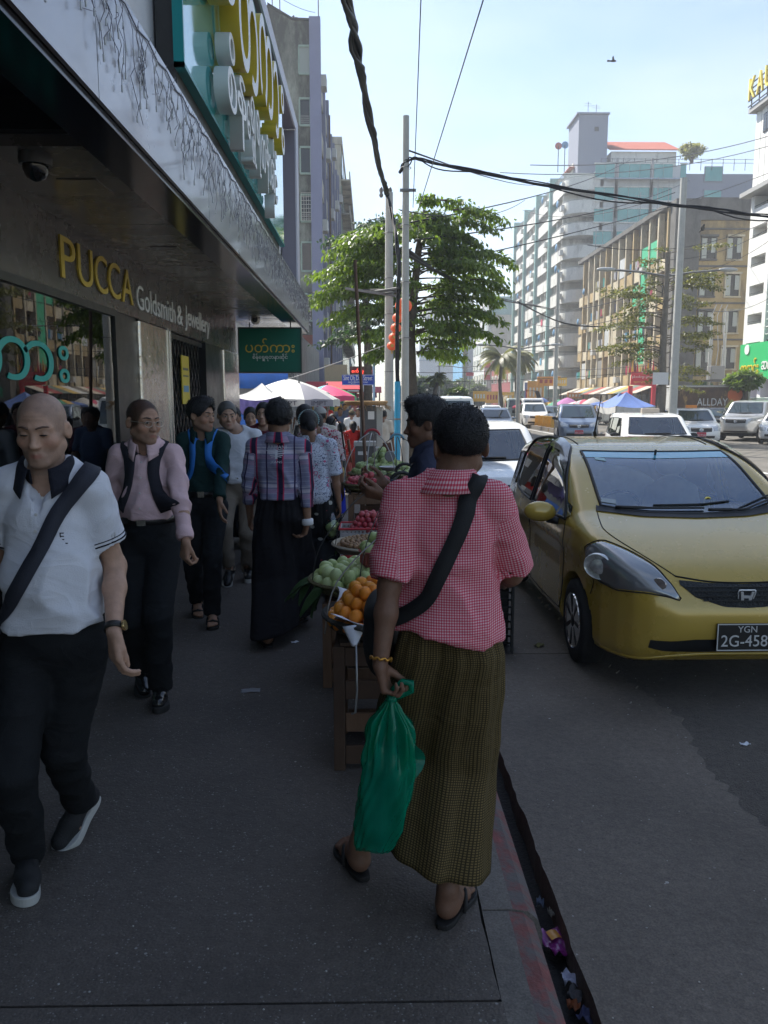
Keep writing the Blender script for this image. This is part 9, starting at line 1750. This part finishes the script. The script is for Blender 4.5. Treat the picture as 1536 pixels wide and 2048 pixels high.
hanger('tall pale wire hanger with a red wrapped top',(.0,7.55),.26,.81,1.34,(.02,.1),wir,M('tape_red',(.4,.04,.05),.6),.005);hanger('wire hanger with a blue wrapped top over the dark red fruit',(.30,8.2),.3,.81,1.27,(-.02,.1),wird,M('tape_blue',(.15,.3,.4),.6),.0045)
mb=MB();a=at(722,1420,3.36);mb.tube([tuple(at(712,1290,3.30)),tuple(at(714,1380,3.3)),tuple(at(711,1425,3.3)),tuple(at(703,1428,3.3))],.005,6);tag(mb.build('wire_hook',wir,None,smooth=180),'bent wire hook hanging in front of the orange crate','hook')
sc2=thing('weighing_scale','small hanging scale pan and dial among the hangers','scale',at(780,925,8.0));MB().lathe([(0,-.09),(.08,-.075),(.11,-.045),(.112,-.04),(.07,-.07),(0,-.08)],n=20).build('pan',M('tin',(.45,.45,.43),.35,.6),sc2,smooth=50);MB().lathe([(.05,0),(.055,.01),(.055,.05),(.05,.06),(0,.06)],(0,0,.06),16,ax='y').build('dial',iron_m,sc2,smooth=40)
bc_=thing('plastic_crate','black plastic crate standing on its side beside the pink checked man','crate',(at(1002,1285,5.75).x,5.75,-.165),R(-8));bkp=M('crate_black',(.010,.011,.014),.45)
MB().box(-.05,.05,-.008,.008,0,.49).build('base',bkp,bc_,bevel=.003)
mb=MB();[mb.box(-.07,.07,-.03,-.009,.02+k*.055,.036+k*.055)for k in range(9)];mb.build('rib',bkp,bc_);mb=MB();[mb.box(x-.008,x+.008,-.2,.01,0,.5)for x in(-.075,.075)];[mb.box(-.067,.067,-.2,.01,z,z+.012)for z in(0.0,.488)];mb.build('rim',bkp,bc_)
vb=thing('vendor_bag','black cloth bag hanging at the corner of the orange crate','bag',(.265,3.30,.28));F_=Field((-.16,-.16,-.1),(.16,.16,.5),.012);F_.ell((0,0,.15),(.09,.07,.17),0);F_.cone((0,0,.25),(.0,.03,.40),.05,.02,.05);F_.warp(lambda X,Y,Z:.006*smooth_noise(X,Y,Z,50,4));v,q=F_.nets();inst('bag_body',np_mesh('bag',v,q,STRAP),vb)
bgm=M('bag_green',(.0,.33,.21),.2,var=.15,scale=6,spec=.7,coat=.4,bump=.9,bscale=22,squash=.15);hw_=mainman['ob'].matrix_world if False else None
lm=Loc(.245,2.50,3);wr=mainman['WR'][0];cc_,ss_=math.cos(R(-3)),math.sin(R(-3));hp=Vector((.245+wr[0]*cc_-wr[1]*ss_,2.50+wr[0]*ss_+wr[1]*cc_,wr[2]-.0));grip=Vector((hp.x+.035,hp.y+.0,hp.z-.105))
gb=thing('carrier_bag','green plastic carrier bag with bottles held in the hand of the pink checked man','bag',grip);end=at(742,1700,2.36)-grip
ax=Vector(end).normalized();sdv=Vector((1,0,0));sdv=(sdv-ax*sdv.dot(ax)).normalized();dpv=ax.cross(sdv);Lb=Vector(end).length
prof=[(0,.012,.012),(.06,.022,.018),(.16,.055,.030),(.27,.066,.040),(.42,.080,.050),(.62,.080,.052),(.82,.074,.048),(.96,.058,.036),(1.0,.05,.014)]
def bagsurf(u,v):
 t=v;k=np.interp(t,[p[0]for p in prof],range(len(prof)));i=min(int(k),len(prof)-2);f=k-i;w_,d_=[prof[i][q]*(1-f)+prof[i+1][q]*f for q in(1,2)];a=2*PI*u;c_,s_=math.cos(a),math.sin(a);e=.6;x=math.copysign(abs(c_)**e,c_)*w_;y=math.copysign(abs(s_)**e,s_)*d_
 pl=(.016*math.exp(-((t-.22)/.18)**2)*math.sin(13*a+2*t)+.004*math.sin(5*a+14*t)+.003*math.sin(17*a-30*t))*(1 if t>.03 else .2);q=ax*(t*Lb)+sdv*(x*(1+pl/max(w_,.02)))+dpv*(y*(1+pl/max(d_,.02)))+sdv*.02*math.sin(t*3);return tuple(q)
MBg=MB();MBg.grid(bagsurf,72,60,True);sk=MBg.build('bag_skin',bgm,gb,smooth=180)
mt_=sk.data.materials[0].node_tree;b_=mt_.nodes['Principled BSDF'];trn=mt_.nodes.new('ShaderNodeBsdfTranslucent');trn.inputs[0].default_value=(.0,.5,.3,1);tp=mt_.nodes.new('ShaderNodeBsdfTransparent');tp.inputs[0].default_value=(.08,.85,.6,1);m1=mt_.nodes.new('ShaderNodeMixShader');m1.inputs[0].default_value=.35;m2=mt_.nodes.new('ShaderNodeMixShader');m2.inputs[0].default_value=.5
mt_.links.new(b_.outputs[0],m1.inputs[1]);mt_.links.new(trn.outputs[0],m1.inputs[2]);mt_.links.new(m1.outputs[0],m2.inputs[1]);mt_.links.new(tp.outputs[0],m2.inputs[2]);mt_.links.new(m2.outputs[0],mt_.nodes['Material Output'].inputs[0])
btm=M('bottle_teal',(.0,.06,.06),.15,coat=.5)
for k,(o1,o2)in enumerate(((-.029,0),(.027,.004))):MB().tube([tuple(ax*(Lb*t)+sdv*(o1*w_)+dpv*o2)for t,w_ in((.30,.8),(.36,.9),(.42,1),(.94,1))],[.014,.022,.027,.027],14).build('bottle',btm,gb,smooth=60)
mb=MB();mb.tube([(0,0,.0),(.01,.0,.03),(.035,-.01,.055),(.06,-.01,.05),(.062,-.005,.025),(.03,.0,.01),(0,.005,-.005)],[.014,.012,.011,.012,.011,.012,.014],8);mb.ball((0,0,-.004),(.02,.017,.018),10,7);mb.build('knot',bgm,gb,smooth=180)
mb=MB();fp0=ax*(Lb*.26)+sdv*.058;mb.grid(lambda u,v:tuple(fp0+sdv*(.055*v+.02*math.sin(u*5))+ax*(.13*(u-.2)+.05*v)+dpv*(.015*math.sin(u*7+v*3))),8,6);mb.build('handle_flap',bgm,gb,smooth=180)
cbx,cby=(664-740)/FPX*6.9,6.7;cbz=at(664,1040,6.9).z;c2=thing('clear_bag','clear plastic bag of pale green fruit hanging from the hand of the scribble blouse woman','bag',(cbx,cby,cbz));clr=glassy('clear_plastic',(.86,.88,.86),1.35,.1,.08);MB().lathe([(0,-.13),(.05,-.125),(.075,-.07),(.07,0),(.045,.07),(.015,.13),(.012,.16)],n=20).build('bag_skin',clr,c2,smooth=180)
gme=fruit_mesh('guava',.034,gm_[0],(1,1,.95),.05)
for k in range(11):o=inst('guava',gme,None,(cbx+rngf.uniform(-.032,.032),cby+rngf.uniform(-.032,.032),cbz-.085+.028*(k//3)),tuple(rngf.uniform(0,6,3)));tag(o,'pale green fruit inside the clear hanging bag','guava','green fruit in the clear bag')
yb=thing('carrier_bag','yellow plastic bag hanging beside the dark grey shoulder bag','bag',at(675,945,10.5));MB().lathe([(0,-.14),(.07,-.13),(.1,-.04),(.08,.06),(.03,.14),(.02,.18)],n=16).build('bag_skin',M('bag_yellow',(.6,.45,.05),.5),yb,smooth=180)
hl=thing('red_fruit','red fruit cupped in the vendor hands','red fruit',at(738,962,3.78));
for k in range(5):MB().ball((.022*math.cos(k*1.3),.022*math.sin(k*1.3),.008*k),.015,10,7).build('berry',rf[k%3],hl,smooth=180)
def scrap(name,label,cat,p,w_,d_,mat,rot,lift=.006,amp=.008,seed=0):
 r2=np.random.default_rng(seed);ph=r2.uniform(0,6,4);mb=MB();mb.grid(lambda u,v:((u-.5)*w_,(v-.5)*d_,lift+amp*(1+math.sin(u*7+ph[0])*math.sin(v*6+ph[1])+.5*math.sin(u*15+v*11+ph[2]))),10,10);o=mb.build(name,mat,None,smooth=60,loc=p,rot=(0,0,rot));o.modifiers.new('t','SOLIDIFY').thickness=.0015;tag(o,label,cat);return o
scrap('paper_scrap','flat pale paper scrap lying in the middle of the pavement','paper',gnd(501,1382),.11,.06,M('scrap_pale',(.22,.22,.23),.7,var=.1),.1,.003,.002)
scrap('paper_scrap','small white paper bit near the plaid man sandals','paper',gnd(590,1285),.05,.03,pap,.6,.003,.003,2)
pw2=scrap('snack_wrapper','crumpled purple snack wrapper with an orange patch in the gutter','wrapper',gnd(1112,1895,-.26)+Vector((0,0,.0)),.085,.13,M('wrapper_purple',(.22,.03,.20),.3,var=.2,scale=30,coat=.4),.3,.012,.012,3)
mb=MB();mb.grid(lambda u,v:(-.02+u*.04,-.005+v*.045,.036+.006*math.sin(u*3)),4,4);mb.build('print',M('wrapper_orange',(.55,.25,.04),.35),pw2,smooth=180)
for i,(px,py,c,w_)in enumerate(((1143,1968,(.45,.48,.62),.06),(1150,2000,(.10,.10,.11),.05),(1178,2045,(.06,.07,.16),.06),(1146,2022,(.25,.08,.03),.035),(1080,1815,(.12,.15,.22),.03),(1103,1837,(.45,.45,.4),.03))):scrap('litter_scrap',('crumpled pale blue tissue in the gutter','dark rag beside the pale tissue in the gutter','blue wrapper at the bottom of the gutter','orange scrap against the kerb in the gutter','small blue scrap lying under the kerb edge','white straw bit in the gutter')[i],'litter',gnd(px,py,-.26),w_,w_*(.9 if i<5 else .35),M('litter_%d'%i,c,.6,var=.1),i*1.1,.012,.012,10+i)
scrap('paper_scrap','small white scrap on the rough asphalt at the right','paper',gnd(1490,1490,-.176),.05,.028,pap,.2,.004,.004,5);scrap('dry_leaf','withered leaf on the concrete beside the yellow car wheel','leaf',gnd(1078,1293,-.165),.07,.045,M('dry_leaf',(.16,.15,.06),.8),.5,.005,.01,6)
r_=random.Random(9);pm=[M('pebble_%d'%i,c,.8)for i,c in enumerate(((.30,.29,.27),(.12,.11,.10),(.40,.38,.34)))];V=[];mbp=[MB()for _ in pm]
for k in range(420):
 x,y,z=(r_.uniform(.7,2.6),r_.uniform(1.6,6),-.165)if k%2 else(r_.uniform(-1.9,.33),r_.uniform(1.6,9),0.0);s_=r_.uniform(.0015,.0045);mbp[k%3].ball((x,y,z+s_*.4),(s_*r_.uniform(.8,1.5),s_,s_*.6),6,4)
gt=bpy.data.objects.new('grit',None)
for m_,b_ in zip(pm,mbp):tag(b_.build('grit',m_),'fine grit and crumbs scattered on the pavement and road','grit',kind='stuff')
bpy.data.objects.remove(gt)
hz=MB();hz.box(-80,90,-40,430,-1.4,46);hm=bpy.data.materials.new('haze');hm.use_nodes=True;ht=hm.node_tree;ht.nodes.clear();ho=ht.nodes.new('ShaderNodeOutputMaterial');hv=ht.nodes.new('ShaderNodeVolumePrincipled');hv.inputs['Color'].default_value=(.90,.94,1,1);hv.inputs['Density'].default_value=.0016;hv.inputs['Anisotropy'].default_value=.3;ht.links.new(hv.outputs[0],ho.inputs['Volume'])
tag(hz.build('haze',hm),'thin pale haze in the air over the avenue','haze',kind='stuff')
